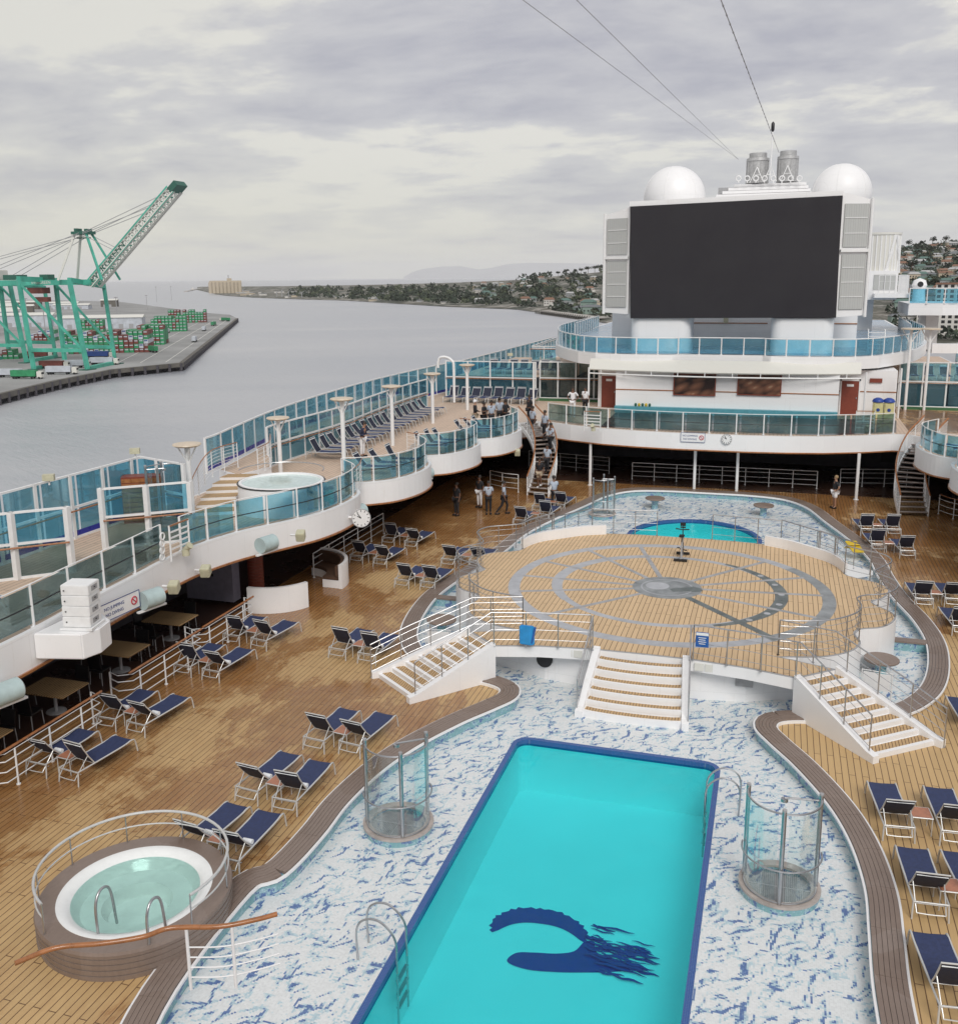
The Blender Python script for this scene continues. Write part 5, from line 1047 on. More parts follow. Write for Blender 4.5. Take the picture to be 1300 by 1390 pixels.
# ================= SMALL THINGS
# exercise bike
p=U(925,757,H+.02); t=T('exercise_bike','black and grey exercise bike standing at the rear of the stage','exercise bike',(p.x,p.y,H+.015))
for y in(-.5,.5): mb=MB(); mb.box((0,y,.05),(.52,.09,.08)); mb.build('stabiliser',M['black'],t,local=True)
mb=MB(); mb.tube([(0,-.5,.08),(0,.5,.08)],.035,8); mb.tube([(0,-.28,.1),(0,-.12,.75)],.035,8); mb.tube([(0,.36,.1),(0,.22,.55),(0,.10,.85)],.035,8); mb.tube([(0,-.15,.45),(0,.25,.5)],.03,8); mb.build('frame',M['grey'],t,local=True,smooth=True)
mb=MB(); mb.tube([(-.03,.2,.34),(.03,.2,.34)],.24,24); mb.build('flywheel',M['black'],t,local=True,smooth=True)
mb=MB(); mb.tube([(0,.2+.02,.55),(0,.12,1.12)],.022,8); mb.tube(crom([(-.24,-.1,1.2),(-.22,.1,1.14),(0,.12,1.12),(.22,.1,1.14),(.24,-.1,1.2)],4),.022,8); mb.tube([(-.1,.16,1.2),(.1,.16,1.2)],.03,8); mb.build('handlebar',M['black'],t,local=True,smooth=True)
mb=MB(); mb.box((0,.13,1.33),(.2,.04,.14)); mb.tube([(0,.12,1.1),(0,.13,1.3)],.015,6); mb.build('console',M['black'],t,local=True)
mb=MB(); mb.box((0,-.3,.97),(.2,.27,.06)); mb.tube([(0,-.22,.7),(0,-.3,.95)],.022,8); mb.build('saddle',M['black'],t,local=True,bevel=.01)
for s in(-1,1): mb=MB(); mb.tube([(s*.06,-.05,.36),(s*.08,.0+s*.14,.36-s*.08)],.015,6); mb.box((s*.13,s*.14,.36-s*.08),(.1,.08,.03)); mb.build('pedal',M['black'],t,local=True)
for s in(-1,1):
    p=UY(953 if s>0 else 713,869 if s>0 else 862,26.3)
p=UY(953,868,26.35); t=T('notice_board','small blue framed notice hanging on the right stage front railing','notice',(p.x,26.32,p.z)); mb=MB(); mb.box((0,0,0),(.36,.03,.44)); mb.build('board',M['signblue'],t,local=True); mb=MB(); mb.box((0,-.02,.17),(.34,.01,.08)); mb.build('header',M['sign'],t,local=True)
mb=MB(); [mb.box((0,-.02,.06-k*.06),(.22-.04*(k%2),.008,.018)) for k in range(4)]; mb.build('text_line',M['sign'],t,local=True)
p=UY(714,862,26.15); t=T('float_board','bright blue folded float hung over the left stage front railing','float',(p.x,26.2,p.z)); mb=MB(); mb.prism([(-.22,-.05),(.14,-.08),(.26,.0),(.2,.06),(-.2,.07)],-.32,.28); mb.build('panel',M['tarp'],t,local=True,bevel=.03); mb=MB(); mb.box((.22,-.02,0),(.05,.1,.5),ry=.2); mb.build('dark_edge',M['signblue'],t,local=True)
p=U(1160,738,.4); t=T('wet_floor_sign','yellow folded floor sign lying on the deck by the rear right stairs','floor sign',(p.x,p.y,.01),R(20)); mb=MB(); mb.box((0,0,.25),(.5,.9,.04),rx=.3); mb.box((0,.25,.2),(.5,.6,.04),rx=-.5); mb.build('panel',M['yellow'],t,local=True)
for x,y,l,s in((218+362,880,'white barred chair lift gate at the outer side of the left stairs',-1),(1200,950,'white framed gate beside the stool at the right stairs',1)):
    p=U(x,y,0) if x<1000 else U(1198,935,-.2); t=T('access_gate',l,'gate',(s*6.55,27.6 if s>0 else 27.3,-.0),R(-12*s))
    mb=MB(); mb.tube([(-.4,0,-.1),(-.4,0,.95),(.4,0,.95),(.4,0,-.1)],.02,6); mb.build('frame',M['rail'],t,local=True); mb=MB(); mb.box((0,0,.65),(.72,.02,.5)); mb.build('panel',M['sign'],t,local=True)
# ================= PEOPLE
SK=dict(skin=simple('skin_tan',(.36,.20,.13),.5),skind=simple('skin_brown',(.16,.08,.05),.5),hair=simple('dark_hair',(.02,.015,.012),.6),hairl=simple('blond_hair',(.30,.20,.10),.6),g=simple('pale_grey_shirt',(.42,.47,.55),.8,bump=.3),k=simple('black_cloth',(.018,.018,.022),.8,bump=.3),w=simple('white_uniform',(.78,.78,.80),.8,bump=.3),n=simple('navy_cloth',(.03,.035,.07),.8,bump=.3),kh=simple('khaki_shorts',(.45,.36,.26),.8),shoe=M['black'],shw=M['towel'])
def skin(name,J,E,mat,parent,k=1.0):
    me=bpy.data.meshes.new(name); ks=list(J); me.from_pydata([J[a][0] for a in ks],[(ks.index(a),ks.index(b)) for a,b in E],[])
    o=bpy.data.objects.new(name,me); C.objects.link(o); mo=o.modifiers.new('s','SKIN'); 
    for i,a in enumerate(ks):
        r=J[a][1]; v=me.skin_vertices[0].data[i]; v.radius=(r[0]*k,r[1]*k) if isinstance(r,tuple) else (r*k,r*k); v.use_root=(i==0)
    o.modifiers.new('b','SUBSURF').levels=1
    dg=bpy.context.evaluated_depsgraph_get(); dg.update(); ev=o.evaluated_get(dg); nm=bpy.data.meshes.new_from_object(ev); nm.name=name
    nm.materials.clear(); nm.materials.append(mat); nm.polygons.foreach_set('use_smooth',[True]*len(nm.polygons))
    bpy.data.objects.remove(o); q=bpy.data.objects.new(name,nm); C.objects.link(q); q.parent=parent; return q
def person(label,loc,rz,top='g',bot='k',sk='skind',hair='hair',cap=None,arms='hang',legs='stand',lean=0,h=1.72,shorts=False,sleeve='short',group=None,shoes='shoe'):
    t=T('person',label,'person',loc,rz,group); s=h/1.75; V=lambda x,y,z:Vector((x*s,(y+lean*max(0,z-.9))*s,z*s))
    J={'pel':(V(0,0,.95),(.155,.105)),'wst':(V(0,.01,1.12),(.135,.095)),'cst':(V(0,.0,1.32),(.165,.11)),'nb':(V(0,-.01,1.46),(.10,.075)),'nk':(V(0,0,1.53),.055),'jaw':(V(0,.025,1.60),(.06,.068)),'hd':(V(0,.01,1.67),(.076,.09)),'crn':(V(0,-.005,1.735),(.055,.065)),'nose':(V(0,.115,1.64),.012)}
    E=[('pel','wst'),('wst','cst'),('cst','nb'),('nb','nk'),('nk','jaw'),('jaw','hd'),('hd','crn'),('jaw','nose')]
    st=dict(stand=((0,0),(0,0)),stride=((.26,.12),(-.22,-.42)),step=((.2,.05),(-.05,-.1)))[legs]
    for q,(ky,fy) in zip((-1,1),st):
        n_='LR'[q>0]; lift=.16 if legs=='step' and q<0 else 0
        J.update({'hip'+n_:(V(q*.09,0,.90),.095),'kn'+n_:(V(q*.10,ky*.6+.02,.50+lift),.06),'an'+n_:(V(q*.10,fy,.10+lift),.042),'toe'+n_:(V(q*.12,fy+.15,.035+lift),.035)})
        E+=[('pel','hip'+n_),('hip'+n_,'kn'+n_),('kn'+n_,'an'+n_),('an'+n_,'toe'+n_)]
        el,wr={'hang':((q*.235,-.03,1.14),(q*.25,.05,.90)),'front':((q*.25,.0,1.16),(q*.13,.22,1.10)),'rail':((q*.26,.16,1.18),(q*.24,.40,1.12)),'hips':((q*.33,-.06,1.16),(q*.20,.04,.99)),'hold':((q*.25,.05,1.16),(q*.12,.25,1.25))}[arms]
        sh_=V(q*.185,0,1.42); el=V(*el); wr=V(*wr); J.update({'sh'+n_:(sh_,.058),'el'+n_:(el,.042),'wr'+n_:(wr,.029)}); E+=[('cst','sh'+n_),('sh'+n_,'el'+n_),('el'+n_,'wr'+n_)]
        d=(wr-el).normalized(); sd=Vector((0,1,0)) if abs(d.y)<.7 else Vector((q,0,0)); pm_=wr+d*.055*s; J['pm'+n_]=(pm_,(.030,.018)); E.append(('wr'+n_,'pm'+n_))
        for f in range(4):
            a_=pm_+d*.035*s+sd*(.027-.018*f); b_=a_+d*(.05+.006*(1.5-abs(f-1.5)))+Vector((-q*.012,0,0)); J['f%d'%f+n_]=(a_,.010); J['g%d'%f+n_]=(b_,.008); E+=[('pm'+n_,'f%d'%f+n_),('f%d'%f+n_,'g%d'%f+n_)]
        th=wr+d*.03+sd*.04; J['th'+n_]=(th,.010); J['ti'+n_]=(th+d*.035+sd*.012,.008); E+=[('wr'+n_,'th'+n_),('th'+n_,'ti'+n_)]
    body=skin('body',J,E,SK[sk],t)
    def sub(keys,extra=()):
        return {k_:J[k_] for k_ in keys},[e for e in E if e[0] in keys and e[1] in keys]
    ks=['cst','wst','pel','nb','shL','shR','elL','elR']+(['wrL','wrR'] if sleeve=='long' else [])
    Jm,Em=sub(ks); Jm=dict(Jm)
    if sleeve!='long':
        for n_ in'LR': a_,b_=J['sh'+n_],J['el'+n_]; Jm['el'+n_]=(a_[0].lerp(b_[0],.8),.056)
    Jm['pel']=(J['pel'][0]+Vector((0,0,-.02)),(.165,.115)); skin('shirt',Jm,Em,SK[top],t,1.13)
    Jm,Em=sub(['pel','hipL','hipR','knL','knR','anL','anR']); Jm=dict(Jm)
    if shorts:
        for n_ in'LR': Em=[e for e in Em if e[1]!='an'+n_]; Jm.pop('an'+n_)
        for n_ in'LR': Jm['kn'+n_]=(J['kn'+n_][0]+Vector((0,0,.04)),.09)
    skin('shorts' if shorts else 'trousers',Jm,Em,SK[bot],t,1.16)
    for n_ in'LR':
        a_=J['an'+n_][0]; b_=J['toe'+n_][0]; mb=MB(); mb.box(tuple(a_.lerp(b_,.45)+Vector((0,0,-.025))),(.09,.27,.085)); mb.build('shoe',SK[shoes],t,local=True,bevel=.02)
    hc=J['hd'][0]; mb=MB(); mb.lathe([(.0,.125),(.05,.115),(.085,.07),(.095,.01),(.09,-.03)],tuple(hc+Vector((0,-.022,0))),16,1,1.12); mb.build('cap' if cap else 'hair',SK[cap or hair],t,local=True,smooth=True)
    if cap: mb=MB(); mb.box(tuple(hc+Vector((0,.12,.03))),(.13,.1,.012)); mb.build('cap_peak',SK[cap],t,local=True)
    mb=MB(); 
    for q in(-1,1): mb.lathe([(0,-.011),(.011,0),(0,.011)],tuple(hc+Vector((q*.032,.083,.005))),8)
    mb.build('eyes',SK['hair'],t,local=True)
    mb=MB(); 
    for q in(-1,1): mb.lathe([(0,-.03),(.014,-.01),(.016,.015),(0,.03)],tuple(hc+Vector((q*.088,.0,-.01))),8)
    mb.build('ears',SK[sk],t,local=True,smooth=True)
    return t
def at(px,py,z=0): p=U(px,py,z); return (p.x,p.y,z+.012)
def stp(f): 
    L=resample(crom(SPL,8),.05); p=L[int(f*(len(L)-1))]; return p
person('person in white cap and dark jacket on the upper left deck by a lamp post',at(645,584,Z1),R(-60),'k','kh','skin',cap='w',sleeve='long',arms='front')
person('person in grey shirt, back turned, in the group above the left spiral stairs',at(667,585,Z1),R(200),'g','k')
person('person in grey shirt and dark hair facing the group at the upper stairs',at(678,580,Z1),R(20),'g','k',arms='front')
person('person in dark top at the right of the upper left group',at(686,583,Z1),R(70),'k','k',arms='hips')
person('thin person holding a white sheet beside the capped person',at(657,584,Z1),R(-100),'k','k',arms='hold',h=1.6)
person('person in navy jacket and white trousers stooping over the long lounger row',at(492,620,Z1),R(-100),'n','w','skin',sleeve='long',lean=.25,arms='front')
for f,l,top,bot,kw in((.95,'person in dark clothes reaching the top of the left spiral stairs','k','k',{}),(.80,'person in grey shirt near the top of the left spiral stairs, left side','g','k',dict(dx=-.3)),(.74,'person in grey shirt near the top of the left spiral stairs, right side','g','k',dict(dx=.3)),(.56,'person in grey shirt descending with a hand on the wooden rail','g','k',dict(dx=.35)),(.27,'person in pale blue shirt halfway down the left spiral stairs','g','k',dict(dx=.15)),(.07,'person in black shirt and khaki shorts on the lowest left spiral steps','k','kh',dict(shorts=True,shoes='shw'))):
    p=stp(f); dx=kw.pop('dx',0); k_=int(f*17); person(l,(p.x+dx,p.y,max(.02,.01+3.42*(k_+1)/17)),R(180-40*f),top,bot,legs='step' if 0<f<.9 else 'stand',arms='rail' if f==.56 else 'hang',**kw)
person('person in grey shirt leaning on the right newel of the left spiral stairs',at(752,690),R(30),'g','k',lean=.12,arms='rail')
person('person in grey shirt standing on the wet deck, left of a walking one',at(663,698),R(200),'g','k',arms='front')
person('person in pale shirt striding right across the wet deck',at(684,698),R(-75),'g','k',legs='stride')
person('person in white uniform in the shade beside two deck workers',at(651,689),R(160),'k','w')
person('dark clothed person in the shade under the fourth balcony',at(620,700),R(150),'k','k')
person('person in all white uniform with hands at waist on the far upper deck',at(777,566,Z1+.01),R(180),'w','w',arms='hips',shoes='shw',h=1.85)
person('person in white shirt and black trousers next to the all white uniform',at(794,563,Z1+.01),R(165),'w','k',h=1.75)
person('blond person in black top and white shorts standing alone on the far right deck',at(1132,690),R(110),'k','w','skin',hair='hairl',shorts=True,arms='hips')
# ================= HARBOUR
WZ=-35.0; QZ=-31.0
mb=MB(); mb.add([(-65000,-3000,WZ),(65000,-3000,WZ),(65000,69000,WZ),(-65000,69000,WZ)],[(0,1,2,3)]); mb.build('harbour_water',M['sea'],kind='structure')
M['asphalt']=simple('quay_asphalt',(.29,.29,.285),.8,0,.3,.02); M['concrete']=simple('quay_concrete',(.13,.12,.105),.85,0,.3,.1); M['hull']=m_paint('ship_hull_paint')
# ship hull below decks so the ship is solid from the side
mb=MB(); mb.prism([(-18.4,-12),(18.4,-12),(18.4,110),(-18.4,110)],WZ-3,-2.6); t=bpy.data.objects.get('hull'); o=mb.build('ship_hull',M['hull']); props(o,'white hull of the cruise ship under the pool deck','ship hull')
mb=MB(); sheet_holes(mb,[(-19.05,-6),(19.05,-6),(19.05,64),(-19.05,64)],[hole],-.2) 
# quay
wp=[U2(x,y,QZ) for x,y in((-150,575),(0,535),(76,517),(152,502),(246,493),(322,432),(312,427),(280,424.5),(160,409),(-60,405),(-300,420))]
mb=MB(); mb.prism(wp,QZ-1.6,QZ); mb.build('quay',M['asphalt'],kind='structure')
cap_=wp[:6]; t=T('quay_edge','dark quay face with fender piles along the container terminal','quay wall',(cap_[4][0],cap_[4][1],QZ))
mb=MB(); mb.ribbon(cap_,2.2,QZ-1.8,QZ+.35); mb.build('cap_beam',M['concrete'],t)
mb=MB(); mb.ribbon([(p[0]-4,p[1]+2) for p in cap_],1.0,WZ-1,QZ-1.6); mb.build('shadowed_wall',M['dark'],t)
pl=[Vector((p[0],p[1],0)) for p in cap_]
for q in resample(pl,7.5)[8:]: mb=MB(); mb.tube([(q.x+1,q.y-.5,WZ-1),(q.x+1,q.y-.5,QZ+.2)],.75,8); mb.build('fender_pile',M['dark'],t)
# lanes painted on the quay
ed=Vector((wp[5][0]-wp[4][0],wp[5][1]-wp[4][1])).normalized(); nn=Vector((-ed.y,ed.x))
if nn.x>0: nn=-nn
for k,o_ in enumerate((9,22,34,46)):
    a=Vector(wp[4])+nn*o_+ed*10; b=Vector(wp[5])+nn*o_-ed*60; mb=MB(); mb.ribbon([tuple(a),tuple(b)],.5,QZ+.02,QZ+.06); mb.build('lane_marking',M['white2'],kind='structure')
# containers
M['cg']=simple('green_container',(.035,.25,.11),.55,0,.3,.3); M['cr']=simple('rust_red_container',(.17,.050,.04),.6,0,.3,.3); M['cb']=simple('blue_container',(.03,.07,.26),.55,0,.2,.3); M['cw']=simple('pale_container',(.50,.53,.58),.55,0,.15,.3)
def make_container(col,lab):
    t=T('shipping_container',lab,'container'); L,W,H_=12.2,2.44,2.6
    mb=MB(); mb.bb(-W/2+.06,W/2-.06,-L/2+.06,L/2-.06,.06,H_-.04)
    mb.build('body',M[col],t,local=True)
    mb=MB()
    for x in(-W/2,W/2):
        for y in(-L/2,L/2): mb.bb(x-.09,x+.09,y-.09,y+.09,0,H_)
    for z in(.08,H_-.05):
        for x in(-W/2,W/2): mb.bb(x-.06,x+.06,-L/2,L/2,z-.08,z+.05)
        for y in(-L/2,L/2): mb.bb(-W/2,W/2,y-.06,y+.06,z-.08,z+.05)
    mb.build('frame',M[col],t,local=True)
    mb=MB(); mb.bb(-.95,.95,-L/2-.02,-L/2+.05,1.5,2.1); mb.build('end_plate',M['cw'] if col!='cw' else M['cb'],t,local=True)
    return t
CP={c:[make_container(c,l+' in the yard'),False] for c,l in(('cg','green shipping container'),('cr','rust red shipping container'),('cb','blue shipping container'),('cw','pale grey shipping container'))}
CL={'cg':'green shipping container in the stacked yard across the water','cr':'rust red shipping container in the stacked yard across the water','cb':'blue shipping container in the stacked yard across the water','cw':'pale grey container in the stacked yard across the water'}
ncon=0
def container(c,x,y,z,rz):
    global ncon
    pr,us=CP[c]; place(pr,us,(x,y,z),rz,CL[c],'containers stacked in the yard'); CP[c][1]=True; ncon+=1
cang=math.atan2(-ed.x,ed.y)
def block(px,py,nx,ny,hmax,cols,ax=0):
    p=U(px,py,QZ); e=ed; nv=-nn
    for j in range(ny):
        for i in range(nx):
            h=max(1,hmax-(1 if random.random()<.3 else 0)-(1 if random.random()<.12 else 0))
            for k in range(h):
                if not(j==0 or i==nx-1 or k==h-1): continue
                b=Vector((p.x,p.y))+e*(j*13.2)-nv*((nx-1-i)*2.9)
                container(random.choice(cols),b.x,b.y,QZ+.01+k*2.62,cang)
random.seed(5)
block(201,477,17,2,5,['cr','cg','cr','cg','cr','cg','cw'])
block(222,467,6,2,5,['cg','cg','cg','cr'])
block(252,449,10,1,5,['cg','cg','cg','cr','cg'])
block(279,437,13,1,5,['cg','cr','cg'])
block(140,450,7,1,4,['cg','cr','cg','cg'])
block(75,462,6,1,3,['cr','cw','cg','cr'])
block(26,486,4,1,2,['cg','cr'])
random.seed(31)
for i in range(14):
    px,py=random.uniform(-40,150),random.uniform(413,446); p=U(px,py,QZ); w_=random.uniform(25,70); h_=random.uniform(5,11)
    t=T('yard_shed','%s low pale shed from the near end behind the container yard'%ORD[i],'shed',tuple(p),R(random.uniform(20,40)),'low pale sheds behind the container yard')
    mb=MB(); mb.bb(-w_/2,w_/2,-9,9,0,h_); mb.build('wall',M['cw'] if i%3 else M['concrete'],t,local=True); mb=MB(); mb.add([(-w_/2-1,-10,h_),(w_/2+1,-10,h_),(w_/2+1,10,h_),(-w_/2-1,10,h_),(-w_/2-1,0,h_+2.5),(w_/2+1,0,h_+2.5)],[(0,1,5,4),(2,3,4,5),(1,2,5),(3,0,4),(3,2,1,0)]); mb.build('roof',M['white2'],t,local=True)
    mb=MB(); [mb.bb(-w_/2+4+q*9,-w_/2+8+q*9,-9.1,-9,0,4) for q in range(int((w_-6)/9))]; mb.build('door',M['grey'],t,local=True)
def make_truck(lab,c):
    t=T('truck',lab,'truck'); mb=MB(); mb.bb(-1.25,1.25,-6.5,5.5,1.2,3.9); mb.build('container',M[c],t,local=True)
    mb=MB(); mb.bb(-1.2,1.2,6.0,8.4,.6,3.4); mb.build('cab',M['white2'],t,local=True,bevel=.2); mb=MB(); mb.bb(-1.0,1.0,8.39,8.45,2.1,3.0); mb.build('windscreen',M['black'],t,local=True)
    mb=MB(); mb.bb(-.5,.5,-6.5,8,.8,1.19); mb.build('chassis',M['black'],t,local=True)
    for y in(-5.2,-3.9,3.6,7.2):
        for x in(-1.1,1.1): mb=MB(); mb.tube([(x-.2,y,.5),(x+.2,y,.5)],.5,14); mb.build('wheel',M['black'],t,local=True)
    return t
for (px,py,c,rz,l) in ((206,478,'cg',R(60),'green truck on the open quay road near the corner'),(290,442,'cg',R(20),'small green truck near the far tip of the quay'),(306,436,'cg',R(70),'green truck farthest out at the quay tip'),(277,449,'cw',R(28),'white truck driving on the quay, farther one'),(264,464,'cw',R(28),'white truck driving on the quay, nearer one'),(35,514,'cg',R(-80),'green topped truck trailer at the left quay edge'),(14,512,'cw',R(-80),'pale trailer at the left frame edge of the quay'),(82,508,'cw',R(-75),'pale container truck under the crane'),(100,499,'cw',R(-70),'pale container truck behind the crane legs'),(140,495,'cw',R(-75),'pale truck between the right crane legs'),(135,486,'cb',R(-75),'blue container truck behind the crane'),(52,486,'cr',R(-70),'red truck left of the crane legs'),(170,476,'cw',R(10),'small white truck by the red container stacks'),(227,452,'cw',R(28),'white truck beside the far container blocks'),(72,500,'cr',R(-75),'dark red container truck beneath the crane beam')):
    p=U(px,py,QZ); t=make_truck(l,c); t.location=(p.x,p.y,QZ+.02); t.rotation_euler=(0,0,rz)
# crane
def beam_between(mb,a,b,w,h=None):
    a=Vector(a);b=Vector(b);h=h or w; d=(b-a); L=d.length; d.normalize(); u=Vector((0,0,1)).cross(d)
    u=u.normalized() if u.length>1e-3 else Vector((1,0,0)); v=d.cross(u)
    vs=[p+u*(sx*w/2)+v*(sy*h/2) for p in(a,b) for sx,sy in((-1,-1),(1,-1),(1,1),(-1,1))]
    mb.add(vs,[(3,2,1,0),(4,5,6,7)]+[(i,(i+1)%4,4+(i+1)%4,4+i) for i in range(4)])
def truss(mb,a,b,w,h,n,r):
    a=Vector(a);b=Vector(b);d=(b-a).normalized();u=Vector((0,1,0));v=d.cross(u).normalized()
    C4=[(sx*w/2,sy*h/2) for sx,sy in((-1,-1),(1,-1),(1,1),(-1,1))]
    for x,y in C4: beam_between(mb,a+u*x+v*y,b+u*x+v*y,r*1.8)
    for i in range(n):
        p=a.lerp(b,i/n);q=a.lerp(b,(i+1)/n)
        for j in range(4):
            x0,y0=C4[j];x1,y1=C4[(j+1)%4]; beam_between(mb,p+u*x0+v*y0,q+u*x1+v*y1,r); beam_between(mb,p+u*x0+v*y0,p+u*x1+v*y1,r)
def crane(label,A,B,Cc,D,top=True,full=True):
    t=T('container_crane',label,'crane',(Cc[0].x,Cc[0].y,QZ))
    for a,b in(A,B,Cc,D): mb=MB(); beam_between(mb,a,b,1.9,1.6); mb.build('leg',M['green'],t)
    for (a,a1),(b,b1) in((A,B),(Cc,D)):
        mb=MB(); beam_between(mb,a+Vector((0,0,.6)),b+Vector((0,0,.6)),2.4,2.2); mb.build('sill_beam',M['green'],t)
        mb=MB(); beam_between(mb,a1,b1,2.2,2.4); mb.build('top_beam',M['green'],t)
    for (a,a1),(b,b1) in((A,Cc),(B,D)):
        m0,m1=a.lerp(a1,.22),b.lerp(b1,.22); mb=MB(); beam_between(mb,m0,m1,1.5,1.8); mb.build('portal_beam',M['green'],t)
        mb=MB(); beam_between(mb,a1+Vector((0,0,-2)),m1,1.0,1.0); mb.build('diagonal_brace',M['green'],t)
    for (a,_) in(A,B,Cc,D): mb=MB(); mb.box(a+Vector((0,0,-.2)),(5,7,1.4)); mb.build('bogie',M['darkgreen'],t)
    return t
Yc=411.0
fA=U(46,502,QZ); fC=U(119,502,QZ); fD=U(157,494,QZ); fB=Vector((fA.x+(fD.x-fC.x),fA.y+(fD.y-fC.y),QZ))
tA=UY(25,378,fA.y+2); tC=UY(94,380,fC.y+2); tD=UY(141,388,fD.y-1); tB=Vector((tA.x+tD.x-tC.x,tA.y+tD.y-tC.y,tC.z))
cr_=crane('tall green gantry crane with its pale boom raised to the upper right',(fA,tA),(fB,tB),(fC,tC),(fD,tD))
zt=(tC.z+tD.z)/2; xm=(tC.x+tD.x)/2; ym=(tC.y+tD.y)/2
for dy in(-4,4): mb=MB(); beam_between(mb,(xm-115,ym+dy,zt+.5),(xm+6,ym+dy,zt+.5),1.4,2.6); mb.build('main_girder',M['green'],cr_)
mb=MB()
for k in range(14): beam_between(mb,(xm-115+k*8.5,ym-4,zt+1.2),(xm-115+k*8.5,ym+4,zt+1.2),.6)
mb.build('girder_ties',M['green'],cr_)
mb=MB(); mb.box((xm-62,ym,zt+4.5),(20,8.5,5.0)); mb.build('machinery_house',M['white2'],cr_,bevel=.3); mb=MB(); mb.box((xm-44,ym,zt+3.2),(9,7,2.6)); mb.build('winch_house',M['darkgreen'],cr_); mb=MB(); mb.box((xm-24,ym,zt+3),(5,5,3)); mb.build('electrical_house',M['darkgreen'],cr_)
mb=MB(); mb.box((xm-30,ym,zt-3.5),(9,6,3)); mb.box((xm-28,ym,zt-8),(8,2.6,2.4)); mb.build('trolley',M['cr'],cr_)
hinge=UY(128,386,ym); tip=UY(238,257,ym); 
for dy in(-3.2,3.2):
    mb=MB(); truss(mb,hinge+Vector((0,dy,0)),tip+Vector((0,dy,0)),1.5,3.2,24,.28); mb.build('boom_truss',M['white2'],cr_)
mb=MB(); n_=20
for k in range(n_): p=hinge.lerp(tip,(k+.5)/n_); beam_between(mb,p+Vector((0,-3.2,0)),p+Vector((0,3.2,0)),.5)
mb.build('boom_ties',M['green'],cr_)
mb=MB(); beam_between(mb,hinge+Vector((1.6,-4.0,-1.2)),tip+Vector((1.6,-4.0,-1.2)),.35,.35); beam_between(mb,hinge+Vector((-1.6,-4.0,1.2)),tip+Vector((-1.6,-4.0,1.2)),.7,.7); mb.build('boom_rail',M['green'],cr_)
mb=MB(); bd=(tip-hinge).normalized(); beam_between(mb,tip-bd*1,tip+bd*4.2,8.5,2.8); mb.build('boom_tip',M['darkgreen'],cr_)
apx=UY(113,316,ym)
for dx,dy in((-9,-5),(9,-5),(-9,5),(9,5)): mb=MB(); beam_between(mb,(apx.x+dx+(-3 if dx<0 else 5),ym+dy*1.4,zt+1.5),(apx.x+dx*.35,ym+dy*.4,apx.z),1.0); mb.build('apex_leg',M['white2'] if dx<0 else M['green'],cr_)
mb=MB(); mb.box(apx,(10,6,1.4)); mb.box(apx+Vector((0,0,-2.4)),(8,.6,.6)); mb.box(apx+Vector((-3,0,1.4)),(1.6,4,1.6)); mb.box(apx+Vector((3,0,1.2)),(1.6,4,1.4)); mb.build('apex_platform',M['darkgreen'],cr_)
for a,b in((apx,(xm-75,ym,zt+2)),(apx+Vector((-1,0,-2)),(xm-48,ym,zt+2)),(apx+Vector((0,0,-1)),(xm-110,ym,zt+2)),(apx+Vector((2,0,0)),tip.lerp(hinge,.02)),(apx+Vector((2,0,-.5)),tip.lerp(hinge,.14)),(apx+Vector((2,0,-1)),hinge.lerp(tip,.35))):
    mb=MB(); 
    for dy in(-3,3): mb.tube([Vector(a)+Vector((0,dy,0)),Vector(b)+Vector((0,dy,0))],.17,5)
    mb.build('stay_cable',M['grey'],cr_)
for xx in(-66,-57): mb=MB(); mb.tube([(xm+xx,ym,zt+7),(xm+xx,ym,zt+14)],.12,5); mb.box((xm+xx,ym,zt+14),(.8,.8,1)); mb.build('beacon',M['black'],cr_)
# boom lettering: dark capitals along the boom
bang=math.atan2(bd.z,bd.x)
pth=hinge.lerp(tip,.24)+Vector((0,-4.15,0)); text('EVERGREEN',5.2,M['darkgreen'],cr_,pth-cr_.location,(R(90),-bang,0),ex=.05)
text('EVERGREEN',2.2,M['white2'],cr_,Vector((xm-24,ym-4.75,zt+.5))-cr_.location,(R(90),0,0),ex=.05)
# second crane at the left edge, farther
sh_=Vector((-62,28,0)); c2=crane('second green gantry crane cut by the left frame edge',*[(a+sh_,b+sh_+Vector((0,0,-1))) for a,b in((fA,tA),(fB,tB),(fC,tC),(fD,tD))])
for dy in(-4,4): mb=MB(); beam_between(mb,(xm-160,ym+28+dy,zt),(xm-56,ym+28+dy,zt),1.4,2.6); mb.build('main_girder',M['green'],c2)
mb=MB(); mb.box((xm-100,ym+28,zt+3.5),(16,8,4)); mb.build('machinery_house',M['white2'],c2)
# light poles and palms on the quay
for i,(px,py,hh) in enumerate(((200,412,22),(213,400,30),(160,428,26),(38,430,26),(62,445,22),(233,398,30))):
    p=U(px,py+10,QZ); t=T('yard_light','%s tall thin light pole in the container yard'%ORD[i],'light pole',tuple(p)); mb=MB(); mb.tube([(0,0,0),(0,0,hh)],.35,6); mb.build('pole',M['grey'],t,local=True); mb=MB(); mb.box((0,0,hh),(4,.8,.8)); mb.build('lamp_head',M['grey'],t,local=True)
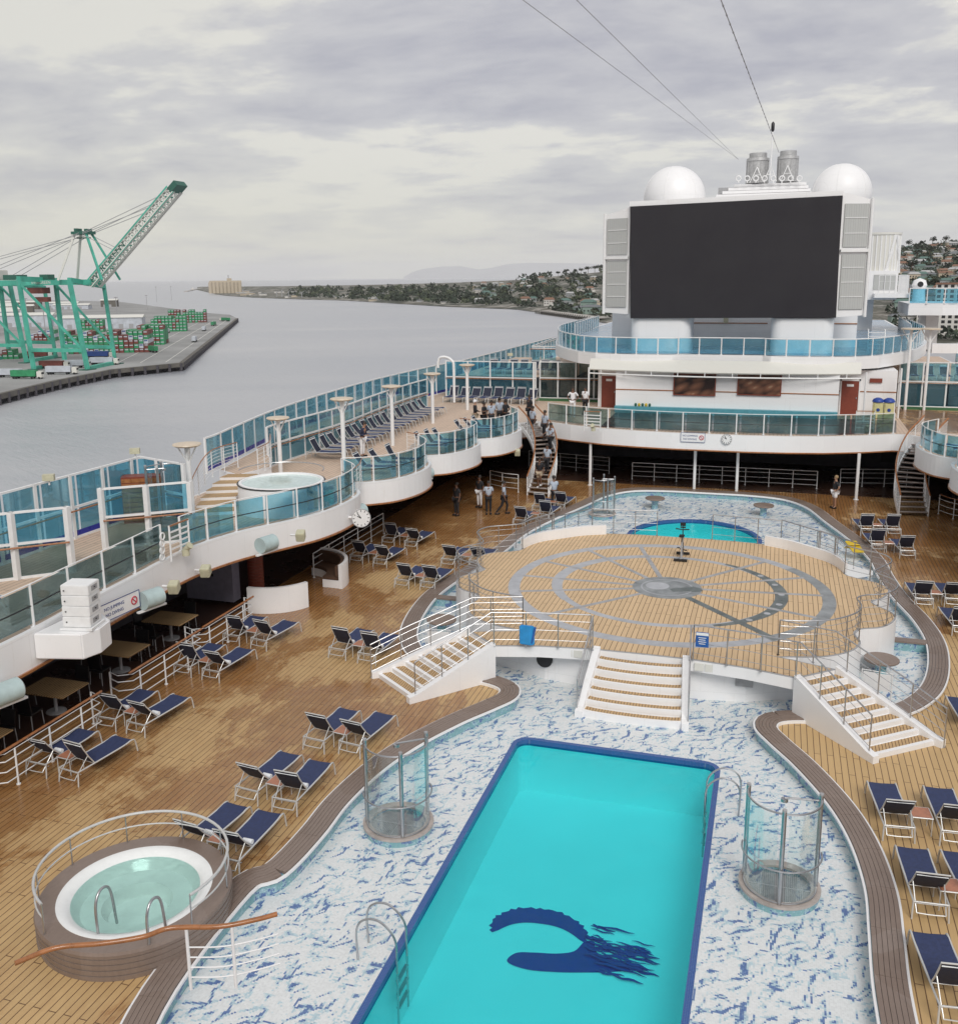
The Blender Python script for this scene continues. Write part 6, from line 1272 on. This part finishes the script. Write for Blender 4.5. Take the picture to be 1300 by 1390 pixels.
# ================= FAR LAND
def noise2(x,y,s): return math.sin(x*s+1.3*math.sin(y*s*.7))*math.cos(y*s*1.1+.8*math.sin(x*s*.6))
def m_land(name,a,b,c_):
    k=NT(name); p=k.pos(); n=k.noise(p,.006,5,.65); n2=k.noise(p,.03,4,.7); return k.pbr(k.mix(k.rng(n2,.5,.6),k.mix(k.rng(n,.4,.6),a+(1,),b+(1,)),c_+(1,)),.95)
M['land']=m_land('scrub_land',(.05,.06,.045),(.13,.12,.095),(.34,.32,.29)); M['sand']=simple('pale_shore_ground',(.42,.40,.37),.9,0,.3,.01)
front_px=[(268,393.5),(300,401),(345,404),(400,406),(470,408),(520,411),(600,416),(700,420),(750,427),(830,440),(1000,458),(1200,472),(1420,490)]
ridge={268:(387,389),345:(386,388.5),400:(387,388),470:(389,387),520:(389,386),600:(388,384),700:(384,380),750:(378,375),815:(374,369),900:(372,357),1000:(368,350),1200:(362,338),1300:(356,332),1420:(350,330)}
def interp(tb,x):
    ks=sorted(tb); 
    if x<=ks[0]: return tb[ks[0]]
    for a,b in zip(ks,ks[1:]):
        if x<=b: f=(x-a)/(b-a); return tuple(tb[a][i]*(1-f)+tb[b][i]*f for i in range(len(tb[a]))) if isinstance(tb[a],tuple) else tb[a]*(1-f)+tb[b]*f
    return tb[ks[-1]]
FP={x:y for x,y in front_px}
def land_point(px,f):
    """f 0 shoreline .. 1 far ridge"""
    a=U(px,interp(FP,px),WZ); da=(a-CAMP); d0=math.hypot(da.x,da.y); dirv=Vector((da.x,da.y)).normalized()
    dr=max(2600,d0*1.35) if px>700 else max(d0*1.6,3400)
    d=d0+(dr-d0)*f; ytop=interp(ridge,px)[1]
    r=ray(px,ytop); slope=r.z/math.hypot(r.x,r.y); ztop=CAMP.z+slope*dr
    g=f**(1.3 if px>700 else 2.2); z=WZ+3+(ztop-WZ-3)*g
    if f<.02: z=WZ+.6
    z+= (noise2(d*.1,px,.35)*6*f*(1-f) if px>720 else 0)
    return Vector((CAMP.x+dirv.x*d,CAMP.y+dirv.y*d,z))
NX,NF=90,22; vs=[];fs=[]
for i in range(NX+1):
    px=268+(1420-268)*i/NX
    for j in range(NF+1): vs.append(land_point(px,j/NF))
for i in range(NX):
    for j in range(NF): a=i*(NF+1)+j; fs.append((a,a+1,a+NF+2,a+NF+1))
mb=MB(); mb.add(vs,fs); mb.build('far_shore_land',M['land'],smooth=True,kind='structure')
# breakwater and distant strips
for (xa,ya,xb,yb,w) in ((252,396,275,391,5),(690,424,760,424,0),):
    if w: p,q=U(xa,ya,WZ),U(xb,yb,WZ); mb=MB(); mb.ribbon([(p.x,p.y),(q.x,q.y)],14,WZ-1,WZ+3); mb.build('breakwater',M['sand'],kind='structure')
t=T('pier','long low timber pier on piles at the right shore','pier',tuple(U(790,428,WZ)))
p,q=U(735,421,WZ+4),U(815,431,WZ+4); d=(q-p).normalized(); nl=Vector((-d.y,d.x,0))
mb=MB(); mb.ribbon([(p.x,p.y),(q.x,q.y)],16,WZ+3.2,WZ+4); mb.build('pier_deck',M['sand'],t)
L_=(q-p).length
for k in range(int(L_/9)):
    c_=p+d*k*9; mb=MB(); mb.tube([(c_.x,c_.y,WZ-1),(c_.x,c_.y,WZ+3.2)],.8,5); c_=c_-nl*8; mb.tube([(c_.x,c_.y,WZ-1),(c_.x,c_.y,WZ+5)],.8,5); mb.build('pile',M['concrete'],t)
# distant island hills
M['isle']=simple('distant_hill',(.36,.37,.40),.95,0,.1,.001)  # pale blue-grey puts part of the haze fade into the hill colour
t=None
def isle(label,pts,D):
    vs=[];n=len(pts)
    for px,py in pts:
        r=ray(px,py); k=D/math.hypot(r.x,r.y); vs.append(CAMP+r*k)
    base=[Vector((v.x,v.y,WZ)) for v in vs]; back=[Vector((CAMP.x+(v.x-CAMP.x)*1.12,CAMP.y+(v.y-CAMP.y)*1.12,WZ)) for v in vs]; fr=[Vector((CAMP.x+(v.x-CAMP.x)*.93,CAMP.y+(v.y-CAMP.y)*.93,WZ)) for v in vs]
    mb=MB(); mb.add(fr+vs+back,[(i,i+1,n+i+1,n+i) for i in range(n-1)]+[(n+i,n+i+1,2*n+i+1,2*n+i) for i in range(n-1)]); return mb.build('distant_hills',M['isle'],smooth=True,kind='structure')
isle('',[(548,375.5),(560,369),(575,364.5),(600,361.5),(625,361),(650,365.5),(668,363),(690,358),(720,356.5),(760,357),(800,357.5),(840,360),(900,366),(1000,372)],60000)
# woodland: leaf clumps on the far land
M['leaf']=simple('far_tree_foliage',(.030,.042,.028),.95,0,.5,.05); M['leaf2']=simple('far_tree_foliage_light',(.065,.08,.045),.95,0,.4,.05)
def clump(mb,c,r,h,n=22):
    for k in range(n):
        th=random.uniform(0,6.283); ph=random.uniform(0,1); rr=r*math.sqrt(random.random()); z=h*(.25+.75*ph)*(1-.45*(rr/r)**2)
        p=Vector((c.x+rr*math.cos(th),c.y+rr*math.sin(th),c.z+z)); s=r*random.uniform(.22,.45); a=random.uniform(0,3.14)
        u=Vector((math.cos(a),math.sin(a),random.uniform(-.4,.4)))*s; v=Vector((-math.sin(a)*.5,math.cos(a)*.5,random.uniform(.4,1)))*s
        mb.add([p-u-v*.5,p+u-v*.4,p+v],[(0,1,2)])
random.seed(21); w1,w2=MB(),MB()
cnt=0
for i in range(2600):
    px=random.uniform(395,830) if random.random()<.62 else random.uniform(1205,1330); f=random.random()**1.2*(.72 if px<700 else .97)
    y_=.03+f
    dens=.55+.5*noise2(px*.9,f*60,.12)
    if px<500: dens*=.5
    if random.random()>dens: continue
    c=land_point(px,min(1,y_)); dd=math.hypot(c.x-CAMP.x,c.y-CAMP.y); r=random.uniform(5,11)*(dd/1900)**.6; clump(w1 if random.random()<.72 else w2,c,r,r*random.uniform(.9,1.5),16); cnt+=1
w1.build('far_woodland',M['leaf'],kind='stuff'); w2.build('far_woodland',M['leaf2'],kind='stuff')
# individual crest trees on the hill
def tree(label,px,f,h,group=None,r=None,seed=0):
    random.seed(seed); c=land_point(px,f); t=T('hill_tree',label,'tree',tuple(c),0,group); r=r or h*.33
    mb=MB(); mb.tube([(0,0,-1),(0,.1*h*.1,h*.4),(.03*h,0,h*.72)],h*.035,6,r2=h*.012)
    for k in range(4): a=k*1.6; mb.tube([(0,0,h*.45),(math.cos(a)*r*.6,math.sin(a)*r*.6,h*.75)],h*.014,5)
    mb.build('trunk',M['cushion'],t,local=True)
    mb=MB(); 
    for q in range(6): a=random.uniform(0,6.28); clump(mb,Vector((math.cos(a)*r*.55,math.sin(a)*r*.55,h*random.uniform(.42,.62))),r*.55,h*.38,26)
    mb.build('crown',M['leaf'],t,local=True)
for i,(px,f,h) in enumerate([(1222,.97,24),(1253,1,26),(1270,1,25),(1240,.99,18),(1290,1,20),(1297,1,18),(1283,.98,16),(1234,.7,26),(1250,.75,24),(1228,.5,24),(1292,.12,34),(1299,.14,36),(1285,.1,30)]): tree('%s dark tree from the left edge of the right hillside'%ORD[i] if i<10 else '%s tall dark tree low on the right beside the far wing balcony'%['first','second','third'][i-10],px,f,h,'dark trees on the right hillside',seed=i)
for i,(px,h) in enumerate([(745,15),(757,13),(768,17),(779,15),(788,17),(797,20),(806,19),(813,20),(733,12),(720,11)]): tree('%s dark tree on the wooded ridge left of the screen'%ORD[i],px,1,h,'dark trees on the ridge left of the screen',seed=40+i,r=h*.45)
# houses
WM=[simple('house_wall_white',(.62,.60,.57),.8),simple('house_wall_cream',(.50,.43,.33),.8),simple('house_wall_grey',(.34,.35,.36),.8),simple('house_wall_green',(.25,.33,.29),.8)]
RM=[simple('roof_grey',(.16,.17,.18),.8),simple('roof_brown',(.22,.12,.08),.8),simple('roof_pale',(.42,.42,.42),.8),simple('roof_green',(.10,.17,.15),.8)]
def make_house(k):
    t=T('hill_house','x','house'); w,d,h=random.uniform(13,19),random.uniform(9,12),random.uniform(5.5,8.5)
    mb=MB(); mb.bb(-w/2,w/2,-d/2,d/2,-3,h); mb.bb(w*.1,w/2+2,-d/2-3,-d/2,-3,h*.6); mb.build('wall',WM[k%4],t,local=True)
    mb=MB(); rf=random.uniform(2,3.4); o=.8; V_=[(-w/2-o,-d/2-o,h),(w/2+o,-d/2-o,h),(w/2+o,d/2+o,h),(-w/2-o,d/2+o,h),(-w/2+2,0,h+rf),(w/2-2,0,h+rf)]; mb.add(V_,[(0,1,5,4),(1,2,5),(2,3,4,5),(3,0,4),(3,2,1,0)]); mb.bb(w*.1-.4,w/2+2.4,-d/2-3.4,-d/2,h*.6,h*.6+.4); mb.build('roof',RM[k%4 if k<4 else (k+1)%4],t,local=True)
    mb=MB(); nwin=4
    for r_ in range(2 if h>7 else 1):
        for i in range(nwin): x=-w/2+w*(i+.5)/nwin; mb.bb(x-.8,x+.8,-d/2-.06,-d/2,1.2+r_*3.2,2.9+r_*3.2)
    mb.build('window',M['black'],t,local=True)
    return t
HP=[[make_house(k),False] for k in range(8)]
WN=['white','cream','grey','green grey']
random.seed(77); pts=[];nh=0
def add_house(px,f,rz,lab,grp,sc=1):
    global nh
    c=land_point(px,f); k=random.randrange(8); pr=HP[k]; d=math.atan2(c.x-CAMP.x,c.y-CAMP.y)
    o=place(pr[0],pr[1],(c.x,c.y,c.z+1.0),-d+rz,'%s walled house %s'%(WN[k%4],lab),grp,(sc,sc,sc)); pr[1]=True; nh+=1
for row in range(15):
    f=.10+row*.062
    for i in range(9):
        px=1214+i*11.5+random.uniform(-3.5,3.5)+(row%2)*5
        if random.random()<.14: continue
        add_house(px,min(.98,f+random.uniform(-.02,.02)),random.uniform(-.5,.5),'among the many on the right hillside','houses on the right hillside',random.uniform(.75,1.15))
for i in range(46):
    px=random.uniform(640,815); f=random.uniform(.05,.9) ; add_house(px,f,random.uniform(-.5,.5),'among the trees on the far shore left of the screen','houses on the far shore',random.uniform(.7,1.1))
for k,(pr,us) in enumerate(HP):
    if not us: 
        for ch in list(pr.children): bpy.data.objects.remove(ch)
        bpy.data.objects.remove(pr)
# big apartment blocks low on the right
for i,(px,f,w,h) in enumerate(((1272,.05,30,26),(1288,.07,26,30),(1300,.05,34,34),(1262,.09,22,20))):
    c=land_point(px,f); t=T('apartment_block','%s pale apartment block with dark window bands at the right edge'%ORD[i],'building',tuple(c)); d=math.atan2(c.x-CAMP.x,c.y-CAMP.y); t.rotation_euler=(0,0,-d)
    mb=MB(); mb.bb(-w/2,w/2,0,18,-4,h); mb.build('wall',WM[0 if i%2==0 else 1],t,local=True); mb=MB(); mb.bb(-w/2-.6,w/2+.6,-.6,18.6,h,h+1); mb.build('roof',RM[1],t,local=True)
    for r_ in range(int(h/3.4)):
        mb=MB()
        for k in range(int(w/4)): x=-w/2+2+k*4; mb.bb(x-1.1,x+1.1,-.12,0,1.2+r_*3.4,3.2+r_*3.4)
        mb.build('window_band',M['black'],t,local=True)
# port buildings on the far shore
random.seed(9)
silo=land_point(307,.18); t=T('grain_terminal','beige silo building with a small tower at the far port','silo',tuple(silo)); d=math.atan2(silo.x-CAMP.x,silo.y-CAMP.y); t.rotation_euler=(0,0,-d); k_=math.hypot(silo.x-CAMP.x,silo.y-CAMP.y)/1300
for i in range(9): mb=MB(); mb.cyl((( -19+i*4.6)*k_,0,0),2.3*k_,14*k_,12); mb.build('silo_tube',WM[1],t,local=True)
mb=MB(); mb.bb(-20*k_,20*k_,-1*k_,3*k_,14*k_,16*k_); mb.bb(2*k_,8*k_,-1*k_,3*k_,16*k_,19*k_); mb.build('head_house',WM[1],t,local=True); mb=MB(); mb.tube([(4*k_,0,19*k_),(4*k_,0,23*k_)],.5*k_,6); mb.build('mast',M['grey'],t,local=True)
for i in range(34):
    px=random.uniform(325,640); f=random.uniform(.02,.45); c=land_point(px,f); k_=math.hypot(c.x-CAMP.x,c.y-CAMP.y)/1300; w=random.uniform(3,13)*k_; h=random.uniform(1.0,2.8)*k_; dd=math.atan2(c.x-CAMP.x,c.y-CAMP.y)
    t=T('port_warehouse','low %s warehouse on the far port shore, %s from the left'%(WN[i%3],'number %d'%(i+1)) if False else 'low %s warehouse on the flat far port shore'%WN[i%3],'warehouse',tuple(c),-dd,'low warehouses on the far shore')
    mb=MB(); mb.bb(-w/2,w/2,0,3*k_,-2,h); mb.build('wall',WM[i%3],t,local=True); mb=MB(); mb.add([(-w/2-1,-1,h),(w/2+1,-1,h),(w/2+1,3*k_+1,h),(-w/2-1,3*k_+1,h),(-w/2-1,1.5*k_,h+.5*k_),(w/2+1,1.5*k_,h+.5*k_)],[(0,1,5,4),(2,3,4,5),(1,2,5),(3,0,4),(3,2,1,0)]); mb.build('roof',RM[2 if i%2 else 0],t,local=True)
for i,(px,py) in enumerate(((432,405),(388,404),(262,393),(640,414),(655,415.5),(668,416),(682,417),(694,417.5),(706,418),(624,413),(612,412.5),(340,402),(556,411))):
    p=U(px,py,WZ); k_=math.hypot(p.x-CAMP.x,p.y-CAMP.y)/1300; L_=random.uniform(5,8)*k_; big=i in(1,2,12); dd=math.atan2(p.x-CAMP.x,p.y-CAMP.y)
    t=T('moored_boat','%s white boat from the left moored along the far shore'%ORD[i] ,'boat',(p.x,p.y,WZ),-dd,'boats moored along the far shore'); 
    mb=MB(); mb.add([(-L_/2,-1*k_,1.0*k_),(L_/2,-1*k_,1.0*k_),(L_*.68,0,1.25*k_),(L_/2,1*k_,1.0*k_),(-L_/2,1*k_,1.0*k_),(-L_*.45,-.7*k_,-.3),(L_*.4,-.7*k_,-.3),(L_*.5,0,-.3),(L_*.4,.7*k_,-.3),(-L_*.45,.7*k_,-.3)],[(0,1,2,3,4),(9,8,7,6,5),(0,5,6,1),(1,6,7,2),(2,7,8,3),(3,8,9,4),(4,9,5,0)]); mb.build('hull',WM[0],t,local=True)
    mb=MB(); mb.bb(-L_*.3,L_*.15,-.5*k_,.5*k_,.9*k_,1.9*k_); mb.bb(-L_*.2,L_*.05,-.4*k_,.4*k_,1.9*k_,2.4*k_); mb.build('cabin',WM[0],t,local=True)
for i,(px,f,h) in enumerate(((383,.03,12),(392,.05,10),(330,.1,9),(410,.04,9),(376,.04,8))):
    c=land_point(px,f); k_=math.hypot(c.x-CAMP.x,c.y-CAMP.y)/1300; t=T('port_crane','%s small lattice crane on the far port shore'%ORD[i],'port crane',tuple(c)); mb=MB(); mb.tube([(0,0,0),(0,0,h*.8*k_)],.5*k_,5); mb.build('tower',M['grey'],t,local=True); mb=MB(); mb.tube([(-2*k_,0,h*.5*k_),(4*k_,0,h*1.0*k_)],.35*k_,5); mb.build('jib',M['grey'],t,local=True)
# ================= SKY AND LIGHT
sc=bpy.context.scene
w=bpy.data.worlds.new("World"); sc.world=w; w.use_nodes=True
k=NT('',world=False) if False else None
class WT(NT):
    def __init__(s,t): s.t=t; s.t.nodes.clear(); s.n=t.nodes
k=WT(w.node_tree)
SUN_EL,SUN_AZ=R(42),R(155)
sky=k.N('ShaderNodeTexSky'); sky.sky_type='NISHITA'; sky.sun_disc=False; sky.sun_elevation=SUN_EL; sky.sun_rotation=SUN_AZ
g=k.N('ShaderNodeTexCoord').outputs['Generated']; s_=k.N('ShaderNodeSeparateXYZ',ins={0:g}); Z=s_.outputs[2]
den=k.math('ADD',k.math('MAXIMUM',Z,0.0),.16); u=k.math('DIVIDE',s_.outputs[0],den); v=k.math('DIVIDE',s_.outputs[1],den)
cv=k.N('ShaderNodeCombineXYZ',ins={0:u,1:v,2:0.0}).outputs[0]
cv=k.mapv(cv,rot=(0,0,R(-20)),sc=(1.0,1.25,1),loc=(2.1,.4,0))
n1=k.noise(cv,1.0,7,.58,.3); n2=k.noise(cv,2.8,7,.62,.25); n3=k.noise(k.mapv(cv,loc=(5,3,0)),.5,4,.5)
nn_=k.math('ADD',k.math('ADD',k.math('MULTIPLY',n1,.7),k.math('MULTIPLY',n2,.3)),k.math('MULTIPLY',k.math('SUBTRACT',n3,.5),.45))
n4=k.noise(k.mapv(cv,loc=(1,7,0)),3.1,6,.62,.2); nn_=k.math('ADD',nn_,k.math('MULTIPLY',k.math('SUBTRACT',n4,.5),.08))
cloud=k.mix(k.rng(nn_,.41,.52),(.345,.343,.385,1),(.45,.445,.462,1))
cloud=k.mix(k.rng(nn_,.525,.58),cloud,(.60,.585,.54,1))
az=k.rng(s_.outputs[0],-.9,.1,1,0)
warm=k.mix(az,(.51,.51,.49,1),(.545,.53,.43,1))
cloud=k.mix(k.math('MULTIPLY',k.rng(s_.outputs[0],-.35,-.8,0,1),.75),cloud,k.mix(k.rng(nn_,.40,.58),(.40,.395,.40,1),(.54,.53,.48,1)))
hz=k.rng(Z,.16,.015,0,1); hb=k.math('MULTIPLY',hz,k.rng(nn_,.36,.52,.45,1.0))
col=k.mix(k.math('POWER',hb,1.4),cloud,warm)
b1=k.N('ShaderNodeBackground',ins={0:col,1:.92}); b2=k.N('ShaderNodeBackground',ins={0:sky.outputs[0],1:.10})
mx=k.N('ShaderNodeMixShader',ins={0:.05,1:b1.outputs[0],2:b2.outputs[0]}); k.N('ShaderNodeOutputWorld',ins={0:mx.outputs[0]})
sl=bpy.data.lights.new('sun','SUN'); sl.energy=1.38; sl.angle=R(26); sl.color=(1,.97,.92); so=bpy.data.objects.new('sun',sl); C.objects.link(so)
# soft sun added behind the camera, slightly right, to brighten the white fascias
so.rotation_euler=(R(90)-SUN_EL,0,R(25))
HAZE=True
if HAZE:
    hm=bpy.data.materials.new('haze'); hm.use_nodes=True; nt=hm.node_tree; nt.nodes.clear()
    pv=nt.nodes.new('ShaderNodeVolumePrincipled'); pv.inputs['Color'].default_value=(1,1,1,1); pv.inputs['Density'].default_value=HAZE_D; pv.inputs['Anisotropy'].default_value=.1
    on=nt.nodes.new('ShaderNodeOutputMaterial'); nt.links.new(pv.outputs[0],on.inputs['Volume'])
    mb=MB(); mb.bb(-66000,66000,-3100,70000,WZ-6,1050.); h=mb.build('haze',hm,kind='stuff')
sc.view_settings.view_transform='Standard'; sc.view_settings.look='None'; sc.view_settings.exposure=.5; sc.view_settings.gamma=1
sc.cycles.max_bounces=6; sc.cycles.diffuse_bounces=3; sc.cycles.glossy_bounces=3; sc.cycles.transparent_max_bounces=32; sc.cycles.volume_bounces=2; sc.cycles.caustics_reflective=False; sc.cycles.caustics_refractive=False
sc.cycles.use_denoising=True; sc.cycles.sample_clamp_indirect=6
print('containers',ncon,'houses',nh,'objects',len(bpy.data.objects))
